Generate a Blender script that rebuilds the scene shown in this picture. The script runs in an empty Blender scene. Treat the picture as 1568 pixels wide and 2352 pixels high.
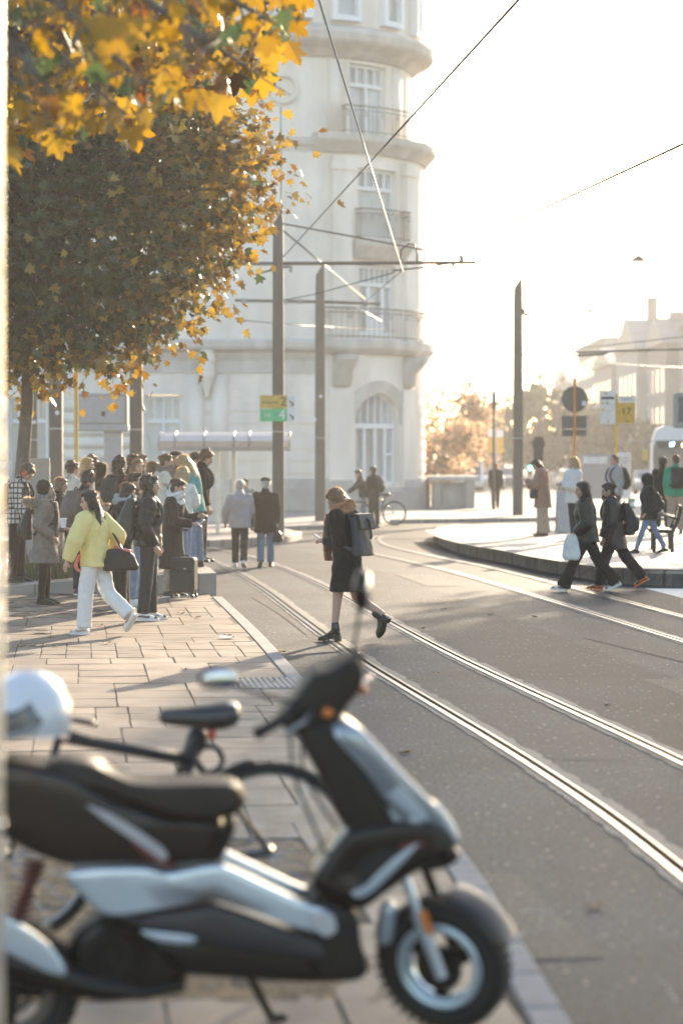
import bpy, math, random
from mathutils import Vector, Matrix, noise
V = Vector
PI = math.pi
rnd = random.Random(7)
S = bpy.context.scene
COL = S.collection
rad = math.radians

# ------------------------------------------------------------------ camera
FD, CX, CY, HC, YH = 5553.1, 784.0, 1176.0, 2.0, 1055.0     # 85 mm lens seen on a 1568 x 2352 print
DEL = math.atan((CY - YH) / FD)
def ray(px, py):
    a, b = (px - CX) / FD, (CY - py) / FD
    return V((a, math.cos(DEL) + b * math.sin(DEL), -math.sin(DEL) + b * math.cos(DEL)))
def P(px, py, Y):
    d = ray(px, py); t = Y / d.y
    return V((0, 0, HC)) + d * t
def G(px, py, z=0.0):
    d = ray(px, py); t = (z - HC) / d.z
    return V((0, 0, HC)) + d * t
cam = bpy.data.cameras.new('camera'); cam.lens = 85; cam.sensor_fit = 'VERTICAL'
cam.sensor_height = 36; cam.sensor_width = 24; cam.clip_end = 3000; cam.clip_start = .1
cam.dof.use_dof = True; cam.dof.focus_distance = 26.6; cam.dof.aperture_fstop = 1.75
co = bpy.data.objects.new('camera', cam); COL.objects.link(co)
co.location = (0, 0, HC); co.rotation_euler = (PI / 2 - DEL, 0, 0)
S.camera = co

# ------------------------------------------------------------------ light
AZ, EL = rad(17), rad(14.5)
SUN_D = V((math.sin(AZ) * math.cos(EL), math.cos(AZ) * math.cos(EL), math.sin(EL)))
W = bpy.data.worlds.new('World'); S.world = W; W.use_nodes = True
wt = W.node_tree; bg = wt.nodes['Background']
sky = wt.nodes.new('ShaderNodeTexSky'); sky.sky_type = 'NISHITA'; sky.sun_disc = False
sky.sun_elevation = EL; sky.sun_rotation = AZ; sky.air_density = 1.0; sky.dust_density = 1.2; sky.ozone_density = 1.0
wt.links.new(sky.outputs[0], bg.inputs[0]); bg.inputs[1].default_value = 0.13
sl = bpy.data.lights.new('sun', 'SUN'); sl.energy = 4.4; sl.angle = rad(.6); sl.color = (1, .80, .57)
so = bpy.data.objects.new('sun', sl); COL.objects.link(so)
so.rotation_euler = (-SUN_D).to_track_quat('-Z', 'Y').to_euler()
so.location = (30, 80, 40)
S.view_settings.view_transform = 'Standard'; S.view_settings.look = 'None'
S.view_settings.exposure = 1.74; S.view_settings.gamma = 1
S.render.engine = 'CYCLES'
cy = S.cycles; cy.use_denoising = True; cy.max_bounces = 6; cy.diffuse_bounces = 3; cy.glossy_bounces = 3
cy.transmission_bounces = 4; cy.transparent_max_bounces = 8; cy.volume_bounces = 1
cy.sample_clamp_indirect = 6; cy.caustics_reflective = False; cy.caustics_refractive = False

# ------------------------------------------------------------------ materials
_M = {}
def mat(name, col, rough=.6, metal=0.0, var=.12, scale=8.0, bump=0.0, bscale=40.0, sheen=0.0, coat=0.0, spec=.5,
        col2=None, detail=4.0, trans=0.0, stretch=None, emis=None, alpha=None):
    if name in _M: return _M[name]
    m = bpy.data.materials.new(name); m.use_nodes = True; _M[name] = m
    nt = m.node_tree; p = nt.nodes['Principled BSDF']
    p.inputs['Roughness'].default_value = rough; p.inputs['Metallic'].default_value = metal
    p.inputs['Specular IOR Level'].default_value = spec
    if sheen: p.inputs['Sheen Weight'].default_value = sheen; p.inputs['Sheen Roughness'].default_value = .4
    if coat: p.inputs['Coat Weight'].default_value = coat; p.inputs['Coat Roughness'].default_value = .06
    if trans: p.inputs['Transmission Weight'].default_value = trans
    if emis:
        p.inputs['Emission Color'].default_value = (*emis[:3], 1); p.inputs['Emission Strength'].default_value = emis[3]
    if alpha is not None: p.inputs['Alpha'].default_value = alpha
    tc = nt.nodes.new('ShaderNodeTexCoord'); src = tc.outputs['Object']
    if stretch:
        mp = nt.nodes.new('ShaderNodeMapping'); mp.inputs['Scale'].default_value = stretch
        nt.links.new(src, mp.inputs[0]); src = mp.outputs[0]
    n = nt.nodes.new('ShaderNodeTexNoise'); n.inputs['Scale'].default_value = scale; n.inputs['Detail'].default_value = detail
    nt.links.new(src, n.inputs['Vector'])
    r = nt.nodes.new('ShaderNodeValToRGB')
    a = tuple(c * (1 - var) for c in col[:3]); b = tuple(min(1, c * (1 + var)) for c in (col2 or col)[:3])
    r.color_ramp.elements[0].color = (*a, 1); r.color_ramp.elements[1].color = (*b, 1)
    r.color_ramp.elements[0].position = .3; r.color_ramp.elements[1].position = .7
    nt.links.new(n.outputs[0], r.inputs[0]); nt.links.new(r.outputs[0], p.inputs['Base Color'])
    if bump:
        n2 = nt.nodes.new('ShaderNodeTexNoise'); n2.inputs['Scale'].default_value = bscale; n2.inputs['Detail'].default_value = 3
        nt.links.new(src, n2.inputs['Vector'])
        bp = nt.nodes.new('ShaderNodeBump'); bp.inputs['Strength'].default_value = bump; bp.inputs['Distance'].default_value = .02
        nt.links.new(n2.outputs[0], bp.inputs['Height']); nt.links.new(bp.outputs[0], p.inputs['Normal'])
    return m
def cloth(name, col, rough=.88, sheen=.14, var=.16, bump=.25):
    return mat(name, col, rough, 0, var, 14, bump, 220, sheen=sheen, spec=.25)
def hairm(name, col, col2=None):
    m = mat(name, col, .45, 0, .35, 26, .5, 60, col2=col2, stretch=(3, 3, .5), spec=.4, sheen=.08)
    return m
def glassm(name, tint=(.55, .62, .68), rough=.08):
    return mat(name, tint, rough, 0, .1, 1.2, spec=.8, coat=.3)

# ------------------------------------------------------------------ mesh helpers
class MB:
    def __init__(s): s.v, s.f = [], []
    def add(s, vs, fs):
        o = len(s.v); s.v += [tuple(p) for p in vs]; s.f += [[i + o for i in f] for f in fs]; return s
    def box(s, c, size, M=None):
        c = V(c); hx, hy, hz = [q / 2 for q in size]; vs = []
        for x, y, z in ((-1,-1,-1),(1,-1,-1),(1,1,-1),(-1,1,-1),(-1,-1,1),(1,-1,1),(1,1,1),(-1,1,1)):
            p = V((x * hx, y * hy, z * hz)); vs.append(c + (M @ p if M else p))
        return s.add(vs, [(0,3,2,1),(4,5,6,7),(0,1,5,4),(1,2,6,5),(2,3,7,6),(3,0,4,7)])
    def bb(s, x0, x1, y0, y1, z0, z1): return s.box(((x0+x1)/2, (y0+y1)/2, (z0+z1)/2), (x1-x0, y1-y0, z1-z0))
    def loft(s, rings, cap=True, closed=False):
        n = len(rings[0]); o = len(s.v)
        for r in rings: s.v += [tuple(p) for p in r]
        m = len(rings)
        for i in range(m - 1 if not closed else m):
            j = (i + 1) % m
            for k in range(n):
                l = (k + 1) % n
                s.f.append([o+i*n+k, o+i*n+l, o+j*n+l, o+j*n+k])
        if cap and not closed:
            s.f.append([o + k for k in range(n)][::-1]); s.f.append([o + (m-1)*n + k for k in range(n)])
        return s
    def cyl(s, p0, p1, r0, r1=None, n=12, cap=True):
        p0, p1 = V(p0), V(p1); r1 = r0 if r1 is None else r1
        a, b = frame(p1 - p0)
        return s.loft([circ(p0, a, b, r0, r0, n), circ(p1, a, b, r1, r1, n)], cap)
    def caps(s, p0, r0, p1, r1=None, n=12):
        p0, p1 = V(p0), V(p1); r1 = r0 if r1 is None else r1
        d = (p1 - p0); L = d.length
        if L < 1e-6: return s.ell(p0, (r0, r0, r0), n=n)
        d = d / L; a, b = frame(d); rings = []
        for t in (89, 60, 30): rings.append(circ(p0 - d * r0 * math.sin(rad(t)), a, b, r0 * math.cos(rad(t)), r0 * math.cos(rad(t)), n))
        rings.append(circ(p0, a, b, r0, r0, n)); rings.append(circ(p1, a, b, r1, r1, n))
        for t in (30, 60, 89): rings.append(circ(p1 + d * r1 * math.sin(rad(t)), a, b, r1 * math.cos(rad(t)), r1 * math.cos(rad(t)), n))
        return s.loft(rings)
    def ell(s, c, r, M=None, n=16, m=10):
        c = V(c); rings = []
        for i in range(m + 1):
            t = -PI / 2 + PI * i / m; t = max(-PI/2 + .02, min(PI/2 - .02, t)); ring = []
            for k in range(n):
                u = 2 * PI * k / n
                p = V((r[0]*math.cos(t)*math.cos(u), r[1]*math.cos(t)*math.sin(u), r[2]*math.sin(t)))
                ring.append(c + (M @ p if M else p))
            rings.append(ring)
        return s.loft(rings)
    def tube(s, pts, r, n=8, cap=True, flat=None):
        pts = [V(p) for p in pts]; rings = []; up = None
        for i, p in enumerate(pts):
            d = (pts[min(i+1, len(pts)-1)] - pts[max(i-1, 0)])
            a, b = frame(d, up); up = a
            rr = r[i] if isinstance(r, (list, tuple)) else r
            rings.append(circ(p, a, b, rr, rr * (flat or 1), n))
        return s.loft(rings, cap)
    def prism(s, poly, f, d0, d1):
        n = len(poly); a = [f(x, y, d0) for x, y in poly]; b = [f(x, y, d1) for x, y in poly]
        return s.add(a + b, [list(range(n))[::-1], list(range(n, 2*n))] + [(i, (i+1) % n, n + (i+1) % n, n + i) for i in range(n)])
    def torus(s, c, R, r, ax, n=40, m=10, a0=0, a1=2*PI, rz=None):
        ax = V(ax).normalized(); a, b = frame(ax); rings = []; full = abs(a1 - a0 - 2*PI) < 1e-4
        cnt = n if full else n + 1
        for i in range(cnt):
            t = a0 + (a1 - a0) * i / n; d = a * math.cos(t) + b * math.sin(t)
            rings.append(circ(V(c) + d * R, d, ax, r, rz or r, m))
        return s.loft(rings, not full, full)
    def build(s, name, m=None, parent=None, smooth=False, mods=None, bevel=0, loc=None):
        me = bpy.data.meshes.new(name); me.from_pydata(s.v, [], s.f); me.update()
        if m: me.materials.append(m)
        if smooth is True: me.polygons.foreach_set('use_smooth', [True] * len(me.polygons))
        o = bpy.data.objects.new(name, me); COL.objects.link(o)
        if parent: o.parent = parent
        if loc is not None: o.location = loc
        if isinstance(smooth, (int, float)) and not isinstance(smooth, bool): autosmooth(me, smooth)
        if bevel:
            b = o.modifiers.new('bevel', 'BEVEL'); b.width = bevel; b.segments = 2; b.limit_method = 'ANGLE'; b.angle_limit = rad(40)
        return o
def autosmooth(me, ang):
    me.polygons.foreach_set('use_smooth', [True] * len(me.polygons))
    ef = {}
    for p in me.polygons:
        for ek in p.edge_keys: ef.setdefault(ek, []).append(p.index)
    for e in me.edges:
        fs = ef.get(e.key, [])
        if len(fs) == 2:
            a, b = me.polygons[fs[0]].normal, me.polygons[fs[1]].normal
            if a.dot(b) < math.cos(rad(ang)): e.use_edge_sharp = True
def frame(d, up=None):
    d = V(d).normalized()
    u = up if up is not None else (V((0, 0, 1)) if abs(d.z) < .9 else V((1, 0, 0)))
    a = u - d * u.dot(d)
    if a.length < 1e-5: a = V((0, 1, 0)) - d * d.y
    a.normalize(); return a, d.cross(a)
def circ(c, a, b, ra, rb, n=12, pw=1.0):
    out = []
    for k in range(n):
        t = 2 * PI * k / n; cs, sn = math.cos(t), math.sin(t)
        if pw != 1: cs = math.copysign(abs(cs) ** pw, cs); sn = math.copysign(abs(sn) ** pw, sn)
        out.append(c + a * (ra * cs) + b * (rb * sn))
    return out
def organic(o, vox=.012, it=4, disp=0, dsize=.12, fac=.5):
    r = o.modifiers.new('join', 'REMESH'); r.mode = 'VOXEL'; r.voxel_size = vox; r.use_smooth_shade = True
    if it:
        s = o.modifiers.new('smooth', 'SMOOTH'); s.iterations = it; s.factor = fac
    if disp:
        t = bpy.data.textures.get('folds%.3f' % dsize)
        if not t:
            t = bpy.data.textures.new('folds%.3f' % dsize, 'CLOUDS'); t.noise_scale = dsize; t.noise_depth = 2
        d = o.modifiers.new('folds', 'DISPLACE'); d.texture = t; d.strength = disp; d.mid_level = .5; d.texture_coords = 'LOCAL'
    return o
def tag(o, label=None, cat=None, group=None, kind=None):
    if label: o['label'] = label
    if cat: o['category'] = cat
    if group: o['group'] = group
    if kind: o['kind'] = kind
    return o
def thing(name, label, cat, loc=(0, 0, 0), rz=0, group=None):
    o = bpy.data.objects.new(name, None); COL.objects.link(o); o.empty_display_size = .2
    o.location = loc; o.rotation_euler = (0, 0, rz)
    return tag(o, label, cat, group)
def copy_tree(o, parent=None):
    c = o.copy(); COL.objects.link(c)
    if parent: c.parent = parent
    for ch in list(o.children): copy_tree(ch, c)
    return c
def spline(pts, n):
    """Catmull-Rom through points, n samples per span"""
    pts = [V(p) for p in pts]; out = []
    for i in range(len(pts) - 1):
        a, b, c, d = pts[max(i-1, 0)], pts[i], pts[i+1], pts[min(i+2, len(pts)-1)]
        for k in range(n):
            t = k / n
            out.append(.5 * ((2*b) + (c-a)*t + (2*a-5*b+4*c-d)*t*t + (3*b-a-3*c+d)*t**3))
    out.append(pts[-1]); return out
def text_mesh(body, size, name, m, parent, loc, rot, extrude=.002, align='CENTER'):
    cu = bpy.data.curves.new(name, 'FONT'); cu.body = body; cu.size = size; cu.extrude = extrude; cu.align_x = align; cu.align_y = 'CENTER'
    t = bpy.data.objects.new('tmp', cu); COL.objects.link(t)
    dg = bpy.context.evaluated_depsgraph_get()
    me = bpy.data.meshes.new_from_object(t.evaluated_get(dg)); bpy.data.objects.remove(t)
    me.materials.clear(); me.materials.append(m)
    o = bpy.data.objects.new(name, me); COL.objects.link(o); o.parent = parent; o.location = loc; o.rotation_euler = rot
    return o
# ================================================================== GROUND, ROAD, TRACKS
def lit_asphalt(name, base, spec):
    m = bpy.data.materials.new(name); m.use_nodes = True; nt = m.node_tree; p = nt.nodes['Principled BSDF']; L = nt.links.new
    tc = nt.nodes.new('ShaderNodeTexCoord')
    n1 = nt.nodes.new('ShaderNodeTexNoise'); n1.inputs['Scale'].default_value = .55; n1.inputs['Detail'].default_value = 6
    n2 = nt.nodes.new('ShaderNodeTexVoronoi'); n2.inputs['Scale'].default_value = 75
    n3 = nt.nodes.new('ShaderNodeTexNoise'); n3.inputs['Scale'].default_value = 28; n3.inputs['Detail'].default_value = 5
    n4 = nt.nodes.new('ShaderNodeTexNoise'); n4.inputs['Scale'].default_value = 5.5; n4.inputs['Detail'].default_value = 4
    for n in (n1, n2, n3, n4): L(tc.outputs['Object'], n.inputs['Vector'])
    r1 = nt.nodes.new('ShaderNodeValToRGB'); r1.color_ramp.elements[0].position = .36; r1.color_ramp.elements[1].position = .66
    r1.color_ramp.elements[0].color = (*[c * .66 for c in base], 1); r1.color_ramp.elements[1].color = (*[c * 1.3 for c in base], 1)
    L(n1.outputs[0], r1.inputs[0])
    r2 = nt.nodes.new('ShaderNodeValToRGB'); r2.color_ramp.elements[0].position = .02; r2.color_ramp.elements[1].position = .24
    r2.color_ramp.elements[0].color = (2.7, 2.6, 2.5, 1); r2.color_ramp.elements[1].color = (.8, .8, .8, 1); L(n2.outputs[0], r2.inputs[0])
    mx = nt.nodes.new('ShaderNodeMixRGB'); mx.blend_type = 'MULTIPLY'; mx.inputs[0].default_value = 1; L(r1.outputs[0], mx.inputs[1]); L(r2.outputs[0], mx.inputs[2])
    r3 = nt.nodes.new('ShaderNodeValToRGB'); r3.color_ramp.elements[0].position = .35; r3.color_ramp.elements[1].position = .7
    r3.color_ramp.elements[0].color = (.78, .78, .78, 1); r3.color_ramp.elements[1].color = (1.15, 1.15, 1.15, 1); L(n4.outputs[0], r3.inputs[0])
    m2 = nt.nodes.new('ShaderNodeMixRGB'); m2.blend_type = 'MULTIPLY'; m2.inputs[0].default_value = .8; L(mx.outputs[0], m2.inputs[1]); L(r3.outputs[0], m2.inputs[2])
    n5 = nt.nodes.new('ShaderNodeTexVoronoi'); n5.inputs['Scale'].default_value = 17; L(tc.outputs['Object'], n5.inputs['Vector'])
    sp = nt.nodes.new('ShaderNodeSeparateColor'); L(n5.outputs['Color'], sp.inputs[0])
    g1 = nt.nodes.new('ShaderNodeMath'); g1.operation = 'GREATER_THAN'; g1.inputs[1].default_value = .86; L(sp.outputs[0], g1.inputs[0])
    g2 = nt.nodes.new('ShaderNodeMath'); g2.operation = 'LESS_THAN'; g2.inputs[1].default_value = .27; L(n5.outputs['Distance'], g2.inputs[0])
    g3 = nt.nodes.new('ShaderNodeMath'); g3.operation = 'MULTIPLY'; L(g1.outputs[0], g3.inputs[0]); L(g2.outputs[0], g3.inputs[1])
    m3 = nt.nodes.new('ShaderNodeMixRGB'); L(g3.outputs[0], m3.inputs[0]); L(m2.outputs[0], m3.inputs[1]); m3.inputs[2].default_value = (.19, .19, .185, 1)
    n6 = nt.nodes.new('ShaderNodeTexNoise'); n6.inputs['Scale'].default_value = 34; n6.inputs['Detail'].default_value = 2; L(tc.outputs['Object'], n6.inputs['Vector'])
    r6 = nt.nodes.new('ShaderNodeValToRGB'); r6.color_ramp.elements[0].position = .4; r6.color_ramp.elements[1].position = .62; r6.color_ramp.elements[0].color = (.38, .38, .38, 1); r6.color_ramp.elements[1].color = (1.9, 1.9, 1.9, 1); L(n6.outputs[0], r6.inputs[0])
    m4 = nt.nodes.new('ShaderNodeMixRGB'); m4.blend_type = 'MULTIPLY'; m4.inputs[0].default_value = .9; L(m3.outputs[0], m4.inputs[1]); L(r6.outputs[0], m4.inputs[2]); m2 = m4
    L(m2.outputs[0], p.inputs['Base Color']); p.inputs['Roughness'].default_value = .62; p.inputs['Specular IOR Level'].default_value = spec
    bp = nt.nodes.new('ShaderNodeBump'); bp.inputs['Strength'].default_value = .8; bp.inputs['Distance'].default_value = .012
    L(n3.outputs[0], bp.inputs['Height']); L(bp.outputs[0], p.inputs['Normal']); return m
ASPH = lit_asphalt('asphalt', (.034, .046, .059), .12)
ASPH2 = lit_asphalt('asphalt_dark', (.023, .031, .040), .1)
CONCR = mat('track_concrete', (.11, .107, .104), .6, 0, .16, 6, .4, 60)
def tiled(name, col, sx, sy, rough=.6):
    m = mat(name, col, rough, 0, .12, 2.5, .15, 50); nt = m.node_tree; p = nt.nodes['Principled BSDF']; L = nt.links.new
    tc = nt.nodes.new('ShaderNodeTexCoord'); b = nt.nodes.new('ShaderNodeTexBrick'); b.inputs['Scale'].default_value = 1; b.inputs['Brick Width'].default_value = sx; b.inputs['Row Height'].default_value = sy; b.inputs['Mortar Size'].default_value = .012
    b.inputs['Color1'].default_value = (.82, .82, .82, 1); b.inputs['Color2'].default_value = (1.08, 1.06, 1.04, 1); b.inputs['Mortar'].default_value = (.4, .38, .36, 1); L(tc.outputs['Object'], b.inputs['Vector'])
    src = p.inputs['Base Color'].links[0].from_socket; mx = nt.nodes.new('ShaderNodeMixRGB'); mx.blend_type = 'MULTIPLY'; mx.inputs[0].default_value = 1; L(src, mx.inputs[1]); L(b.outputs['Color'], mx.inputs[2]); L(mx.outputs[0], p.inputs['Base Color']); return m
PAVE = tiled('platform_paving', (.34, .30, .27), .6, .4)
PAVE_UNUSED = mat('platform_paving', (.36, .33, .31), .7, 0, .1, 3, .2, 50)
KERB = mat('kerb_stone', (.24, .235, .23), .75, 0, .15, 8, .3, 60)
STEEL = mat('rail_steel', (.27, .26, .255), .36, 1.0, .08, 5, .05, 80)
GROOVE = mat('rail_groove', (.012, .010, .009), .95, spec=.05)
SLAB = None
MB().add([(-900, -20, 0), (900, -20, 0), (900, 2200, 0), (-900, 2200, 0)], [(0, 1, 2, 3)]).build('ground', ASPH)['kind'] = 'structure'

def strip(name, line, w0, w1, z, m, kind='structure'):
    """flat ribbon between lateral offsets w0..w1 along a polyline (positive = right of travel)"""
    mb = MB(); vs = []
    for i, p in enumerate(line):
        d = (line[min(i+1, len(line)-1)] - line[max(i-1, 0)]); d.z = 0; d.normalize(); n = V((d.y, -d.x, 0))
        vs += [p + n * w0 + V((0, 0, z)), p + n * w1 + V((0, 0, z))]
    mb.add(vs, [(2*i, 2*i+1, 2*i+3, 2*i+2) for i in range(len(line)-1)])
    o = mb.build(name, m)
    if kind: o['kind'] = kind
    return o
xy = lambda *ps: [V((x, y, 0)) for x, y in ps]
RA = spline(xy((2.05, 2), (1.93, 6), (1.638, 11.6), (1.239, 15.8), (.238, 23.6), (-.454, 30), (-1.247, 37.6), (-2.11, 44.4), (-3.2, 51), (-5.0, 58), (-8, 64), (-14, 69)), 10)
RC = spline(xy((5.2, 12), (4.6, 18), (3.73, 26.4), (2.71, 36.2), (1.728, 44.4), (.72, 50.5), (-.05, 56.5), (-.1, 62), (.6, 66.2), (2.2, 68.6), (5, 70.5), (12, 73)), 10)
def offset(line, w):
    out = []
    for i, p in enumerate(line):
        d = (line[min(i+1, len(line)-1)] - line[max(i-1, 0)]).normalized(); out.append(p + V((d.y, -d.x, 0)) * w)
    return out
RB, RD = offset(RA, 1.0), offset(RC, 1.0)
for line in (RA, RC):
    strip('road', line, 1.13, 2.6, .003, ASPH2)       # darker asphalt beside the outer rail
def jag(line):
    dense = spline(line, 4); mb = MB(); vs = []
    for i, p in enumerate(dense):
        d = (dense[min(i+1, len(dense)-1)] - dense[max(i-1, 0)]).normalized(); n = V((d.y, -d.x, 0))
        vs += [p - n * (.10 + rnd.uniform(-.012, .016)) + V((0, 0, .006)), p + n * (.145 + rnd.uniform(-.02, .025)) + V((0, 0, .006))]
    mb.add(vs, [(2*i, 2*i+1, 2*i+3, 2*i+2) for i in range(len(dense)-1)]); mb.build('road', CONCR)['kind'] = 'structure'
for line in (RA, RB, RC, RD):
    jag(line)
    strip('tram_rail', line, -.054, -.012, .016, STEEL)
    strip('tram_rail', line, -.012, .038, .009, GROOVE)
    strip('tram_rail', line, .038, .056, .016, STEEL)

# ------------------------------------------------------------------ left sidewalk, slab by slab
KP = spline(xy((1.02, 3), (.92, 5.5), (.79, 8.64), (.594, 12.4), (.13, 17), (-.372, 22), (-.98, 28), (-1.80, 35.4)), 12)
def KX(y):
    for a, b in zip(KP, KP[1:]):
        if a.y <= y <= b.y: return a.x + (b.x - a.x) * (y - a.y) / (b.y - a.y)
    return KP[0].x if y < KP[0].y else KP[-1].x
tm = bpy.data.materials.new('paving_slabs'); tm.use_nodes = True
nt = tm.node_tree; pb = nt.nodes['Principled BSDF']; L = nt.links.new
at = nt.nodes.new('ShaderNodeAttribute'); at.attribute_name = 'tone'
tc = nt.nodes.new('ShaderNodeTexCoord'); nz = nt.nodes.new('ShaderNodeTexNoise'); nz.inputs['Scale'].default_value = 2.1; nz.inputs['Detail'].default_value = 7
L(tc.outputs['Object'], nz.inputs['Vector'])
rp = nt.nodes.new('ShaderNodeValToRGB'); rp.color_ramp.elements[0].position = .3; rp.color_ramp.elements[1].position = .72
rp.color_ramp.elements[0].color = (.165, .125, .093, 1); rp.color_ramp.elements[1].color = (.32, .25, .19, 1); L(nz.outputs[0], rp.inputs[0])
mx = nt.nodes.new('ShaderNodeMixRGB'); mx.blend_type = 'MULTIPLY'; mx.inputs[0].default_value = 1; L(rp.outputs[0], mx.inputs[1]); L(at.outputs['Color'], mx.inputs[2])
L(mx.outputs[0], pb.inputs['Base Color']); pb.inputs['Roughness'].default_value = .6; pb.inputs['Specular IOR Level'].default_value = .4
nb = nt.nodes.new('ShaderNodeTexNoise'); nb.inputs['Scale'].default_value = 45; L(tc.outputs['Object'], nb.inputs['Vector'])
bp = nt.nodes.new('ShaderNodeBump'); bp.inputs['Strength'].default_value = .35; bp.inputs['Distance'].default_value = .01; L(nb.outputs[0], bp.inputs['Height']); L(bp.outputs[0], pb.inputs['Normal'])
JOINT = mat('joint_sand', (.085, .066, .048), .95, 0, .3, 12, .5, 60)
SOIL = mat('pit_gravel', (.23, .155, .085), .95, 0, .5, 22, 1.0, 35)
SAND = mat('trodden_sand', (.26, .20, .14), .95, 0, .22, 4, .8, 50)
bed = MB(); ys = [3 + i * .9 for i in range(37)]
bed.add([p for y in ys for p in ((-9, y, .0255), (KX(y) - .14, y, .0255))], [(2*i, 2*i+1, 2*i+3, 2*i+2) for i in range(len(ys)-1)])
bed.build('sidewalk', JOINT)['kind'] = 'structure'
T, N, O = V((-.108, .994, 0)), V((.994, .108, 0)), V((-.372, 22, 0))
def in_pit(p):
    if 8.75 < p.y < 12.4 and -4.2 < p.x < .17 - (p.y - 8.7) * .1: return True
    return p.y > 29.7 and p.x < -2.42 - (p.y - 29.7) * .1
tb = MB(); tones = []
v = -19.2; row = 0
while v < 13.6:
    ph = (v - 1.6 + 25.2) % 6.3
    small = ph < 2.05
    dv = .5 if small else .68; du = .255 if small else .62
    u = -9.02 + (.0 if small else .19 + (.31 if (row // 3) % 2 else 0))
    while u < 2.2:
        c = O + N * (u + du/2) + T * (v + dv/2)
        if c.x - du/2 < KX(c.y) - .2 and not in_pit(c):
            g = .007; z = .0305 + rnd.uniform(-.002, .002); tl = rnd.uniform(-.0022, .0022); t2 = rnd.uniform(-.0018, .0018)
            q = []
            for (a, b, s1, s2) in ((u+g, v+g, -1, -1), (u+du-g, v+g, 1, -1), (u+du-g, v+dv-g, 1, 1), (u+g, v+dv-g, -1, 1)):
                pt = O + N * (a + rnd.uniform(-.005, .005)) + T * (b + rnd.uniform(-.006, .006)); pt.x = min(pt.x, KX(pt.y) - .155)
                q.append(V((pt.x, pt.y, z + tl * s1 + t2 * s2)))
            tb.add(q + [V((p.x, p.y, .005)) for p in q], [(0, 1, 2, 3), (0, 4, 5, 1), (1, 5, 6, 2), (2, 6, 7, 3), (3, 7, 4, 0)])
            tones += [rnd.uniform(.74, 1.22)] * 5
        u += du
    v += dv; row += 1
to = tb.build('sidewalk', tm); to['kind'] = 'structure'
ca = to.data.color_attributes.new('tone', 'FLOAT_COLOR', 'CORNER'); k = 0
vals = []
for p, t in zip(to.data.polygons, tones): vals += [t, t, t * .985, 1] * p.loop_total
ca.data.foreach_set('color', vals)
kb = MB(); i = 0
while i < len(KP) - 3:
    a, b = KP[i], KP[i + 2]
    d = (b - a).normalized(); n = V((d.y, -d.x, 0)); a = a + d * .008; b = b - d * .008
    q = [a - n * .14, a, b, b - n * .14]; zt = .036
    kb.add([V((p.x, p.y, 0)) for p in q] + [V((p.x, p.y, zt)) for p in q], [(4, 5, 6, 7), (0, 1, 5, 4), (1, 2, 6, 5), (2, 3, 7, 6), (3, 0, 4, 7)]); i += 2
kb.build('kerb', KERB, bevel=.008)['kind'] = 'structure'
def lumpy(name, poly, z, m, amp=.02, step=.12):
    xs = [p[0] for p in poly]; ysl = [p[1] for p in poly]; mb = MB(); idx = {}
    nx = int((max(xs) - min(xs)) / step) + 1; ny = int((max(ysl) - min(ysl)) / step) + 1
    for j in range(ny + 1):
        for i in range(nx + 1):
            x = min(xs) + i * step; y = min(ysl) + j * step
            xr = poly[1][0] + (poly[2][0] - poly[1][0]) * (y - poly[1][1]) / (poly[2][1] - poly[1][1])
            mb.v.append((min(x, xr), y, z + amp * (noise.noise(V((x * 4, y * 4, 3))) + .5 * noise.noise(V((x * 11, y * 11, 1))))))
    for j in range(ny):
        for i in range(nx):
            a = j * (nx + 1) + i; mb.f.append([a, a + 1, a + nx + 2, a + nx + 1])
    o = mb.build(name, m, smooth=True); o['kind'] = 'structure'; return o
lumpy('tree_pit', [(-4.2, 8.75), (.17, 8.75), (-.2, 12.45), (-4.2, 12.45)], .03, SOIL, .018, .06)
lumpy('sand_strip', [(-9, 29.75), (-2.40, 29.75), (-3.0, 35.6), (-9, 35.6)], .026, SAND, .012)
# tactile tile
tt = MB(); tt.bb(-.02, .02, -.02, .02, 0, .002); tt = MB()
c0 = G(603, 1568, .034); M2 = Matrix.Rotation(math.atan2(.108, .994), 3, 'Z')
tt.box((c0.x, c0.y, .034), (.62, 1.0, .006), M2)
for i in range(12):
    for j in range(18):
        q = V((c0.x, c0.y, .037)) + M2 @ V((-.28 + i * .051, -.46 + j * .054, 0)); tt.cyl(q, q + V((0, 0, .006)), .014, .010, 6)
tag(tt.build('tactile_tile', PAVE), 'studded pale tactile paving tile set into the pavement beside the kerb', 'paving tile')

# ------------------------------------------------------------------ raised platforms
def zramp(x): return .05 + .28 * max(0, min(1, (x + 6.2) / 4.0))
edge = [V((-1.836, 35.5, 0)), V((-2.0, 37, 0)), V((-2.4, 40, 0)), V((-2.98, 44.4, 0)), V((-3.5, 47.5, 0)), V((-4.3, 50.5, 0))]
rows = []
for e in edge:
    rows.append([V((x, e.y, 0)) for x in (-14, -9, -6.2)] + [V((-6.2 + (e.x + 6.2) * k / 6, e.y, 0)) for k in range(1, 7)])
mb = MB(); n = 9
for r in rows: mb.v += [(p.x, p.y, zramp(p.x)) for p in r]
for j in range(len(rows) - 1):
    for i in range(n - 1): mb.f.append([j*n+i, j*n+i+1, (j+1)*n+i+1, (j+1)*n+i])
o0 = len(mb.v)
for p in rows[0]: mb.v.append((p.x, p.y, 0))
for i in range(n - 1): mb.f.append([o0+i, o0+i+1, i+1, i])
o1 = len(mb.v)
for r in rows: mb.v.append((r[-1].x, r[-1].y, 0))
for j in range(len(rows) - 1): mb.f.append([o1+j, o1+j+1, (j+1)*n+n-1, j*n+n-1])
mb.build('stop_platform', PAVE)['kind'] = 'structure'
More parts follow.
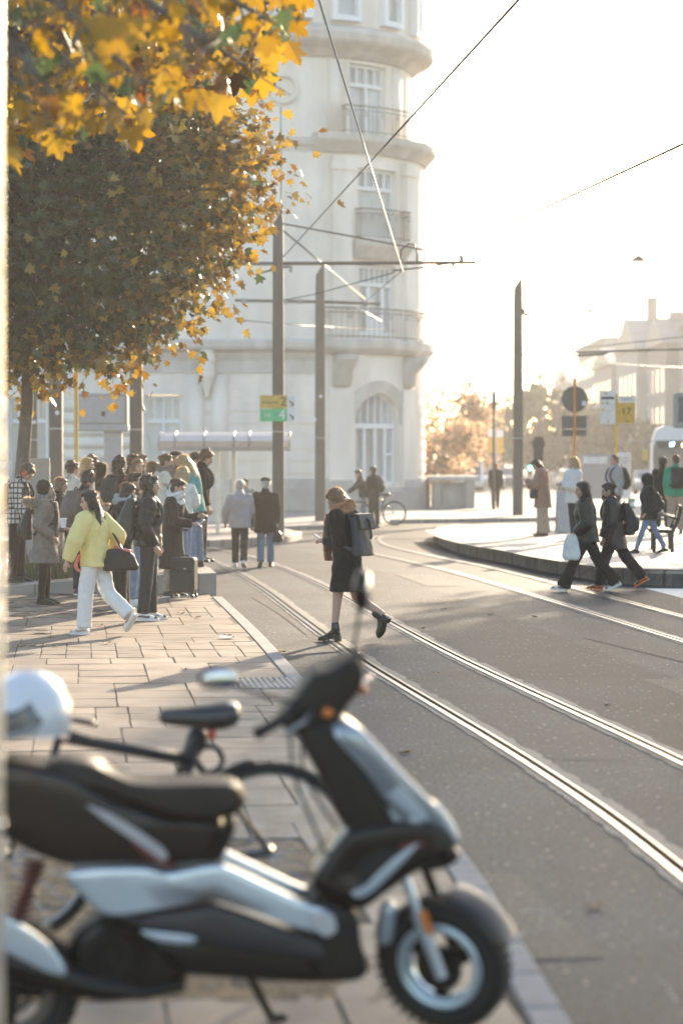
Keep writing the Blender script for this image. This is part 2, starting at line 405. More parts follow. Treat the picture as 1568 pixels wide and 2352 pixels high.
def slabpoly(name, pts, z, m, bev=.02):
    mb = MB(); mb.prism([(p[0], p[1]) for p in pts], lambda x, y, d: V((x, y, d)), -.02, z)
    o = mb.build(name, m, bevel=bev); o['kind'] = 'structure'; return o
fr = [G(px, py) for px, py in ((995, 1241), (1003, 1249), (1040, 1266), (1100, 1282), (1177, 1296), (1252, 1314), (1381, 1336), (1476, 1345), (1568, 1348), (1800, 1352))]
fr = [V(p) for p in spline(fr, 5)]
back = [V((12, 64, 0)), V((4.5, 65.2, 0)), V((3.0, 64.2, 0)), V((2.45, 62.4, 0))]
outline = [(p.x, p.y) for p in fr + back]
cxo = V((5, 52, 0))
slabpoly('tram_platform', outline, .22, mat('platform_kerb', (.15, .14, .125), .8, 0, .3, 5, .4, 40))
inset = [(p[0] + (cxo.x - p[0]) * .012, p[1] + (cxo.y - p[1]) * .012) for p in outline]
slabpoly('tram_platform', outline, .26, tiled('platform_top', (.36, .315, .28), .5, .5), .03).location.z = .002
nose = [p + (cxo - p) * .02 for p in fr]
strip('platform_edge', nose, -.02, .28, .268, KERB)
SEAM = mat('tar_seam', (.055, .055, .055), .95, 0, .2, spec=.1); PATCH = lit_asphalt('asphalt_patch', (.05, .057, .064), .15)
for a, b in (((1.05, 16.1), (1.9, 16.0)), ((2.1, 22.4), (4.2, 22.0)), ((-1.3, 35), (-.4, 27.5)), ((2.7, 27), (4.6, 17))):
    q = spline([V((a[0], a[1], 0)), V(((a[0]+b[0])/2 + rnd.uniform(-.08, .08), (a[1]+b[1])/2, 0)), V((b[0], b[1], 0))], 6); strip('road', q, -.009, .009, .005, SEAM)
for x, y, w_, l_ in ((3.1, 18.5, .7, 3.4), (.75, 9.6, .3, 2.0), (1.35, 38, .6, 4)):
    MB().add([(x, y, .0045), (x + w_, y + .05, .0045), (x + w_ - l_*.11, y + l_, .0045), (x - l_*.11, y + l_, .0045)], [(0, 1, 2, 3)]).build('road', PATCH)['kind'] = 'structure'
slabpoly('far_sidewalk', [(-14, 66.5), (-1.8, 67.5), (1.0, 70.5), (1.5, 75), (6, 77.4), (8, 80), (8.5, 130), (-14, 130)], .13, tiled('far_pavement', (.26, .25, .24), .6, .6, .75))
slabpoly('shelter_platform', [(-14, 54.2), (-3.0, 54.8), (-1.3, 57.5), (-1.0, 61), (-1.6, 65), (-14, 65)], .17, PAVE)
slabpoly('far_kerb', [(6.5, 79), (9.5, 78.5), (22, 82), (24, 130), (8.6, 130)], .12, KERB)
WHITE_PAINT = mat('road_paint', (.62, .61, .58), .6, 0, .25, 9)
q = [G(1478, 1352), G(1568, 1353), G(1640, 1381), G(1568, 1375)]
MB().add([V((p.x, p.y, .007)) for p in q], [(0, 1, 2, 3)]).build('road_marking', WHITE_PAINT)['kind'] = 'structure'
for k in range(5):
    MB().add([(6.3 + k * .9, 84, .006), (6.7 + k * .9, 84, .006), (7.3 + k * .9, 100, .006), (6.9 + k * .9, 100, .006)], [(0, 1, 2, 3)]).build('road_marking', WHITE_PAINT)['kind'] = 'structure'

# ================================================================== CORNER BUILDING
STONE = mat('limestone', (.82, .735, .645), .85, 0, .16, .9, .15, 9, stretch=(1, 1, .35))
STONE2 = mat('weathered_limestone', (.56, .515, .46), .85, 0, .18, 1.6, .25, 12, stretch=(1, 1, .5))
PLINTH = mat('plinth_bluestone', (.42, .385, .35), .8, 0, .14, 2, .2, 14)
FRAMEW = mat('white_window_paint', (.82, .82, .81), .5, 0, .04)
PANE = mat('window_glass', (.44, .46, .47), .07, 0, .25, .5, spec=.9)
CURT = mat('net_curtain', (.62, .64, .64), .9, 0, .08, 3, stretch=(6, 6, .4))
IRON = mat('wrought_iron', (.17, .16, .15), .5, .6, .2)
ZINC = mat('zinc_roof', (.30, .31, .32), .5, .3, .12)
BX, BY, BR = -2.44, 94.0, 5.65
UMAX = BR * 1.95
def SP(u, d, z):
    if u <= 0: return V((BX + u, BY - BR - d, z))
    if u > UMAX:
        a = UMAX / BR; r = BR + d
        return V((BX + r*math.sin(a) + (u-UMAX)*math.cos(a), BY - r*math.cos(a) + (u-UMAX)*math.sin(a), z))
    a = u / BR; r = BR + d
    return V((BX + r * math.sin(a), BY - r * math.cos(a), z))
def usteps(u0, u1):
    out = [u0]; n = max(1, int((u1 - max(u0, 0)) / .45)) if u1 > 0 else 1
    if u0 < 0 < u1: out.append(0.0)
    s = max(u0, 0.0)
    if u1 > 0:
        out += [s + (u1 - s) * k / n for k in range(1, n + 1)]
    else: out.append(u1)
    return out
def sband(mb, prof, u0, u1):
    """sweep a closed (d,z) profile along the facade"""
    mb.loft([[SP(u, d, z) for d, z in prof] for u in usteps(u0, u1)])
def sbox(mb, u0, u1, d0, d1, z0, z1): sband(mb, [(d0, z0), (d1, z0), (d1, z1), (d0, z1)], u0, u1)
def uof(px): return BR * math.asin(max(-1, min(1, (px - 640) / 335.0)))
UW = BR * rad(43)                                        # axis of the corner windows
bld = thing('corner_building', 'pale stone corner building with rounded bay, iron balconies and arched window', 'building', (BX, BY, 0))
inv = V((-BX, -BY, 0))
def bpart(mb, name, m, parent=None, smooth=11):
    o = mb.build(name, m, parent or bld, smooth=smooth)
    if parent is None: o.location = inv
    return o
# window openings: centre u, width, z bottom, z top, arched, floor-depth offset
WIN = [(UW, 2.25, 1.05, 4.45, True, 0), (UW, 1.9, 6.62, 9.2, False, 0), (UW, 2.0, 10.15, 12.75, False, 0), (UW, 2.1, 13.95, 16.65, False, -.5)]
LEFT = [(-4.06, 1.35, .95, 4.35), (-9.0, 1.4, .95, 4.35), (-13.2, 1.4, .95, 4.35)] + [(u, 1.4, zb, zb + 2.5) for zb in (7.0, 10.4, 13.9) for u in (-4.06, -9.0, -13.2)]
for u, w, zb, zt in LEFT: WIN.append((u, w, zb, zt, False, 0 if zb < 13 else -.5))
def wall_level(mb, z0, z1, doff):
    wins = [w for w in WIN if z0 <= w[2] < z1]
    cuts = set(usteps(-16, UMAX + 9)) | {0.0}
    for (uc, w, zb, zt, arch, do) in wins:
        n = 10 if arch else 2
        for k in range(n + 1): cuts.add(uc - w/2 + w * k / n)
    cuts = sorted(cuts)
    cuts = [c for i, c in enumerate(cuts) if i == 0 or c - cuts[i-1] > 1e-5]
    def zarch(wn, u):
        uc, w, zb, zt, arch, do = wn
        if not arch: return zt
        r = w / 2; t = min(1, abs(u - uc) / r); return zt - r + r * math.sqrt(max(0, 1 - t * t))
    def quad(a, b, c, d): mb.add([a, b, c, d], [(0, 1, 2, 3)])
    for a, b in zip(cuts, cuts[1:]):
        cols = sorted([w for w in wins if w[0] - w[1]/2 - 1e-4 <= a and b <= w[0] + w[1]/2 + 1e-4], key=lambda w: w[2])
        za, zbv = z0, z0
        for wn in cols:
            quad(SP(a, doff, za), SP(b, doff, zbv), SP(b, doff, wn[2]), SP(a, doff, wn[2]))
            za, zbv = zarch(wn, a), zarch(wn, b)
            quad(SP(a, doff, za), SP(b, doff, zbv), SP(b, doff-.4, zbv), SP(a, doff-.4, za))
            quad(SP(a, doff, wn[2]), SP(b, doff, wn[2]), SP(b, doff-.4, wn[2]), SP(a, doff-.4, wn[2]))
            for ue in (a, b):
                if abs(abs(ue - wn[0]) - wn[1]/2) < 1e-4 and not wn[4]: quad(SP(ue, doff, wn[2]), SP(ue, doff, wn[3]), SP(ue, doff-.4, wn[3]), SP(ue, doff-.4, wn[2]))
                elif abs(abs(ue - wn[0]) - wn[1]/2) < 1e-4: quad(SP(ue, doff, wn[2]), SP(ue, doff, wn[3]-wn[1]/2), SP(ue, doff-.4, wn[3]-wn[1]/2), SP(ue, doff-.4, wn[2]))
        quad(SP(a, doff, za), SP(b, doff, zbv), SP(b, doff, z1), SP(a, doff, z1))
w = MB(); wall_level(w, 0, 6.3, 0); wall_level(w, 6.3, 13.4, -.03); wall_level(w, 13.4, 17.0, -.53); wall_level(w, 17.0, 21.5, -.33)
bpart(w, 'wall', STONE)
pp = MB()
sband(pp, [(-.1, 0), (.22, 0), (.22, .95), (.12, 1.3), (-.1, 1.3)], -16, UW - 1.3); sband(pp, [(-.1, 0), (.22, 0), (.22, .8), (.12, .95), (-.1, .95)], UW - 1.3, UW + 1.3); sband(pp, [(-.1, 0), (.22, 0), (.22, .95), (.12, 1.3), (-.1, 1.3)], UW + 1.3, UMAX)
bpart(pp, 'plinth', PLINTH)
rc = MB()                                                # rusticated courses on the ground floor
for z in (1.5, 1.95, 2.4, 2.85, 3.3, 3.75):
    for (a, b) in ((-16, -13.95), (-12.4, -9.8), (-8.2, -4.85), (-3.3, UW - 1.75), (UW + 1.75, UMAX)):
        rc = MB(); sbox(rc, a, b, -.05, .05, z, z + .36); bpart(rc, 'stone_course', STONE)
cn = MB()
sband(cn, [(-.1, 5.15), (.06, 5.15), (.08, 5.6), (.16, 5.75), (.16, 5.9), (.5, 6.0), (.55, 6.1), (.55, 6.28), (.4, 6.38), (-.1, 6.38)], -16, uof(735))
sband(cn, [(-.1, 5.85), (.2, 5.9), (.36, 6.05), (.4, 6.12), (.4, 6.36), (.36, 6.44), (-.1, 6.44)], uof(735), UMAX)
sband(cn, [(-.6, 13.1), (-.05, 13.1), (.0, 13.4), (.1, 13.5), (.1, 13.75), (-.6, 13.8)], -16, uof(728))
sband(cn, [(-.6, 13.2), (.1, 13.25), (.3, 13.5), (.42, 13.62), (.46, 13.7), (.46, 13.92), (-.6, 13.95)], uof(728), UMAX)
sband(cn, [(-.6, 16.75), (-.4, 16.8), (-.1, 17.05), (.28, 17.25), (.36, 17.35), (.4, 17.6), (.33, 17.75), (-.6, 18.1)], -16, UMAX)
sband(cn, [(-.4, 21.2), (.3, 21.3), (.4, 21.5), (-.4, 21.6)], -16, UMAX)
bpart(cn, 'cornice', STONE2)
pi = MB()                                                # pilasters, consoles and niche around the bay
for u in (UW - 1.75, UW + 1.75):
    pi = MB(); sbox(pi, u - .38, u + .38, -.05, .22, 6.44, 13.1); sbox(pi, u - .45, u + .45, -.05, .28, 12.6, 12.9); bpart(pi, 'pilaster', STONE); pi = MB()
    sband(pi, [(-.1, 4.6), (.25, 4.75), (.3, 5.2), (.7, 5.6), (.85, 5.84), (-.1, 5.84)], u - .32, u + .32); bpart(pi, 'console', STONE2); pi = MB()
    sbox(pi, u - .3, u + .3, -.6, -.36, 13.96, 16.7); bpart(pi, 'pilaster', STONE); pi = MB()
    sbox(pi, u - .5, u + .5, -.05, .14, .95, 4.6); bpart(pi, 'pier', STONE)
for u in (-2.0, -2.9):
    pi = MB(); sbox(pi, u - .3, u + .3, -.05, .15, 1.3, 5.1); bpart(pi, 'pier', STONE)
pi = MB()
for zb, zt in ((9.4, 9.7),): sband(pi, [(-.1, zb), (.15, zb), (.5, 9.85), (.55, 10.08), (-.1, 10.08)], UW - 1.3, UW + 1.3)
bpart(pi, 'corbel', STONE2); pi = MB()
for r0_, r1_, dd in ((1.14, 1.32, .04), (1.32, 1.48, .065), (1.48, 1.6, .09)):   # stepped archivolts
    pi.loft([[SP(UW + rr*math.cos(a), d_, 3.32 + rr*math.sin(a)) for rr, d_ in ((r0_, -.05), (r0_, dd), (r1_, dd), (r1_, -.05))] for a in [PI*k/28 for k in range(29)]])
bpart(pi, 'arch_stones', STONE2); pi = MB()
for u in (-2.45,):                                      # lantern shaped cartouche on the flat front
    pi.ell(SP(u, .3, 5.2), (.3, .25, .45)); pi.caps(SP(u, .25, 4.9), .22, SP(u, .2, 4.3), .05); pi.caps(SP(u, .2, 5.6), .34, SP(u, .2, 5.85), .3)
bpart(pi, 'cartouche', STONE); pi = MB()
pi.torus(SP(uof(660), -.42, 15.55), .5, .06, SP(uof(660), 0, 0) - SP(uof(660), 1, 0), 28, 6)
bpart(pi, 'medallion', STONE)
def window(uc, w, zb, zt, arch, do, style):
    d = do - .3; f = MB(); g = MB(); c = MB()
    r = w / 2; zs = zt - r if arch else zt
    fw = .09
    sbox(f, uc-r+.005, uc-r+fw, d-.06, d+.08, zb+.005, zs - .005); sbox(f, uc+r-fw, uc+r-.005, d-.06, d+.08, zb+.005, zs - .005)
    sbox(f, uc-r+fw, uc+r-fw, d-.05, d+.07, zb+.01, zb+.12)
    if arch:
        for k in range(16):
            a0, a1 = PI*k/16, PI*(k+1)/16; q = []
            for a, rr in ((a0, r-.012), (a1, r-.012), (a1, r-fw), (a0, r-fw)): q.append((uc + rr*math.cos(a), zs + rr*math.sin(a)))
            f.loft([[SP(x, d-.06, z) for x, z in q], [SP(x, d+.08, z) for x, z in q]])
        sbox(f, uc-r+fw, uc+r-fw, d-.05, d+.1, zs-.18, zs+.0)
        for k in range(1, 4): sbox(f, uc-r+2*r*k/4-.05, uc-r+2*r*k/4+.05, d-.05, d+.07, zb+.12, zs-.18)
        for k in range(1, 6):
            x = -r + 2*r*k/6; sbox(f, uc+x-.02, uc+x+.02, d-.03, d+.05, zs, zs + math.sqrt(r*r - x*x) - fw*.6)
        sbox(f, uc+r/2+.05, uc+r-fw, d-.05, d+.07, (zb+zs)/2-.04, (zb+zs)/2+.04)
        top = [(uc + (r-.03)*math.cos(PI*k/16), zs + (r-.03)*math.sin(PI*k/16)) for k in range(17)]
        poly = [(uc-r+.03, zb+.03), (uc+r-.03, zb+.03)] + top
    else:
        sbox(f, uc-r+fw, uc+r-fw, d-.05, d+.07, zt-.12, zt-.01)
        zt2 = zb + (zt - zb) * .72
        sbox(f, uc-r+fw, uc+r-fw, d-.05, d+.09, zt2-.07, zt2+.07)
        if style == 'door':
            for k in (.3, .7): sbox(f, uc-r+w*k-.07, uc-r+w*k+.07, d-.05, d+.08, zb+.12, zt2-.07)
            for k in (.2, .35, .5, .65, .8): sbox(f, uc-r+w*k-.02, uc-r+w*k+.02, d-.04, d+.05, zt2+.07, zt-.12)
            sbox(f, uc-r+w*.3+.07, uc-r+w*.7-.07, d-.05, d+.06, zb+.12, zb+.7)
        else:
            for k in ((.5,) if style == 'two' else (.25, .5, .75)): sbox(f, uc-r+w*k-.035, uc-r+w*k+.035, d-.04, d+.06, zt2+.07, zt-.12)
            if style != 'wide': sbox(f, uc-.05, uc+.05, d-.05, d+.08, zb+.12, zt2-.07)
        poly = [(uc-r+.02, zb+.02), (uc+r-.02, zb+.02), (uc+r-.02, zt-.02), (uc-r+.02, zt-.02)]
    n = len(poly)
    g.loft([[SP(x, d-.035, z) for x, z in poly], [SP(x, d-.015, z) for x, z in poly]])
    c.loft([[SP(x, d-.16, z) for x, z in poly], [SP(x, d-.14, z) for x, z in poly]])
    fo = bpart(f, 'window', FRAMEW, smooth=False); bpart(g, 'pane', PANE, fo, False); bpart(c, 'curtain', CURT, fo, False)
for i, wn in enumerate(WIN):
    window(*wn, 'arch' if wn[4] else ('door' if i in (1,) else ('wide' if i == 2 else 'multi')))
for k, px in enumerate((690, 800, 905, 958)):           # attic dormers set proud of the drum
    uc = uof(px if px < 940 else 952) + (.9 if k == 3 else 0); f = MB(); g = MB()
    for (a, b, z0, z1) in ((-.62, -.42, 18.3, 21), (.42, .62, 18.3, 21), (-.62, .62, 18.1, 18.3), (-.5, .5, 20.8, 21)): sbox(f, uc+a, uc+b, -.33, -.02, z0, z1)
    sbox(g, uc-.42, uc+.42, -.325, -.27, 18.3, 20.8)
    fo = bpart(f, 'window', FRAMEW, smooth=False); bpart(g, 'pane', CURT if k == 0 else PANE, fo, False)
def balcony(u0, u1, d, z0, z1, drop=None):
    b = MB(); r0 = MB()
    us = [u0 + (u1-u0)*k/26 for k in range(27)]
    for z in (z1, z1 - .16, z0 + .08):
        b.tube([SP(u0, .0, z)] + [SP(u, d, z) for u in us] + [SP(u1, .0, z)], .03 if z == z1 else .018, 6)
    for u in us: b.cyl(SP(u, d, z0), SP(u, d, z1), .009, n=5)
    for k in range(1, 5): b.cyl(SP(u0, d*k/5, z0), SP(u0, d*k/5, z1), .012, n=5); b.cyl(SP(u1, d*k/5, z0), SP(u1, d*k/5, z1), .012, n=5)
    for u in us[::4]: b.torus(SP(u + (u1-u0)/52, d, z1-.3), .07, .012, SP(u, d, 0) - SP(u, d+1, 0), 12, 5)
    bpart(b, 'balcony_railing', IRON)
balcony(uof(735) + .1, UW + 3.2, .34, 6.44, 7.55); balcony(UW - 1.15, UW + 1.15, .5, 10.1, 11.2); balcony(uof(785), UW + 3.0, .36, 13.95, 14.95)
rf = MB()
rf.loft([[SP(u, .1 - .33, 21.6) for u in usteps(-16, UMAX)] + [V((BX+2, BY+12, 21.6)), V((-18.4, BY+12, 21.6))], [V((BX + .5*(SP(u, 0, 0).x - BX) - .5, BY + 2 + .4*(SP(u, 0, 0).y - BY), 25)) for u in usteps(-16, UMAX)] + [V((BX, BY+8, 25)), V((-14, BY+8, 25))]])
bpart(rf, 'roof', ZINC)
# ------------------------------------------------------------------ low kiosk wall right of the building
k = MB(); k.bb(3.55, 5.0, 92.6, 96, .13, 1.1); k.bb(4.72, 5.08, 92.3, 92.6, .13, 1.18); k.bb(3.5, 3.8, 92.35, 92.6, .13, 1.12)
ko = thing('stone_kiosk', 'low grey stone enclosure with flat lid beside the corner building', 'wall', (4.3, 94, .13)); kw = k.build('wall', PLINTH, ko, bevel=.02); kw.location = (-4.3, -94, -.13)
k = MB(); k.bb(3.35, 5.3, 92.2, 96.2, 1.18, 1.36); kw = k.build('lid', mat('lid_stone', (.5, .47, .44), .7), ko, bevel=.03); kw.location = (-4.3, -94, -.13)
# ================================================================== TREES
def leafmat(name, trans=.5):
    m = bpy.data.materials.new(name); m.use_nodes = True; nt = m.node_tree; p = nt.nodes['Principled BSDF']; L = nt.links.new
    at = nt.nodes.new('ShaderNodeAttribute'); at.attribute_name = 'tone'
    tr = nt.nodes.new('ShaderNodeBsdfTranslucent'); mx = nt.nodes.new('ShaderNodeMixShader'); mx.inputs[0].default_value = trans
    hs = nt.nodes.new('ShaderNodeHueSaturation'); hs.inputs['Saturation'].default_value = 1.15; hs.inputs['Value'].default_value = 1.45
    L(at.outputs['Color'], p.inputs['Base Color']); L(at.outputs['Color'], hs.inputs['Color']); L(hs.outputs[0], tr.inputs[0])
    p.inputs['Roughness'].default_value = .45; p.inputs['Specular IOR Level'].default_value = .4
    L(p.outputs[0], mx.inputs[1]); L(tr.outputs[0], mx.inputs[2]); L(mx.outputs[0], nt.nodes['Material Output'].inputs[0]); return m
LEAF = leafmat('plane_leaf', .44); LEAF2 = leafmat('dull_plane_leaf', .36)
BARK = mat('plane_bark', (.16, .135, .105), .9, 0, .3, 5, .6, 18)
OUT_HI = [(0,0),(-.03,-.2),(.1,-.3),(.1,-.58),(.26,-.5),(.33,-.33),(.5,-.42),(.66,-.56),(.68,-.36),(.62,-.2),(.82,-.16),(1,0),(.82,.16),(.62,.2),(.68,.36),(.66,.56),(.5,.42),(.33,.33),(.26,.5),(.1,.58),(.1,.3),(-.03,.2)]
OUT_LO = [(0,0),(-.02,-.22),(.12,-.58),(.33,-.34),(.64,-.52),(.62,-.2),(1,0),(.62,.2),(.64,.52),(.33,.34),(.12,.58),(-.02,.22)]
class Leaves:
    def __init__(s, out): s.mb = MB(); s.cols = []; s.out = out
    def leaf(s, p, size, axis, normal, col):
        a = axis.normalized(); n = (normal - a * normal.dot(a))
        if n.length < 1e-4: n = a.orthogonal()
        n.normalize(); b = n.cross(a); fold = rnd.uniform(.05, .3); curl = rnd.uniform(-.25, .35); vs = []
        for x, y in s.out: vs.append(p + (a * x + b * y + n * (abs(y) * fold - curl * x * x)) * size)
        k = len(s.out); vs.append(p + a * (.4 * size) - n * (curl * .16 * size))
        s.mb.add(vs, [(i, (i + 1) % k, k) for i in range(k)]); s.cols += [col] * k
    def build(s, name, parent, m=None):
        o = s.mb.build(name, m or LEAF, parent)
        at = o.data.color_attributes.new('tone', 'FLOAT_COLOR', 'CORNER'); vals = []
        for c in s.cols: vals += [c[0], c[1], c[2], 1] * 3
        at.data.foreach_set('color', vals); return o
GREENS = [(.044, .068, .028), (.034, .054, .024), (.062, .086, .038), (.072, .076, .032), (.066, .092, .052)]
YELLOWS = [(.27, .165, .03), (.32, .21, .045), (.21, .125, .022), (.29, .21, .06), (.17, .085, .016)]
def rdir():
    while True:
        v = V((rnd.uniform(-1,1), rnd.uniform(-1,1), rnd.uniform(-1,1)))
        if .05 < v.length < 1: return v.normalized()
def plane_tree(name, label, base, cc, rr, nclump, nleaf, ntwig, lsize, yprob, trunk_r=.12, group='plane trees along the stop', hi=False, twig_dir=V((.5, -.1, .5)), spread=.42):
    t = thing(name, label, 'tree', base, 0, group); b = V(base)
    lv = Leaves(OUT_HI if hi else OUT_LO); tw = MB()
    centre = V(cc) - b
    top = V((centre.x * .6, centre.y * .6, centre.z - rr[2] * .25))
    tw.tube([V((0,0,-.1)), V((.02,0,1)), top * .5 + V((.05,.03,0)), top], [trunk_r*1.25, trunk_r, trunk_r*.85, trunk_r*.6], 10)
    clumps = []
    for i in range(nclump):
        d = rdir(); r = rnd.random() ** .42
        clumps.append(centre + V((d.x*rr[0]*r, d.y*rr[1]*r, d.z*rr[2]*r)))
    for c in clumps[::6]:
        mid = top * .5 + c * .5 + rdir() * .3; tw.tube([top * .92, mid, c], [trunk_r*.4, trunk_r*.2, .012], 5)
    def put(p, out):
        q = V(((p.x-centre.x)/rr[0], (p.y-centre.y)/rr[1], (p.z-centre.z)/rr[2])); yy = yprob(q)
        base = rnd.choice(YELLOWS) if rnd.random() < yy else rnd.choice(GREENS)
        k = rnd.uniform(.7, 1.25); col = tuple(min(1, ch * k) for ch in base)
        ax = (out * .5 + V((rnd.uniform(-.7,.7), rnd.uniform(-.7,.7), rnd.uniform(-1.1,.0)))); nn = V((rnd.uniform(-.8,.8), rnd.uniform(-1,.4), rnd.uniform(.1,1)))
        lv.leaf(p, lsize * rnd.uniform(.55, 1.2), ax, nn, col)
    for i in range(nleaf):
        c = rnd.choice(clumps); p = c + V((rnd.gauss(0, spread), rnd.gauss(0, spread), rnd.gauss(0, spread * .75)))
        put(p, (p - centre).normalized())
    for i in range(ntwig):
        d = rdir(); s0 = centre + V((d.x*rr[0], d.y*rr[1], d.z*rr[2])) * .72
        dd = (d * .9 + twig_dir * rnd.uniform(.3, 1)).normalized(); ln = rnd.uniform(.6, 1.35) * rr[0] / 3.4; pts = [s0]
        for k in range(5): dd = (dd + rdir() * .16 + V((0,0,.03))).normalized(); pts.append(pts[-1] + dd * ln / 5)
        tw.tube(pts, [.014, .012, .010, .008, .006, .004], 4)
        for k in range(1, 6):
            for q in range(2): put(pts[k] + rdir() * .06, dd)
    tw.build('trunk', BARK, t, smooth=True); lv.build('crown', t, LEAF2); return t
rnd.seed(11)
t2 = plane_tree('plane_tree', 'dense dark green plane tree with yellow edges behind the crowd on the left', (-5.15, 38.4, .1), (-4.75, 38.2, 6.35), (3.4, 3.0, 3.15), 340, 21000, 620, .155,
    lambda q: min(.95, max(.03, 1.35 * (q.x - .3) if q.x > .3 else 0) + max(0, -.66 - q.z) * 1.8 + (.2 if q.length > .97 else .0)), hi=False)  # autumn yellow weighted to right and low edges, colouring in the backlit glow
rnd.seed(5)
# near tree: stands left of the frame, its lowest boughs hang into the top left corner
nt_ = thing('plane_tree', 'near plane tree reaching in with big backlit golden leaves at the top left', 'tree', (-4.6, 14.5, .02), 0, 'plane trees along the stop')
lv = Leaves(OUT_HI); tw = MB(); nb = V((-4.6, 14.5, .02))
tw.tube([(0,0,-.1), (.02,0,1.5), (.1,.05,3.6), (.2,0,6.5)], [.2, .17, .15, .1], 10)
def near_leaf(p, s=None):
    r = rnd.random(); base = rnd.choice(YELLOWS[:3]) if r < .62 else (rnd.choice([(.13, .05, .014), (.07, .035, .014), (.17, .08, .015), (.05, .03, .014)]) if r < .86 else rnd.choice(GREENS))  # dark browns put shade from neighbouring leaves into the leaf colour
    k = rnd.uniform(.8, 1.3); ax = V((rnd.uniform(-.6,.6), rnd.uniform(-.6,.6), rnd.uniform(-1.2,-.15))); nn = V((rnd.uniform(-1,1), rnd.uniform(-1,1), rnd.uniform(-.2,.8)))
    lv.leaf(p - nb, s or rnd.uniform(.0078, .0122) * p.y, ax, nn, tuple(min(1, c*k) for c in base))
cnt = 0
LOW = [(0, 395), (60, 380), (150, 365), (300, 352), (420, 300), (520, 255), (600, 225), (655, 175), (690, 95), (722, 10), (735, -80), (745, -400)]
def lowest(px):
    for (a, ya), (b, yb) in zip(LOW, LOW[1:]):
        if a <= px <= b: return ya + (yb - ya) * (px - a) / (b - a)
    return 395 if px < 0 else -600
boughs = []
for (px, py, Y) in ((640, 60, 13.5), (560, 150, 15), (480, 100, 11.5), (330, 190, 12.5), (250, 230, 14.5), (120, 210, 13), (60, 120, 10.8), (420, -60, 12), (600, -120, 15.5), (200, 60, 10.5)):
    e = P(px, py, Y) - nb; s0 = V((.15, 0, 4.6 + rnd.uniform(0, 1.2)))
    pts = spline([s0, s0 * .6 + e * .4 + V((0, 0, .45)), s0 * .2 + e * .8 + V((0, 0, .25)), e], 5); boughs.append(pts)
    tw.tube(pts, [.05 * (1 - .9 * i / (len(pts)-1)) + .004 for i in range(len(pts))], 5)
while cnt < 1550:
    px = rnd.uniform(-260, 745); py = rnd.uniform(-900, 395); Y = rnd.uniform(17, 22) if rnd.random() < .78 else rnd.uniform(11, 15)
    if py > lowest(px) - 45 - (40 * rnd.random() if rnd.random() < .7 else 0): continue
    if py < -60 and rnd.random() < .55: continue
    near_leaf(P(px, py, Y)); cnt += 1
for (px, py, Y, s) in ((305, 262, 19, .30), (128, 288, 18.5, .27), (165, 205, 16, .22), (385, 150, 15.4, .22), (270, 110, 13.2, .22), (505, 218, 16, .2), (455, 205, 15.5, .18), (280, 225, 15.2, .2), (300, 35, 11, .2), (620, 105, 15, .18), (250, 40, 10.5, .22)):
    p = P(px, py, Y) - nb
    lv.leaf(p, s, V((rnd.uniform(-.25,.25), -.1, -1)), V((rnd.uniform(-.3,.3), -1, .15)), rnd.choice(YELLOWS[:2]))
    tw.tube([p, p + V((-.03, .02, .12)), p + V((-.12, .05, .26))], [.0035, .003, .004], 4)
for pts in boughs:
    for p in pts[8:]:
        for k in range(3): tw.tube([p, p + rdir() * .15 + V((0, 0, -.08)), p + rdir() * .3 + V((0, 0, -.2))], [.008, .005, .003], 4)
tw.build('trunk', BARK, nt_, smooth=True); lv.build('crown', nt_)
# trees on the right hand platform, just outside the frame: they throw the dappled shade on the road
rnd.seed(21)
t4 = plane_tree('plane_tree', 'plane tree right of the tram platform shading the tracks', (12.6, 52, .26), (12.5, 52, 7.8), (3.3, 5.2, 3.4), 210, 12500, 100, .25, lambda q: .3)
c = copy_tree(t4); c.location = (12.6, 43.5, .26); c.rotation_euler.z = 2.1; c['label'] = 'second plane tree beside the right hand bench, casting shade on the rails'
c = copy_tree(t4); c.location = (16.5, 62, 0); c.rotation_euler.z = 4; c.scale = (1.2, 1.2, 1.25); c['label'] = 'taller plane tree beyond the bus stop on the right'
FARLEAF = leafmat('far_leaf', .5)
def far_tree(label, base, h, w, cols, n, ls, name='street_tree', bare=0):
    t = thing(name, label, 'tree', base, 0, 'trees far down the street'); lv = Leaves([(0,0),(.3,-.5),(1,0),(.3,.5)]); tw = MB()
    tw.tube([(0,0,-.2), (.05,0,h*.3), (0,.1,h*.55), (.1,0,h*.85)], [h*.03, h*.024, h*.016, h*.004], 7)
    cl = []
    for i in range(26):
        d = rdir(); c = V((d.x*w*.5, d.y*w*.5, h*.62 + d.z*h*.36)); cl.append(c); tw.tube([(0, 0, h*.42), c*.5 + V((0, 0, h*.25)), c], [h*.01, h*.006, h*.002], 4)
    for i in range(n):
        c = rnd.choice(cl); p = c + V((rnd.gauss(0, w*.1), rnd.gauss(0, w*.1), rnd.gauss(0, h*.07)))
        k = rnd.uniform(.7, 1.3); lv.leaf(p, ls*rnd.uniform(.6, 1.3), rdir(), rdir(), tuple(min(1, q*k) for q in rnd.choice(cols)))
    tw.build('trunk', BARK, t, smooth=True); lv.build('crown', t, FARLEAF); return t
ORANGE = [(.40, .27, .18), (.34, .22, .14), (.38, .29, .2)]  # orange paled so the leaf colour carries extra distance haze
far_tree('fullest orange street tree just right of the corner building', (6.0, 140, 0), 6.0, 4.2, ORANGE, 1150, .38)
far_tree('thinner orange street tree with bare twigs showing against the white sky', (8.6, 152, 0), 6.2, 3.6, ORANGE, 420, .36)
far_tree('small russet street tree close to the stone kiosk', (5.0, 118, 0), 4.0, 3.0, ORANGE, 900, .34)
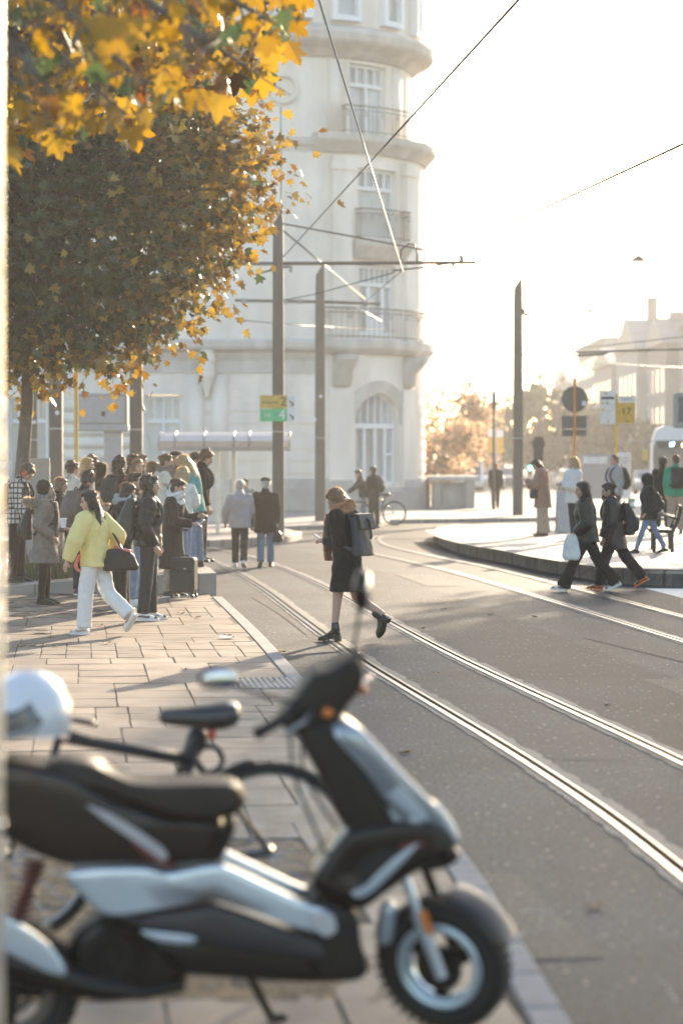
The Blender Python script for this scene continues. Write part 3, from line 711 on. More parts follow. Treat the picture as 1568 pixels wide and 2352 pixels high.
far_tree('hazy grey green tree behind the round sign', (16.6, 195, 0), 7.4, 5.6, [(.09,.09,.06), (.12,.11,.07)], 2000, .7)
far_tree('broad dim tree in front of the terraced houses at far right', (21.5, 188, 0), 5.4, 6.0, [(.10,.09,.06), (.13,.11,.07)], 2000, .7)
far_tree('pale distant tree left of the hazy grey green one', (14.4, 235, 0), 6.6, 4.6, [(.12,.10,.07)], 1200, .7)
far_tree('low dark evergreen beside the parked cars in the distance', (9.9, 185, 0), 4.5, 4.0, [(.08,.08,.05)], 900, .5)
# ================================================================== PEOPLE
SKIN = mat('skin_fair', (.50, .31, .23), .5, 0, .06, 20, .1, 120, spec=.4)
SKIN2 = mat('skin_tan', (.36, .21, .14), .5, 0, .06, 20, .1, 120, spec=.4)
EYE = mat('eye_dark', (.02, .015, .012), .2)
LIP = mat('lip', (.38, .14, .12), .5)
HAIRS = dict(dark=((.018, .012, .009), (.05, .03, .02)), black=((.008, .007, .007), (.02, .017, .016)), brown=((.06, .032, .017), (.12, .065, .035)),
             blond=((.26, .17, .08), (.42, .30, .16)), honey=((.085, .045, .022), (.19, .11, .055)), grey=((.32, .31, .30), (.5, .49, .47)))
def hair_mat(k): return hairm('hair_' + k, HAIRS[k][0], HAIRS[k][1])
STRANDM = {}
def strand_mat(k):
    if k in STRANDM: return STRANDM[k]
    m = bpy.data.materials.new('strand_%s' % (k if isinstance(k, str) else 'fur')); m.use_nodes = True; nt = m.node_tree; p = nt.nodes['Principled BSDF']
    c = HAIRS[k][1] if k in HAIRS else k
    p.inputs['Base Color'].default_value = (*c, 1); p.inputs['Roughness'].default_value = .35
    tr = nt.nodes.new('ShaderNodeBsdfTranslucent'); tr.inputs[0].default_value = (min(1, c[0]*2.2+.15), min(1, c[1]*2+.09), min(1, c[2]*1.8+.05), 1)
    mx = nt.nodes.new('ShaderNodeMixShader'); mx.inputs[0].default_value = .55
    nt.links.new(p.outputs[0], mx.inputs[1]); nt.links.new(tr.outputs[0], mx.inputs[2]); nt.links.new(mx.outputs[0], nt.nodes['Material Output'].inputs[0])
    STRANDM[k] = m; return m
def strands(name, roots, length, m, parent, grav=.5, wid=.0028, jit=.35):
    """thin free hairs: (point, outward direction) pairs"""
    mb = MB()
    for p, d in roots:
        d = (d + rdir() * jit).normalized(); l = length * rnd.uniform(.5, 1.2); side = d.cross(V((rnd.uniform(-1,1), rnd.uniform(-1,1), rnd.uniform(-1,1)))).normalized() * wid
        a = p; b = p + d * l * .55; c = p + (d + V((0, 0, -grav))) * l
        mb.add([a - side, a + side, b + side * .7, b - side * .7, c], [(0, 1, 2, 3), (3, 2, 4)])
    return mb.build(name, m, parent)
UP = V((0, 0, 1))
class Pose: pass
def leg(th=2, out=2, kn=3, fp=0): return (th, out, kn, fp)
def arm(a=3, out=9, el=14, tw=5): return (a, out, el, tw)
PHONE = arm(22, 6, 95, 25); POCKET = arm(-14, 16, 48, 12); REST = arm()
def person(label, pos, yaw, H=1.72, group=None, w=1.0, lean=2, hp=5, hy=0, L=None, Rr=None, aL=REST, aR=REST, skin=None, top=None, bottom=None, shoes=None,
           hair=('short', 'dark'), vox=.013, fuzz=True, sit=None, name='person', face=True, wave=0):
    k = H / 1.75; L = L or leg(); Rr = Rr or leg(-2); skin = skin or SKIN
    root = thing(name, label, 'person', pos, rad(yaw), group)
    p = Pose(); p.root = root; p.k = k
    # ---- legs
    hips, knees, ankles, feet = [], [], [], []
    for s, (th, out, kn, fp) in ((1, L), (-1, Rr)):
        h = V((0, .085 * k * s, 0)); a = rad(th); o = rad(out)
        kd = V((math.sin(a), s * math.sin(o), -math.cos(a))).normalized(); q = h + kd * .435 * k
        a2 = rad(th - kn); sd = V((math.sin(a2), s * math.sin(o) * .4, -math.cos(a2))).normalized(); an = q + sd * .405 * k
        f = rad(fp); fd = V((math.cos(f), s * .12, math.sin(f))).normalized()
        hips.append(h); knees.append(q); ankles.append(an); feet.append(fd)
    low = min(min(an.z - .085 * k * fd.x, (an + fd * .16 * k).z - .05 * k) for an, fd in zip(ankles, feet))
    hz = -low if sit is None else sit
    for l in (hips, knees, ankles):
        for q in l: q.z += hz
    # ---- trunk
    l = rad(lean); sp = V((math.sin(l), 0, math.cos(l))); fw = V((math.cos(l), 0, -math.sin(l))); left = V((0, 1, 0))
    pel = V((0, 0, hz + .03 * k))
    def T(h, x=0, y=0): return pel + sp * (h * k) + fw * (x * k) + left * (y * k)
    nb = T(.50, -.01); hpr = rad(lean * .6 + hp); hyr = rad(hy)
    nd = V((math.sin((l + hpr) * .5), 0, math.cos((l + hpr) * .5))); nt_ = nb + nd * .075 * k
    Mh = Matrix.Rotation(hyr, 3, 'Z') @ Matrix.Rotation(hpr, 3, 'Y')
    hk = k * .5 + .5                                    # heads vary less than bodies
    hc = nt_ + Mh @ V((.022, 0, .085)) * hk
    def HP(x, y, z): return hc + Mh @ V((x, y, z)) * hk
    p.HP, p.Mh, p.T, p.hk = HP, Mh, T, hk
    # ---- arms
    shs, els, wrs, hds = [], [], [], []
    sw = .172 * w
    for s, (a, out, el, tw) in ((1, aL), (-1, aR)):
        sh = T(.43, 0, sw * s); a, out, e, tw = rad(a), rad(out), rad(el), rad(tw)
        ud = V((math.sin(a)*math.cos(out), s * math.sin(out), -math.cos(a)*math.cos(out))); eb = sh + ud * .285 * k
        fd = V((math.sin(a+e)*math.cos(tw), -s * math.sin(tw), -math.cos(a+e)*math.cos(tw))).normalized(); wr = eb + fd * .25 * k
        shs.append(sh); els.append(eb); wrs.append(wr); hds.append(fd)
    p.wr, p.hd, p.sh, p.el, p.hips, p.knees, p.ankles, p.feet = wrs, hds, shs, els, hips, knees, ankles, feet
    # ---- the body: one skin over everything
    b = MB()
    b.ell(HP(-.008, 0, .022), (.094*hk, .075*hk, .098*hk), Mh); b.ell(HP(.03, 0, -.045), (.062*hk, .056*hk, .075*hk), Mh)
    b.ell(HP(.062, 0, -.098), (.026*hk, .027*hk, .02*hk), Mh); b.caps(HP(.082, 0, .012), .011*hk, HP(.106, 0, -.03), .0145*hk)
    b.ell(HP(.07, 0, .03), (.024*hk, .052*hk, .016*hk), Mh); b.ell(HP(.083, 0, -.066), (.014*hk, .024*hk, .014*hk), Mh)
    for s in (1, -1): b.ell(HP(-.012, s * .076, -.012), (.02*hk, .01*hk, .032*hk), Mh); b.ell(HP(.05, s * .04, -.03), (.03*hk, .022*hk, .03*hk), Mh)
    b.caps(nb - sp * .03 * k, .057 * k, nt_ + nd * .03, .05 * k)
    secs = [(-.06, .10, .155), (.03, .11, .165), (.14, .095, .14), (.30, .11, .16), (.40, .10, .165), (.46, .075, .11), (.50, .055, .06)]
    b.loft([circ(T(h), fw, left, rx * k, ry * k * w, 16) for h, rx, ry in secs])
    for i in (0, 1):
        b.caps(shs[i], .05*k, els[i], .04*k); b.caps(els[i], .04*k, wrs[i], .028*k)
        b.caps(hips[i], .085*k, knees[i], .056*k); b.caps(knees[i], .055*k, ankles[i] + UP * .06, .037*k); b.caps(ankles[i] + UP*.06, .037*k, ankles[i], .036*k)
        b.caps(ankles[i] - UP * .03 * k, .034*k, ankles[i] + feet[i] * .12 * k - UP * .05 * k, .026*k)
        d = hds[i]; s = 1 if i == 0 else -1; ax, bx = frame(d, V((0, 0, 1)) if abs(d.z) < .8 else V((1, 0, 0)))
        side = bx if bx.x * 1 + bx.z * .3 > 0 else -bx
        across = ax if abs(d.z) > .8 else bx
        palm = wrs[i] + d * .05 * k
        b.caps(wrs[i] + d * .012, .026*k, palm + d * .02 * k, .030*k)
        inn = V((0, -s, 0)) if abs(d.z) > .8 else V((0, 0, -1))
        for q, (off, ln) in enumerate(((-.026, .062), (-.009, .072), (.009, .069), (.026, .054))):
            f0 = palm + across * off * k + d * .035 * k; f1 = f0 + (d + inn * .25).normalized() * ln * .55 * k; f2 = f1 + (d + inn * 1.0).normalized() * ln * .5 * k
            b.caps(f0, .0095*k, f1, .009*k, 6); b.caps(f1, .009*k, f2, .0075*k, 6)
        t0 = wrs[i] + d * .03 * k - across * .022 * k; b.caps(t0, .012*k, t0 + (d * .8 - across * .5 + inn * .5) * .055 * k, .009*k, 6)
    bo = b.build('body', skin, root); organic(bo, min(vox, .0085), 2)
    if face:
        for s in (1, -1): MB().ell(HP(.0815, s * .031, .006), (.008, .014, .0075), Mh).ell(HP(.088, s * .032, .033), (.007, .02, .004), Mh).build('eye', EYE, root, smooth=True)
        MB().ell(HP(.094, 0, -.066), (.006, .02, .007), Mh).build('mouth', LIP, root, smooth=True)
    # ---- bottoms
    if bottom:
        kind, m = bottom[0], bottom[1]; g = MB()
        g.loft([circ(pel + UP * h * k, V((1,0,0)), left, rx * k, ry * k * w, 16) for h, rx, ry in ((-.13, .09, .13), (-.05, .125, .175), (.06, .122, .17), (.16, .105, .15))])
        rs = dict(skinny=(.098, .064, .056, .047), straight=(.104, .078, .074, .073), wide=(.118, .108, .118, .13), loose=(.112, .095, .092, .09), flare=(.105, .085, .098, .12))[kind]
        for i in (0, 1):
            hm_ = ankles[i] - (ankles[i] - knees[i]).normalized() * (-.03 * k if kind in ('wide', 'flare') else .0)
            pts = [hips[i], hips[i] * .5 + knees[i] * .5, knees[i], knees[i] * .5 + ankles[i] * .5, hm_]
            rr = [rs[0], (rs[0]+rs[1])/2, rs[1], (rs[1]+rs[2])/2*.98, rs[3]]
            g.caps(hips[i], rs[0]*k*.98, hips[i]*.6 + knees[i]*.4, rs[0]*k*.9)
            pts2 = spline(pts, 5); rr2 = [rr[min(int(j/5), 3)] + (rr[min(int(j/5)+1, 4)] - rr[min(int(j/5), 3)]) * (j % 5)/5 for j in range(len(pts2))]
            rr2 = [r * k * (1 + .035 * math.sin(j * 2.4 + i)) for j, r in enumerate(rr2)]
            g.tube(pts2, rr2, 14)
        organic(g.build('trousers', m, root), vox, 3, .011, .07)
    # ---- shoes
    if shoes:
        kind, m = shoes[0], shoes[1]; sm = shoes[2] if len(shoes) > 2 else None; ac = shoes[3] if len(shoes) > 3 else None
        for i in (0, 1):
            fd = feet[i]; sd = V((-fd.y, fd.x, 0)).normalized(); up = fd.cross(sd) * 1.0; up = up if up.z > 0 else -up; an = ankles[i]; base = an - up * .085 * k
            hl_ = kind == 'heel'
            def F(x, y, z): return base + fd * x * k + sd * y * k + up * (z + (.05 * max(0, min(1, (.10 - x) / .12)) if hl_ else 0)) * k
            sh_ = MB(); prof = [(-.065, .026, .05, .02), (-.05, .034, .075, .012), (-.01, .038, .105, .01), (.04, .041, .10, .01), (.09, .046, .075, .01), (.14, .047, .056, .01), (.175, .038, .045, .012), (.192, .02, .032, .016)]
            heel = .0 if kind != 'heel' else .0
            sh_.loft([circ(F(x, 0, (zt + zb) / 2), up, sd, (zt - zb) / 2 * k, wd * k, 12, .8) for x, wd, zt, zb in prof])
            if kind in ('boot', 'heel'):
                sh_.caps(F(-.015, 0, .08), .05*k, an + (knees[i] - an).normalized() * (.10 if kind == 'heel' else .13) * k, .047*k)
            so_ = organic(sh_.build('shoe', m, root), .008, 2)
            if sm or kind == 'heel':
                sl_ = MB(); n0 = []
                zs = (-.0, .022)
                ring = [(-.068, .02), (-.05, .037), (0, .040), (.05, .043), (.10, .049), (.15, .047), (.185, .034), (.198, .012)]
                poly = [(x, y) for x, y in ring] + [(x, -y) for x, y in ring[::-1]]
                sl_.loft([[F(x, y, zs[0]) for x, y in poly], [F(x, y, zs[1]) for x, y in poly]])
                if kind == 'heel':
                    sl_.box(F(-.03, 0, -.02), (.001, .001, .001))
                sl_.build('sole', sm or m, so_)
            if ac:
                pa = MB()
                for s in (1, -1):
                    pa.tube([F(-.05, s*.037, .05), F(.0, s*.043, .055), F(.05, s*.046, .045), F(.09, s*.048, .05)], .010*k, 6)
                pa.ell(F(.15, 0, .035), (.04*k, .045*k, .02*k), Matrix.Rotation(math.atan2(fd.y, fd.x), 3, 'Z')); pa.build('stripe', ac, so_, smooth=True)
    # ---- tops
    if top:
        kind, m = top[0], top[1]; hem = top[2]; o = top[3] if len(top) > 3 else {}
        th = o.get('thick', .022); g = MB(); flare = o.get('flare', 1.0); puff = o.get('puff', 0); lg = o.get('sleeve', 1.0)
        hs = []                                          # (height along the spine, rx, ry)
        body = [(-.06, .122, .172), (.03, .118, .17), (.14, .108, .152), (.30, .122, .17), (.385, .112, .172), (.44, .09, .145), (.485, .068, .088), (.515, .058, .064)]
        hz0 = hem * k; lowr = []
        z0 = T(-.06).z
        if hz0 < z0 - .02:
            n = 7
            for j in range(n, 0, -1):
                t = j / n; z = z0 + (hz0 - z0) * t; f = 1 + (flare - 1) * t
                cxm = (knees[0].x + knees[1].x) / 2 * t * .7
                lowr.append(circ(V((pel.x - .06 * k * math.sin(l) + cxm, 0, z)), V((1,0,0)), left, (.122 * k + th) * f * (1 + .12 * t), (.172 * k * w + th) * f, 20))
            rings = lowr
        else:
            rings = []; cut = (hz0 - pel.z) / k
            body = [(cut, .12, .168)] + [q for q in body if q[0] > cut + .03]
        fine = []
        for j in range(len(body) - 1):
            steps = 4
            for q in range(steps):
                t = q / steps; fine.append(tuple(body[j][c] + (body[j+1][c] - body[j][c]) * t for c in range(3)))
        fine.append(body[-1])
        bst = o.get('bust', 0)
        for h, rx, ry in fine:
            pf = 1 + (puff * (abs(math.sin(h * PI / .085)) - .5) if puff else 0); q = circ(T(h, bst * math.exp(-((h - .31) / .09) ** 2)), fw, left, (rx * k + th) * pf, (ry * k * w + th) * pf, 20); rings.append(q)
        g.loft(rings)
        g.ell(T(.42, -.005), (.10*k + th*.6, .165*k*w + th*.5, .06*k))
        for i in (0, 1):
            ra = (.055*k + th * .9) * o.get('arm', 1.0); rb = (.045*k + th * .8) * o.get('arm', 1.0); rcuff = (.034*k + th * .7) * o.get('cuff', 1.0)
            wend = els[i] + (wrs[i] - els[i]) * lg
            if puff:
                for (A, B, r0, r1, n) in ((shs[i], els[i], ra, rb, 16), (els[i], wend, rb, rcuff, 14)):
                    pts = [A + (B - A) * q / n for q in range(n + 1)]
                    g.tube(pts, [(r0 + (r1 - r0) * q / n) * (1 + puff * 1.4 * (abs(math.sin(q * PI / 4.6)) - .5)) for q in range(n + 1)], 12)
                g.caps(shs[i], ra * .96, els[i], rb * .95); g.caps(els[i], rb * .95, els[i] + (wend - els[i]) * .6, rb * .85)
            else:
                g.caps(shs[i], ra, els[i], rb); g.caps(els[i], rb, els[i] + (wend - els[i]) * .55, (rb + rcuff) / 2); g.tube([els[i], els[i]*.45 + wend*.55, wend], [rb, (rb + rcuff)/2, rcuff], 12)
        col = o.get('collar', .03)
        if col: g.caps(T(.46, -.015), .085*k, nb + nd * col, (.066 + th * .4) * k)
        go = organic(g.build({'coat': 'coat', 'sweater': 'sweater', 'jacket': 'jacket'}[kind], m, root), vox, 3, o.get('folds', .022 if not puff else .008), .085)
        p.top = go
        if o.get('hood'):
            hm_ = o['hood'] if not isinstance(o['hood'], bool) else m
            organic(MB().ell(T(.44, -.10), (.07*k, .14*k, .075*k)).ell(T(.47, -.07), (.08*k, .12*k, .05*k)).build('hood', hm_, go), vox, 3, .02, .06)
    # ---- hair
    if hair:
        st, hcol = hair[0], hair[1]; hm_ = hair_mat(hcol); g = MB(); roots = []
        if st != 'hood':
            g.ell(HP(-.022, 0, .034), (.099*hk, .085*hk, .099*hk), Mh, 18, 12)
            if st not in ('bald',): g.ell(HP(.02, 0, .085), (.066*hk, .062*hk, .036*hk), Mh)
            g.ell(HP(-.06, 0, -.03), (.05*hk, .066*hk, .06*hk), Mh)
        if st in ('long', 'longfront', 'wavy'):
            ln = hair[2] if len(hair) > 2 else .36
            for y in (-.075, -.045, -.015, .015, .045, .075):
                a0 = HP(-.055 - .02 * math.cos(y * 20), y, .02); a1 = HP(-.085, y * 1.05, -.10)
                mid = a1 * .6 + (T(.40, -.15, y)) * .4; e = V((a1.x * .35 + T(.42, -.165).x * .65, a1.y + y * .3, a1.z - ln * rnd.uniform(.75, 1)))
                g.caps(a0, .045*hk, a1, .036*hk); g.caps(a1, .036*hk, mid*.5 + e*.5, .032); g.caps(mid*.5 + e*.5, .032, e, .014)
            for s in (1, -1):
                f0 = HP(.005, s * .08, .03); f1 = HP(-.01, s * .088, -.10); g.caps(f0, .024*hk, f1, .026*hk)
                if st == 'longfront': e = f1 + V((.02, s*.01, -ln*.9)); g.caps(f1, .028, f1*.4 + e*.6, .03); g.caps(f1*.4 + e*.6, .03, e, .012)
        elif st == 'bob':
            for y in (-.07, -.035, 0, .035, .07): g.caps(HP(-.06, y, .02), .045*hk, HP(-.065, y*1.1, -.10), .034*hk)
            for s in (1, -1): g.caps(HP(.0, s*.078, .02), .026*hk, HP(-.005, s*.084, -.10), .024*hk)
        elif st == 'bun': g.ell(HP(-.105, 0, .05), (.045*hk, .045*hk, .042*hk), Mh)
        elif st == 'curly':
            for i in range(34):
                d = rdir(); d.x = -abs(d.x) if rnd.random() < .75 else d.x * .4
                g.ell(HP(-.03 + d.x*.085, d.y*.09, .03 + d.z*.10), (.035*hk,)*3, n=8, m=6)
            if len(hair) > 2:
                for i in range(24): g.ell(HP(-.07 + rnd.uniform(-.04,.02), rnd.uniform(-.1,.1), -.06 - rnd.random()*hair[2]), (.04*hk,)*3, n=8, m=6)
        elif st == 'short':
            for i in range(12): g.ell(HP(.03 + rnd.uniform(-.02,.045), rnd.uniform(-.06,.06), .088 + rnd.uniform(-.01,.02)), (.022*hk,)*3, n=8, m=6)
        elif st == 'ponytail':
            e = HP(-.16, 0, -.10); g.ell(HP(-.105, 0, .05), (.03*hk,)*3); g.caps(HP(-.11, 0, .05), .026*hk, HP(-.15, 0, -.02), .032*hk); g.caps(HP(-.15, 0, -.02), .032*hk, e, .012)
        if st != 'hood':
            ho_ = organic(g.build('hair', hm_, root), .009, 2, .014, .035)
            if fuzz:
                for i in range(200):
                    d = rdir(); d.z = abs(d.z) * .9 if rnd.random() < .7 else d.z
                    if d.x > .55: continue
                    roots.append((HP(-.022 + d.x*.098, d.y*.083, .034 + d.z*.098), (Mh @ V((d.x - .3, d.y, d.z * .5)))))
                if st in ('long', 'longfront', 'curly', 'wavy'):
                    ln = hair[2] if len(hair) > 2 else .3
                    for i in range(160):
                        y = rnd.choice((-1, 1)) * rnd.uniform(.04, .1); z = -rnd.random() * ln
                        roots.append((V((HP(-.09, 0, 0).x, 0, HP(0, 0, .03).z)) + V((rnd.uniform(-.05, .03), y, z)), V((rnd.uniform(-.6, .2), y * 6, -.5))))
                strands('loose_hair', roots, .045, strand_mat(hcol), ho_)
    return p
def worn(p, name, label, cat, base, group=None):
    """a separate thing placed in the wearer's frame; returns (empty, shift)"""
    M = Matrix.Rotation(p.root.rotation_euler.z, 4, 'Z'); loc = V(p.root.location) + (M @ V(base))
    return thing(name, label, cat, loc, p.root.rotation_euler.z, group), -V(base)
def put(mb, name, m, t, sh, **kw):
    mb.v = [tuple(V(v) + sh) for v in mb.v]; return mb.build(name, m, t, **kw)
def backpack(p, label, m, w=.30, h=.44, d=.17, hz=.12, off=.0, m2=None, square=False, group='backpacks worn by people'):
    k = p.k; T = p.T
    t, sh = worn(p, 'backpack', label, 'backpack', T(hz, -.14 - d/2 - off))
    g = MB(); rr = []
    for q in range(9):
        u = q / 8; f = .5 + .5 * math.sin(PI * min(1, max(0, u * .9 + .12))) if not square else 1.0
        dd = d * (f if not square else 1 - .25 * u); rr.append([v for v in circ(T(hz - .02 + h * u, -.13 - dd/2 - off), V((1,0,0)), V((0,1,0)), dd/2*k, w/2*k*(.82 + .18*f) * (1 if not square else 1.06 - .2*u), 16, .55 if not square else .6)])
    g.loft(rr); bo = put(g, 'bag', m, t, sh); organic(bo, .012, 3, .014, .08)
    if square:
        g = MB(); g.loft([[T(hz + h*zz, -.13 - d*xx - off, y*w*.5) for y in (-.98, -.5, 0, .5, .98)] + [T(hz + h*zz + .012, -.13 - d*xx - .014 - off, y*w*.5) for y in (.98, .5, 0, -.5, -.98)] for zz, xx in ((.99, .05), (1.0, .45), (.97, .86), (.80, .99), (.60, 1.06))]); put(g, 'flap', m2 or m, bo and t, sh, smooth=40)
        g = MB(); g.tube([T(hz + h*1.0, -.13 - d*.6 - off, 0), T(hz + h*.8, -.16 - d*1.03 - off, 0), T(hz + h*.42, -.16 - d*1.1 - off, 0), T(hz + h*.36, -.15 - d*1.08 - off, 0)], .016, 6, flat=.4); put(g, 'buckle_strap', BLKPL, t, sh)
    if not square:
        g = MB(); g.ell(T(hz + h*.28, -.13 - d*.92 - off), (.05*k, w*.38*k, h*.24*k)); organic(put(g, 'pocket', m2 or m, t, sh), .012, 2)
    for s in (1, -1):
        g = MB(); pts = spline([T(hz + h*.8, -.16 - off, s*.09), T(.50, -.04, s*.105), T(.46, .10, s*.115), T(.33, .165, s*.125), T(.20, .13, s*.15), T(.12, -.02, s*.175), T(hz + .05, -.15, s*.13)], 5)
        g.tube(pts, .022*k, 8, flat=.45); put(g, 'strap', m2 or m, t, sh, smooth=True)
    g = MB(); g.tube(spline([T(hz+h*.97, -.17-off, -.04), T(hz+h*1.06, -.17-off, 0), T(hz+h*.97, -.17-off, .04)], 4), .010*k, 6); put(g, 'handle', m2 or m, t, sh, smooth=True)
    return t
def phone(p, label, i=0):
    q = p.wr[i] + p.hd[i] * .11 * p.k + V((.01, 0, .03)); t, sh = worn(p, 'phone', label, 'phone', q, 'phones held in hands')
    M = Matrix.Rotation(rad(-35), 3, 'Y'); put(MB().box(q, (.145, .072, .009), M), 'case', mat('phone_case', (.35, .42, .5), .4), t, sh, bevel=.004)
    put(MB().box(q + M @ V((0, 0, .0055)), (.135, .064, .001), M), 'screen', mat('phone_glass', (.06, .07, .08), .1), t, sh)
def headphones(p, m, m2=None):
    HP, Mh, hk = p.HP, p.Mh, p.hk
    b = MB(); pts = [HP(-.012, .098*math.cos(a), .02 + .125*math.sin(a)) for a in [PI*q/14 for q in range(15)]]; b.tube(pts, .014, 8, flat=.6); bo = b.build('headphone_band', m2 or m, p.root, smooth=True)
    for s in (1, -1):
        c = MB(); c.cyl(HP(-.012, s*.072, -.008), HP(-.012, s*.112, -.008), .042*hk, .038*hk, 18); c.torus(HP(-.012, s*.082, -.008), .034*hk, .014, p.Mh @ V((0,1,0)), 20, 8); c.cyl(HP(-.012, s*.112, -.008), HP(-.012, s*.116, -.008), .020*hk, n=14); c.build('ear_cup', m, bo, smooth=35)
def scarf(p, m, ends=True, r=.05, front=.10, name='scarf', length=.38):
    k = p.k; g = MB(); T = p.T
    for j, (h, rr) in enumerate(((.475, .105), (.52, .092), (.56, .088))):
        pts = [T(h + .02*math.sin(a*2 + j) - .03*math.cos(a)*(j == 0), .012 + rr*math.cos(a)*1.05, rr*math.sin(a)) for a in [2*PI*q/18 for q in range(18)]]
        g.loft([circ(c, UP, (c - T(h, .012)).normalized(), r*k*.75, r*k, 8) for c in pts], False, True)
    o = organic(g.build(name, m, p.root), .011, 2, .02, .05)
    if ends:
        e = MB()
        for y, ln in ((.06, length), (-.03, length * .75)):
            a0 = T(.48, .15, y); e.loft([circ(a0 + V((.03*math.sin(t*3), .01*t, -ln*t)), V((1,0,0)), V((0,1,0)), .026*k, .085*k, 10) for t in [q/6 for q in range(7)]])
        organic(e.build('scarf_end', m, o), .010, 2, .02, .05)
    return o
def cloth_tex(name, kind, cols):
    """plaid / check woven into the cloth"""
    m = cloth(name, cols[0]); nt = m.node_tree; p = nt.nodes['Principled BSDF']; L = nt.links.new; tc = nt.nodes.new('ShaderNodeTexCoord'); prev = None
    for ax, sc in (('X', 16), ('Z', 13), ('Y', 16)):
        wv = nt.nodes.new('ShaderNodeTexWave'); wv.wave_type = 'BANDS'; wv.bands_direction = ax; wv.inputs['Scale'].default_value = sc / 3.2; wv.inputs['Distortion'].default_value = 1.2
        L(tc.outputs['Object'], wv.inputs['Vector']); r = nt.nodes.new('ShaderNodeValToRGB'); r.color_ramp.elements[0].position = .74; r.color_ramp.elements[1].position = .84; L(wv.outputs['Fac'], r.inputs[0])
        if ax == 'Y': continue
        mx = nt.nodes.new('ShaderNodeMixRGB'); mx.inputs[2].default_value = (*cols[1], 1); L(r.outputs[0], mx.inputs[0])
        if prev is None: mx.inputs[1].default_value = (*cols[0], 1)
        else: L(prev.outputs[0], mx.inputs[1])
        prev = mx
    L(prev.outputs[0], p.inputs['Base Color']); return m
BLACK = cloth('black_wool', (.010, .0085, .0075)); CHAR = cloth('charcoal_wool', (.026, .022, .019)); TAUPE = cloth('taupe_wool', (.20, .165, .14)); LEMON = cloth('lemon_denim', (.76, .64, .27), .8, var=.06)
WHITED = cloth('white_denim', (.72, .715, .71), .8, var=.05); DJEAN = cloth('dark_denim', (.026, .028, .034)); JEAN = cloth('blue_denim', (.16, .22, .31)); BJEAN = cloth('black_jeans', (.011, .0098, .0095))
NAVYP = mat('navy_puffer_nylon', (.011, .0115, .013), .42, 0, .15, 8, .12, 90, sheen=.05, spec=.3); LEATHER = mat('black_leather', (.010, .008, .0065), .38, 0, .25, 10, .35, 70, spec=.4); BLEATH = mat('brown_black_leather', (.018, .012, .009), .42, 0, .25, 10, .35, 70)
WOOLW = cloth('cream_wool', (.66, .63, .58)); TEAL = cloth('teal_knit', (.10, .30, .28)); LILAC = mat('lilac_padded', (.40, .36, .37), .55, 0, .1, 9, .2, 80, sheen=.3); BROWNC = mat('brown_padded', (.26, .16, .11), .6, 0, .15, 8, .2, 70, sheen=.3)
GREYH = cloth('grey_jersey', (.33, .34, .36)); GREYS = cloth('grey_scarf', (.30, .31, .32)); RUST = cloth_tex('rust_check', 'check', ((.30, .135, .075), (.36, .19, .09))); BEIGE = cloth('beige_trousers', (.36, .29, .23)); OLIVE = cloth('olive_parka', (.025, .022, .017))
PLAID = cloth_tex('cream_plaid', 'plaid', ((.60, .55, .48), (.06, .05, .045))); LVSC = cloth_tex('monogram_scarf', 'check', ((.19, .14, .115), (.26, .21, .18))); GREEN = cloth('green_fleece', (.04, .30, .19))
SOLEW = mat('white_rubber', (.74, .73, .70), .55); SHOEB = mat('black_shoe_leather', (.010, .009, .008), .35); SHOEW = mat('white_shoe_leather', (.70, .69, .67), .45); SHOEN = mat('navy_suede', (.05, .055, .075), .7); PEACH = mat('peach_suede', (.55, .33, .22), .7); ORNG = mat('orange_rubber', (.80, .20, .03), .5); BROWNS = mat('brown_shoe_leather', (.10, .05, .03), .5)
NYLON = mat('black_nylon', (.011, .010, .0095), .6, 0, .2, 10, .2, 120); NYLONG = mat('slate_nylon', (.032, .036, .040), .55, 0, .2, 10, .2, 120); BLKPL = mat('black_plastic', (.018, .018, .018), .35); REDPL = mat('red_plastic', (.55, .06, .02), .4); BRNYL = mat('brown_nylon', (.10, .075, .06), .6, 0, .2, 10, .2, 120)
QL = 'people waiting at the left tram stop'; QR = 'people at the right tram stop'
def plat(px, py):                                         # a foot point on the ramped platform
    z = .2
    for i in range(5): q = G(px, py, z); z = zramp(q.x)
    return G(px, py, z)
# --- 1 the walking woman in front
rnd.seed(3)
g0 = G(757, 1474); 
p = person('woman in black coat and rust check scarf crossing the rails with a square backpack', (g0.x + .19, g0.y, .012), 150, 1.73, lean=5, hp=38, hy=4, L=leg(9, 1, 4, 0), Rr=leg(-9, 1, 44, -55),
    aL=arm(-12, 8, 104, 22), aR=arm(-10, 4, 104, 30), top=('coat', BLACK, .55, dict(thick=.03, flare=1.12, collar=.02, arm=1.12)), shoes=('heel', SHOEB, SHOEB), hair=('bob', 'honey'), vox=.010)
# block heels
for i in (0, 1):
    fd = p.feet[i]; sd = V((-fd.y, fd.x, 0)).normalized(); up = fd.cross(sd); up = up if up.z > 0 else -up; base = p.ankles[i] - up * .085
    hb = MB(); hb.loft([[base + fd * x + sd * y + up * z for x, y in ((-.072, -.03), (-.012, -.034), (-.012, .034), (-.072, .03))] for z in (-.0, .056)]); hb.build('boot_heel', SHOEB, p.root, bevel=.004)
scarf(p, RUST, True, .062, length=.52)
backpack(p, 'slate grey square backpack with flap on the woman crossing the rails', NYLONG, .32, .44, .15, .0, .0, None, True)
phone(p, 'phone held low by the woman crossing the rails', 0)
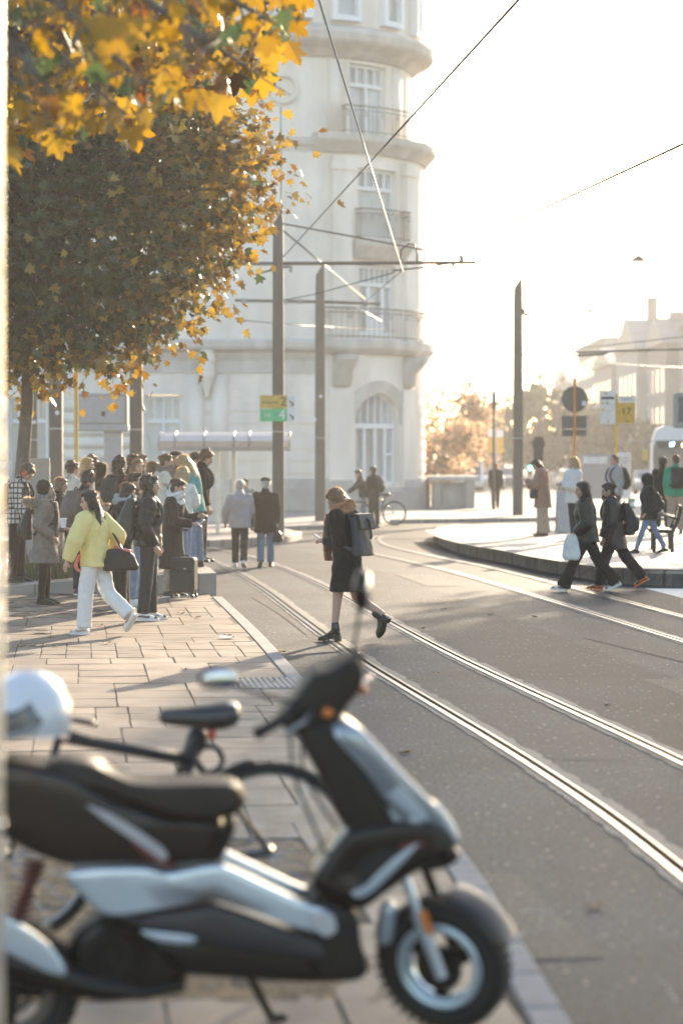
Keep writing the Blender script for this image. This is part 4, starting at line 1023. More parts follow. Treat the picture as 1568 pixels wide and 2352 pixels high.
# --- 2 crowd on the pavement
q = G(203, 1464); rnd.seed(4)
p = person('woman in lemon jacket and white jeans striding left along the pavement', (q.x + .08, q.y, .035), 150, 1.63, QL, lean=4, hp=8, hy=30, L=leg(9, 2, 6, 0), Rr=leg(-16, 2, 34, -52), aL=arm(10, 30, 10, -6), aR=arm(-42, 22, 70, -10),
    top=('jacket', LEMON, .82, dict(thick=.04, arm=1.3, cuff=1.1, collar=.03, folds=.022)), bottom=('loose', WHITED), shoes=('sneaker', SHOEW, SOLEW, PEACH), hair=('long', 'black', .30), vox=.010)
b_, sh = worn(p, 'handbag', 'black leather handbag with pink handles on the hip of the woman in lemon', 'handbag', p.T(-.04, -.24, -.10))
g = MB(); g.loft([circ(p.T(h, -.25 - .03*(h < 0), -.12), V((.5,.86,0)).normalized(), V((.86,-.5,0)), rx, ry, 14, .6) for h, rx, ry in ((-.20, .20, .07), (-.16, .22, .085), (-.02, .17, .07), (.05, .13, .045), (.07, .10, .03))]); organic(put(g, 'bag', LEATHER, b_, sh), .011, 2, .012, .07)
PINK = mat('pink_leather', (.72, .20, .19), .45)
g = MB(); g.tube(spline([p.T(.03, -.38, -.20), p.T(.06, -.27, -.17), p.T(.09, -.18, -.20)], 5), .018, 8, flat=2.2); put(g, 'trim', PINK, b_, sh, smooth=True)
g = MB(); g.tube(spline([p.T(.02, .10, .16), p.T(-.10, .17, .17), p.T(-.17, .13, .16), p.T(-.14, .07, .15)], 5), .016, 8, flat=2.0); put(g, 'handle', PINK, b_, sh, smooth=True)
g = MB(); g.tube(spline([p.T(.05, -.30, -.15), p.T(.25, -.17, -.17), p.T(.44, -.06, -.15)], 6), .008, 6, flat=2); put(g, 'strap', LEATHER, b_, sh, smooth=True)
# man with headphones
q = G(342, 1431); rnd.seed(5)
p = person('young man in navy puffer jacket and black headphones facing right', (q.x, q.y, .035), 2, 1.79, QL, lean=1, hp=3, aL=POCKET, aR=arm(-10, 14, 40, 14), L=leg(3), Rr=leg(-3), top=('jacket', NAVYP, .88, dict(thick=.045, puff=.07, collar=.07, arm=1.12)), bottom=('straight', DJEAN), shoes=('sneaker', SHOEW, SOLEW, SHOEN), hair=('curly', 'dark'), vox=.010)
headphones(p, BLKPL, mat('grey_band', (.09, .1, .11), .4))
backpack(p, 'slate backpack on the man in navy puffer jacket', NYLONG, .33, .5, .2, .02, .03)
# woman with grey scarf
q = G(278, 1409); rnd.seed(6)
p = person('woman in long black coat wrapped in a pale grey scarf, left of the headphone man', (q.x, q.y, .035), 8, 1.68, QL, lean=5, hp=16, aL=arm(15, 10, 60, 20), aR=arm(10, 12, 50, 15), top=('coat', BLACK, .68, dict(thick=.045, flare=1.1, arm=1.2)), bottom=('wide', BJEAN), shoes=('sneaker', SHOEB, SOLEW), hair=('bob', 'dark'), vox=.010)
scarf(p, GREYS, True, .07, length=.34)
# hijab woman
q = G(104, 1393); rnd.seed(8)
p = person('woman in black headscarf and taupe coat with fur collar, hand in pocket', (q.x, q.y, .03), 4, 1.70, QL, lean=0, hp=2, aL=arm(8, 8, 70, 20), aR=arm(-16, 12, 66, 10), top=('coat', TAUPE, .58, dict(thick=.035, flare=1.22, arm=1.15, bust=.02)), bottom=('skinny', BJEAN), shoes=('boot', SHOEB, SHOEB), hair=('hood', 'dark'), vox=.010)
g = MB(); HP, Mh = p.HP, p.Mh
g.ell(HP(-.03, 0, .03), (.108, .094, .108), Mh); g.caps(HP(-.04, 0, -.03), .085, HP(-.03, 0, -.12), .075); g.torus(HP(.018, 0, -.01), .088, .016, Mh @ V((1, 0, -.12)), 26, 8, rz=.03); g.caps(HP(.02, 0, -.125), .055, HP(.0, 0, -.16), .07)
organic(g.build('headscarf', cloth('black_jersey', (.028, .023, .02)), p.root), .010, 2, .014, .06)
scarf(p, LVSC, True, .055, length=.62)
roots = []; fur = MB()
for i in range(26):
    a = 2*PI*i/26; c = p.T(.44 - .05*math.cos(a), -.07 + .17*math.cos(a), .20*math.sin(a)); fur.ell(c, (.06, .06, .055), n=8, m=6)
    for j in range(70):
        d = rdir(); roots.append((c + V((d.x*.055, d.y*.055, d.z*.05)), d))
fo = organic(fur.build('fur_collar', mat('fur_base', (.16, .125, .095), .9, 0, .5, 30, .8, 60), p.root), .012, 1)
strands('fur', roots, .05, strand_mat((.30, .25, .20)), fo, .3, .004, .6)
backpack(p, 'black backpack behind the woman in taupe coat', NYLON, .30, .42, .17, -.03, .05)
# --- coffee cup
# woman in dark long coat with phone + suitcase
q = G(396, 1377); rnd.seed(9)
p = person('woman in long charcoal coat and white roll neck looking at her phone beside the suitcase', (q.x, q.y, .035), -12, 1.71, QL, lean=4, hp=18, aL=arm(26, 6, 78, 25), aR=arm(14, 6, 68, 18), top=('coat', CHAR, .42, dict(thick=.035, flare=1.1, arm=1.1)), bottom=('straight', BEIGE), shoes=('sneaker', SHOEB, SOLEW), hair=('bun', 'dark'), vox=.010)
scarf(p, WOOLW, False, .045); phone(p, 'phone held by the woman in long charcoal coat', 1)
# young man behind
q = G(304, 1400); rnd.seed(10)
p = person('young man with swept dark fringe half hidden between the grey scarf and headphones', (q.x, q.y + .35, .035), 6, 1.80, QL, lean=0, hp=-2, aL=POCKET, aR=POCKET, top=('jacket', CHAR, .86, dict(thick=.025)), bottom=('straight', JEAN), shoes=('sneaker', SHOEW, SOLEW), hair=('short', 'dark'))
# plaid man
q = plat(40, 1338); rnd.seed(12)
p = person('young man in cream plaid overshirt and red headphones looking down at far left', q, -8, 1.85, QL, lean=6, hp=42, aL=arm(12, 10, 35, 15), aR=arm(10, 8, 22, 6), top=('jacket', PLAID, .84, dict(thick=.035, arm=1.15)), bottom=('straight', BJEAN), shoes=('sneaker', SHOEB, BROWNS), hair=('curly', 'brown'))
headphones(p, REDPL, mat('grey_band', (.09, .1, .11), .4)); backpack(p, 'dark backpack on the man in plaid overshirt', NYLON, .3, .44, .16, .03)
# platform people: (label, head px, feet py guess, ...)
rnd.seed(14)
def onplat(px, headpy, H, yaw, label, **kw):
    """stands so that the top of the head appears at height headpy"""
    Y = 39.0
    for i in range(12):
        x = (px - CX) / FD * Y; z = zramp(x); Sx = FD / Y
        want = (2 - (headpy - YH) / Sx)
        Y = kw['Y'] if 'Y' in kw else Y
    Y = kw.pop('Y', 39.0); x = (px - CX) / FD * Y; z = zramp(x)
    Ht = kw.pop('Ht', None) or min(1.92, max(1.5, 2 - (headpy - YH) * Y / FD - z + kw.pop('bend', 0)))
    kw.pop('bend', 0)
    return person(label, (x, Y, z), yaw, Ht, QL, **kw)
p = onplat(190, 1062, 0, 48, 'man in dark jacket with cropped hair and headphones seen from behind left of centre', Y=34.9, lean=6, hp=14, aL=PHONE, aR=PHONE, top=('jacket', CHAR, .80, dict(thick=.035)), bottom=('straight', DJEAN), shoes=('sneaker', BROWNS, SOLEW), hair=('short', 'dark'), Ht=1.83)
p.root.location.z = .035; headphones(p, BLKPL); backpack(p, 'brown backpack on the cropped haired man with headphones', BRNYL, .34, .5, .2, .0)
p = onplat(133, 1096, 0, 10, 'girl with a blond bob half hidden behind the woman in headscarf', Y=37.4, hp=12, top=('jacket', OLIVE, .85, dict(thick=.03)), bottom=('straight', BEIGE), shoes=('sneaker', SHOEW, SOLEW), hair=('bob', 'honey'), aL=PHONE, aR=PHONE)
p = onplat(163, 1057, 0, 30, 'person with dark curls and a white furry hood beside the display column', Y=40, top=('jacket', WOOLW, .80, dict(thick=.05, hood=WOOLW)), bottom=('straight', BJEAN), shoes=('sneaker', SHOEB, SOLEW), hair=('curly', 'dark'))
p = onplat(196, 1048, 0, 20, 'blond woman turned away near the display column', Y=41, top=('jacket', GREYH, .85, {}), bottom=('straight', DJEAN), shoes=('sneaker', SHOEB, SOLEW), hair=('long', 'blond', .2))
p = onplat(208, 1036, 0, 15, 'tall man with brown curls standing furthest back by the display column', Y=43, top=('jacket', BLACK, .8, dict(thick=.03)), bottom=('straight', BJEAN), shoes=('sneaker', SHOEB, SOLEW), hair=('curly', 'brown'))
p = onplat(226, 1062, 0, 25, 'person in black parka with fur edged hood up', Y=41.8, top=('coat', BLACK, .7, dict(thick=.045)), bottom=('straight', BJEAN), shoes=('sneaker', SHOEB, SOLEW), hair=('hood', 'dark'))
g = MB(); g.ell(p.HP(-.02, 0, .02), (.12, .11, .13), p.Mh); g.torus(p.HP(.05, 0, .0), .1, .028, p.Mh @ V((1,0,0)), 24, 8); organic(g.build('hood', BLACK, p.root), .012, 2)
roots = [(p.HP(.06, .11*math.cos(a), .11*math.sin(a)), p.Mh @ V((.3, math.cos(a), math.sin(a)))) for a in [rnd.uniform(0, 6.28) for i in range(500)]]; strands('fur', roots, .05, strand_mat((.28, .23, .18)), p.root, .1, .004, .5)
p = onplat(272, 1047, 0, 52, 'woman with curly brown hair in dark hooded jacket and red scarf seen from behind', Y=37.2, lean=3, top=('jacket', OLIVE, .78, dict(thick=.045, hood=CHAR)), bottom=('straight', DJEAN), shoes=('boot', SHOEB, SHOEB), hair=('curly', 'dark', .2), aL=PHONE, aR=PHONE)
g = MB(); g.loft([circ(p.T(.44 - t*.5, .15 - .3*t, -.08 - .12*t), V((1,0,0)), V((0,1,0)), .02, .05, 8) for t in (0, .25, .5, .75, 1)]); organic(g.build('scarf', cloth('red_wool', (.50, .07, .02)), p.root), .01, 1)
backpack(p, 'black backpack on the curly haired woman in hooded jacket', NYLON, .32, .42, .18, .06)
p = onplat(317, 1052, 0, -52, 'smiling woman with long fair hair and white jumper facing the camera', Y=38.2, lean=0, hp=4, hy=-8, top=('sweater', WOOLW, .85, dict(thick=.035)), bottom=('straight', JEAN), shoes=('sneaker', SHOEW, SOLEW), hair=('longfront', 'honey', .34), aL=PHONE)
for i, (px, py, st, hc_, tp, lab, Y) in enumerate(((300, 1040, 'short', 'dark', CHAR, 'dark haired man just left of the smiling woman, furthest row', 43.5), (320, 1040, 'short', 'brown', GREYH, 'brown haired man directly behind the smiling woman', 44), (347, 1058, 'long', 'brown', CHAR, 'brown haired woman behind and right of the smiling woman', 41), (403, 1034, 'beret', 'brown', CHAR, 'woman in dark beret facing the camera behind the others', 42))):
    p = onplat(px, py, 0, 20 if st != 'beret' else -60, lab, Y=Y, top=('coat', tp, .7, dict(thick=.03)), bottom=('straight', BJEAN), shoes=('sneaker', SHOEB, SOLEW), hair=('long' if st == 'beret' else st, hc_), hp=4, fuzz=True)
    if st == 'beret': organic(MB().ell(p.HP(-.03, 0, .085), (.12, .105, .05), p.Mh).build('beret', BLACK, p.root), .01, 2)
p = onplat(374, 1040, 0, 4, 'woman in white hooded jacket and beige scarf with hands raised', Y=39.6, lean=4, hp=4, top=('jacket', WOOLW, .82, dict(thick=.04, hood=WOOLW)), bottom=('straight', JEAN), shoes=('sneaker', SHOEW, SOLEW), hair=('bun', 'brown'), aL=arm(35, 8, 105, 10), aR=arm(30, 8, 105, 10))
scarf(p, TAUPE, False, .055)
p = onplat(447, 1043, 0, 166, 'blond woman in teal jumper and blue jeans bending her head at the platform end', Y=37.6, lean=9, hp=34, top=('sweater', TEAL, .84, dict(thick=.03)), bottom=('straight', JEAN), shoes=('boot', SHOEB, SHOEB), hair=('long', 'blond', .3), Ht=1.80, aL=PHONE, aR=PHONE)
p = onplat(418, 1105, 0, 60, 'woman with very long blond hair and cream jacket seen from behind', Y=36.2, lean=2, hp=8, top=('jacket', WOOLW, .78, dict(thick=.03)), bottom=('straight', JEAN), shoes=('sneaker', SHOEW, SOLEW), hair=('long', 'blond', .42), Ht=1.58, aL=PHONE, aR=PHONE)
p = onplat(441, 1036, 0, 10, 'dark haired man in grey behind the blond woman in teal', Y=40.5, top=('jacket', GREYH, .85, dict(thick=.03)), bottom=('straight', BJEAN), shoes=('sneaker', SHOEB, SOLEW), hair=('short', 'dark'), hp=14)
p = onplat(461, 1034, 0, 0, 'tall man in black coat with tousled hair at the right end of the crowd', Y=39.4, lean=3, hp=26, top=('coat', BLACK, .78, dict(thick=.03)), bottom=('straight', BJEAN), shoes=('boot', SHOEB, SHOEB), hair=('curly', 'brown'), Ht=1.87, aL=REST, aR=REST)
backpack(p, 'black backpack on the tall man in black coat', NYLON, .28, .36, .15, .1)
# --- elderly couple
rnd.seed(15); q = G(551, 1303); CP = 'elderly couple walking away'
p = person('elderly woman in lilac padded jacket walking away arm in arm', (q.x, q.y, .01), 88, 1.62, CP, w=1.02, lean=3, hp=4, L=leg(6, 1, 3), Rr=leg(-8, 1, 20, -25), aR=arm(4, 10, 30, 30), aL=arm(-4, 24, 16, 0), top=('jacket', LILAC, .78, dict(thick=.045, puff=.035)), bottom=('straight', DJEAN), shoes=('sneaker', SHOEW, SOLEW), hair=('short', 'grey'), face=False)
q = G(610, 1302)
p = person('elderly man in dark overcoat and flat cap walking away carrying a bag', (q.x, q.y, .01), 90, 1.66, CP, w=1.04, lean=2, hp=4, L=leg(-7, 1, 10, -12), Rr=leg(6, 1, 3), aL=arm(4, 12, 50, 30), aR=arm(0, 9, 8, 0), top=('coat', CHAR, .66, dict(thick=.035, flare=1.1)), bottom=('straight', JEAN), shoes=('sneaker', SHOEB, SHOEB), hair=('short', 'grey'), face=False)
organic(MB().ell(p.HP(-.0, 0, .075), (.122, .10, .066), p.Mh).ell(p.HP(.09, 0, .055), (.05, .07, .012), p.Mh).build('flat_cap', CHAR, p.root), .01, 2)
c_ = p.wr[1] + V((0, 0, -.24)); b_, sh = worn(p, 'handbag', 'small dark bag hanging from the hand of the elderly man', 'bag', c_)
g = MB(); g.loft([circ(c_ + V((0, 0, z)), V((1,0,0)), V((0,1,0)), rx, ry, 12, .6) for z, rx, ry in ((-.12, .07, .10), (-.08, .09, .12), (.04, .07, .09), (.10, .03, .04))]); organic(put(g, 'bag', LEATHER, b_, sh), .012, 2)
g = MB(); g.tube([c_ + V((0, -.03, .08)), c_ + V((0, -.02, .18)), c_ + V((0, .02, .18)), c_ + V((0, .03, .08))], .008, 6); put(g, 'handle', LEATHER, b_, sh)
# --- far figures
q = G(858, 1213); rnd.seed(16)
p = person('distant man with backpack standing by the arched window', (q.x, q.y, 0), 140, 1.82, None, lean=2, hp=6, top=('jacket', CHAR, .84, dict(thick=.035)), bottom=('straight', BJEAN), shoes=('sneaker', SHOEB, SHOEB), hair=('short', 'dark'), vox=.02, fuzz=False)
backpack(p, 'black backpack on the distant man by the arched window', NYLON, .3, .46, .2, .05)
q = G(1137, 1176)
person('dim dark figure walking away by the far lamp post', (q.x, q.y, .13), 80, 1.78, None, top=('coat', BLACK, .75, dict(thick=.05)), bottom=('straight', BJEAN), shoes=('sneaker', SHOEB, SHOEB), hair=('short', 'dark'), vox=.02, fuzz=False, L=leg(12), Rr=leg(-12), face=False)
# --- right platform (its top is 0.262 m up)
ZP = .265
def onR(px, py, *a, **k): q = G(px, py, ZP); return person(a[0], (q.x, q.y, ZP), *a[1:], **k)
rnd.seed(17)
p = onR(1245, 1231, 'woman in long brown padded coat looking down near the slanted pole', 172, 1.80, QR, lean=5, hp=38, aL=PHONE, aR=arm(15, 8, 75, 20), top=('coat', BROWNC, .62, dict(thick=.055, puff=.03, flare=1.05, hood=BROWNC, arm=1.2)), bottom=('wide', BEIGE), shoes=('boot', BROWNS, BROWNS), hair=('bob', 'dark'))
c_ = p.T(.0, .20, .12); b_, sh = worn(p, 'handbag', 'dark bag held in front of the woman in brown padded coat', 'handbag', c_)
g = MB(); g.loft([circ(c_ + V((0, 0, z)), V((1,0,0)), V((0,1,0)), rx, ry, 12, .6) for z, rx, ry in ((-.12, .07, .13), (-.06, .09, .15), (.07, .07, .12), (.12, .03, .09))]); organic(put(g, 'bag', NYLONG, b_, sh), .012, 2)
p = onR(1316, 1245, 'woman in white quilted coat with pale hair folding her arms', -160, 1.80, QR, lean=0, hp=0, aL=arm(22, 8, 85, 45), aR=arm(22, 8, 85, 45), top=('coat', mat('white_padded', (.60, .58, .56), .6, 0, .06, 8, .2, 70, sheen=.2), .80, dict(thick=.045, puff=.02, arm=1.2)), bottom=('skinny', BJEAN), shoes=('boot', SHOEB, SHOEB), hair=('long', 'blond', .2))
p = onR(1412, 1225, 'man in grey hoodie with cropped hair looking left', 196, 1.86, QR, w=1.1, lean=2, hp=2, hy=14, aL=arm(-5, 14, 30), aR=arm(-5, 12, 30), top=('sweater', GREYH, .84, dict(thick=.04, hood=GREYH, arm=1.15)), bottom=('straight', DJEAN), shoes=('sneaker', SHOEB, SOLEW), hair=('bald', 'dark'))
backpack(p, 'black backpack on the man in grey hoodie', NYLON, .3, .5, .2, .02)
p = onR(1490, 1270, 'youth in dark hooded parka and blue jeans striding left past the bench', 178, 1.50, QR, lean=4, hp=6, L=leg(22, 1, 4, 0), Rr=leg(-20, 1, 8, -10), aL=POCKET, aR=POCKET, top=('coat', OLIVE, .72, dict(thick=.055, arm=1.25)), bottom=('skinny', JEAN), shoes=('sneaker', SHOEB, SHOEB), hair=('hood', 'dark'))
g = MB(); g.ell(p.HP(-.03, 0, .025), (.125, .115, .125), p.Mh); g.caps(p.HP(-.03, 0, -.04), .1, p.T(.48, -.03), .1); g.torus(p.HP(.04, 0, .0), .098, .02, p.Mh @ V((1,0,0)), 24, 8); organic(g.build('hood', OLIVE, p.root), .012, 2)
backpack(p, 'dark backpack on the youth in hooded parka', NYLON, .3, .42, .17, .0)
p = onR(1520, 1222, 'dark haired person in black jacket beyond the bench', 100, 1.80, QR, top=('jacket', BLACK, .8, dict(thick=.035)), bottom=('straight', BJEAN), shoes=('sneaker', SHOEB, SOLEW), hair=('curly', 'dark'), vox=.016)
p = onR(1551, 1226, 'person in green sleeved fleece and light trousers seen from behind at the right edge', 95, 1.86, QR, top=('jacket', GREEN, .82, dict(thick=.04)), bottom=('loose', BEIGE), shoes=('sneaker', SHOEB, SOLEW), hair=('short', 'brown'), vox=.016)
backpack(p, 'black backpack on the person in green fleece', NYLON, .32, .46, .2, .05)
# --- the pair crossing on the right
rnd.seed(18); q = G(1345, 1358)
p = person('woman in black leather blazer and wide trousers crossing with a white bag', (q.x + .0, q.y - .1, .012), 176, 1.74, 'two friends crossing the far track', lean=5, hp=4, hy=5, L=leg(26, 1, 3, 8), Rr=leg(-24, 1, 16, -24), aL=arm(-8, 16, 58, 22), aR=arm(2, 10, 30, 10), top=('jacket', LEATHER, .74, dict(thick=.05, arm=1.25, flare=1.05)), bottom=('flare', BJEAN), shoes=('sneaker', SHOEW, SOLEW, SHOEN), hair=('long', 'dark', .25))
c_ = p.T(-.20, -.02, .27) + V((.28, 0, 0)); b_, sh = worn(p, 'tote_bag', 'white plastic carrier bag held by the woman in leather blazer', 'bag', c_)
g = MB(); g.loft([circ(c_ + V((0, 0, z)), V((1,0,0)), V((0,1,0)), rx, ry, 12, .7) for z, rx, ry in ((-.20, .11, .05), (-.14, .14, .06), (.05, .12, .04), (.18, .07, .02))]); organic(put(g, 'bag', mat('white_plastic', (.62, .60, .57), .5), b_, sh), .012, 2, .02, .08)
q = G(1424, 1356)
p = person('woman in oversized brown leather jacket with hair bun and orange trainers crossing', (q.x - .1, q.y + .05, .012), 176, 1.68, 'two friends crossing the far track', lean=6, hp=8, L=leg(20, 1, 8, 4), Rr=leg(-28, 1, 12, -30), aL=arm(6, 10, 14, 6), aR=arm(0, 8, 20, 6), top=('jacket', BLEATH, .64, dict(thick=.055, arm=1.35, cuff=1.2, folds=.035)), bottom=('loose', BJEAN), shoes=('sneaker', SHOEB, ORNG, ORNG), hair=('bun', 'dark'))
scarf(p, cloth('dark_red_scarf', (.16, .03, .02)), False, .03)
backpack(p, 'black rucksack on the woman in brown leather jacket', NYLON, .32, .52, .22, -.06, .04)
# ================================================================== STREET FURNITURE
POLEM = mat('pole_paint', (.105, .092, .078), .5, .2, .12, 3, .05, 30)
WIRE = mat('wire_metal', (.06, .06, .06), .4, .8); WIREL = mat('bright_copper_wire', (.92, .90, .87), .5, 1.0)
YEL = mat('yellow_panel', (.62, .40, .08), .5); GRN = mat('green_panel', (.10, .55, .24), .5); WHT = mat('white_panel', (.74, .75, .76), .5); INK = mat('dark_ink', (.04, .04, .045), .6); INKW = mat('white_ink', (.85, .85, .85), .6)
ALU = mat('brushed_aluminium', (.32, .315, .31), .42, .5, .06, 4); GALV = mat('galvanised_steel', (.85, .78, .70), .28, .9, .2, 14, .25, 40); PALE = mat('sun_bleached_grey', (.45, .43, .42), .6, 0, .06)
def tram_pole(label, px, pyb, top_z, w, z0=0.0, Y=None):
    b = G(px, pyb, z0); t = thing('tram_pole', label, 'pole', b, 0, 'dark tram poles carrying the wires')
    h = top_z - z0; m = MB()
    for s in (1,): m.loft([[V((x * f + .0, y * f, z)) for x, y in ((-w/2, -w*.45), (w/2, -w*.45), (w/2, w*.45), (-w/2, w*.45))] for z, f in ((-.05, 1.05), (h * .5, 1.0), (h * .9, .92))] + [[V((-w*.40, -w*.4, h*.95)), V((w*.42, -w*.4, h)), V((w*.42, w*.4, h)), V((-w*.40, w*.4, h*.95))]])
    m.build('post', POLEM, t, bevel=.015)
    c = MB(); c.bb(-w*.53, w*.53, -w*.5, w*.5, h*.33, h*.335); c.build('band', ALU, t)
    return t, b
tp1, b1 = tram_pole('tallest tram pole carrying the yellow and green line signs', 639, 1247, 8.0, .27)
m = MB(); m.cyl((.10, 0, 0), (.07, 0, 10.4 ), .032, .028, 8); m.build('conduit', ALU, tp1)
for k in range(8): 
    pass
def local(b, px, py, Y=None): return P(px, py, Y or b.y) - b
def arm_bar(t, b, pts, r, name='arm', m=None):
    mb = MB(); mb.tube([local(b, *q) for q in pts], r, 8); return mb.build(name, m or POLEM, t, smooth=True)
arm_bar(tp1, b1, [(522, 606), (1092, 603)], .042); arm_bar(tp1, b1, [(570, 499), (640, 512), (900, 560), (1064, 592)], .022, 'stay')
arm_bar(tp1, b1, [(588, 630), (640, 616), (665, 612)], .024, 'bracket'); arm_bar(tp1, b1, [(900, 622), (990, 612), (1060, 601)], .022, 'bracket')
arm_bar(tp1, b1, [(917, 604), (921, 574), (938, 560), (952, 563), (958, 585), (957, 604)], .022, 'hook')
for q in ((1060, 598), (1058, 590), (668, 616), (1040, 603), (648, 604), (925, 600)): mb = MB(); mb.cyl(local(b1, *q) - V((0, 0, .10)), local(b1, *q) + V((0, 0, .05)), .045, n=8); mb.build('insulator', ALU, tp1)
tp2, b2 = tram_pole('second tram pole with rounded top, in front of the corner building', 735, 1207, 7.95, .30)
arm_bar(tp2, b2, [(540, 690), (735, 693), (870, 697)], .045)
for q in ((560, 691), (690, 692), (838, 697), (868, 697), (655, 692)): mb = MB(); mb.cyl(local(b2, *q) - V((.07, 0, 0)), local(b2, *q) + V((.07, 0, 0)), .075, n=10); mb.build('clamp', ALU, tp2)
mb = MB(); mb.cyl((-.17, -.14, 3.2), (-.17, -.16, 3.2), .06, n=12); mb.cyl((.02, -.15, 3.9), (.02, -.17, 3.9), .05, n=12); mb.build('sticker', WHT, tp2)
tp3, b3 = tram_pole('lone dark tram pole standing against the white sky on the right', 1188, 1192, 8.15, .32)
arm_bar(tp3, b3, [(1195, 815), (1310, 810), (1420, 806), (1700, 798)], .035); arm_bar(tp3, b3, [(1300, 818), (1385, 813), (1400, 806)], .04, 'bracket')
mb = MB(); mb.box((.26, 0, 6.85), (.16, .2, .1)); mb.box((.19, 0, 6.95), (.1, .1, .2)); mb.box((.1, 0, 8.28), (.06, .06, .3)); mb.build('fitting', POLEM, tp3)
tp4, b4 = tram_pole('dark tram pole just right of the display column', 314, 1262, 8.0, .27)
tp5, b5 = tram_pole('dark tram pole just left of the display column', 130, 1268, 8.0, .28)
tp6, b6 = tram_pole('thinner dark pole at far left under the tree', 78, 1225, 7.6, .22)
for b, t in ((b5, tp5), (b6, tp6)): MB().cyl((.04, -.13, 3.0), (.04, -.135, 3.0), .05, n=12).build('sticker', WHT, t)
# line signs hung on the first pole
sg = thing('line_sign', 'yellow line 2 sign over a green line 4 sign on the tallest pole', 'sign', b1 + V((-.12, -.2, 4.1)))
def panel(name, t, org, px0, px1, py0, py1, Y, m, th=.02):
    a = P(px0, py1, Y) - org; b = P(px1, py0, Y) - org; mb = MB(); mb.bb(a.x, b.x, a.y, a.y + th, a.z, b.z); return mb.build(name, m, t, bevel=.004), a, b
so_ = V(sg.location); Ys = b1.y - .22
o, a, b = panel('yellow_plate', sg, so_, 597, 660, 908, 938, Ys, YEL)
text_mesh('2', .31, 'numeral', INK, o, (b.x - .10, a.y - .004, (a.z + b.z)/2), (PI/2, 0, 0), .002); text_mesh('Zwijnaarde', .085, 'lettering', INK, o, (a.x + .24, a.y - .004, (a.z + b.z)/2 - .01), (PI/2, 0, 0), .002)
o, a, b = panel('green_plate', sg, so_, 597, 660, 939, 968, Ys, GRN)
text_mesh('4', .32, 'numeral', INKW, o, (b.x - .13, a.y - .004, (a.z + b.z)/2), (PI/2, 0, 0), .002); text_mesh('UZ', .11, 'lettering', INKW, o, (a.x + .18, a.y - .004, (a.z + b.z)/2), (PI/2, 0, 0), .002)
for y0, y1 in ((908, 937), (939, 968)):
    o, a, b = panel('arrow_plate', sg, so_, 661, 677, y0, y1, Ys, WHT)
    c = (a + b) / 2; mb = MB(); mb.box((c.x + .005, a.y - .003, c.z - .03), (.03, .004, .13), Matrix.Rotation(rad(135), 3, 'Y')); mb.box((c.x + .05, a.y - .0035, c.z - .055), (.018, .004, .09)); mb.box((c.x + .015, a.y - .0045, c.z - .09), (.085, .004, .018)); mb.build('arrow', INK, o)
# ---- wires
def wire(label, pts, r, m=None, sag=0):
    pp_ = [P(*q) for q in pts]
    if len(pp_) == 2 and sag: pp_ = [pp_[0] + (pp_[1] - pp_[0]) * t + V((0, 0, -sag * 4 * t * (1 - t))) for t in [q/12 for q in range(13)]]
    c = pp_[0]; t = MB(); t.tube([q - c for q in pp_], r, 6); o = t.build('tram_wire', m or WIRE, smooth=True); o.location = c
    return tag(o, label, 'wire', 'overhead tram wires')
wire('dark span wire running from the top right corner down to the tallest pole', [(1240, -55, 24), (645, 596, 58)], .015)
wire('bright contact wire dropping steeply in front of the building to the arm', [(726, -20, 21.5), (925, 624, 54)], .013, WIREL)
wire('short bright contact wire below the lower pole arm', [(818, 705, 70), (876, 738, 78)], .02, WIREL)
wire('thin dark wire slanting down from the right edge into the white sky', [(1640, 297, 32), (1095, 550, 52)], .022)
wire('grey wire crossing from the tallest pole to the lower arm tip', [(652, 531, 58), (838, 688, 73.5)], .022)
wire('slack insulated wire from the tallest pole up to the contact wire', [(650, 690, 58), (725, 675, 57), (905, 626, 54.3)], .012)
wire('thin wire from the contact wire down to the lower arm tip', [(922, 622, 54), (842, 690, 73.5)], .012)
wire('faint contact wires sweeping behind the poles near the lower arm', [(545, 735, 72), (700, 748, 78), (880, 757, 88), (1000, 775, 100)], .014)
wire('upper faint wire hanging from the right pole across to the right edge', [(1192, 790, 82), (1330, 800, 80), (1600, 770, 66)], .012, POLEM)
wire('lower faint wire strung from the right pole towards the houses', [(1194, 842, 82), (1400, 835, 90), (1700, 852, 100)], .010, POLEM)
def lamp(label, px, py, Y, w):
    c = P(px, py, Y); t = thing('street_lamp', label, 'street lamp', c, 0, 'street lamps hung over the street'); mb = MB()
    mb.loft([circ(V((0, 0, z)), V((1,0,0)), V((0,1,0)), r, r, 18) for z, r in ((-.10*w, .5*w), (-.06*w, .5*w), (.08*w, .40*w), (.22*w, .2*w), (.30*w, .06*w))]); mb.build('shade', POLEM, t, smooth=40)
    MB().cyl((0, 0, .28*w), (0, 0, .8*w), .02, n=6).build('hanger', WIRE, t)
    w_ = MB(); w_.tube([c + V((x, 0, .8*w + .0006*x*x)) for x in (-14, -7, 0, 7, 14)], .006, 5); o = w_.build('span_wire', WIRE); tag(o, 'thin cross wire holding the %s' % label.split(' hung')[0], 'wire', 'cross wires for the street lamps')
lamp('nearest domed lamp hung highest at the upper right', 1465, 597, 107, .72); lamp('middle domed lamp hung left of the nearest one', 1353, 716, 160, .72); lamp('third tiny domed lamp hung beside the right pole', 1268, 780, 230, .6); lamp('farthest speck of a lamp hung just above the street', 1250, 803, 300, .42)
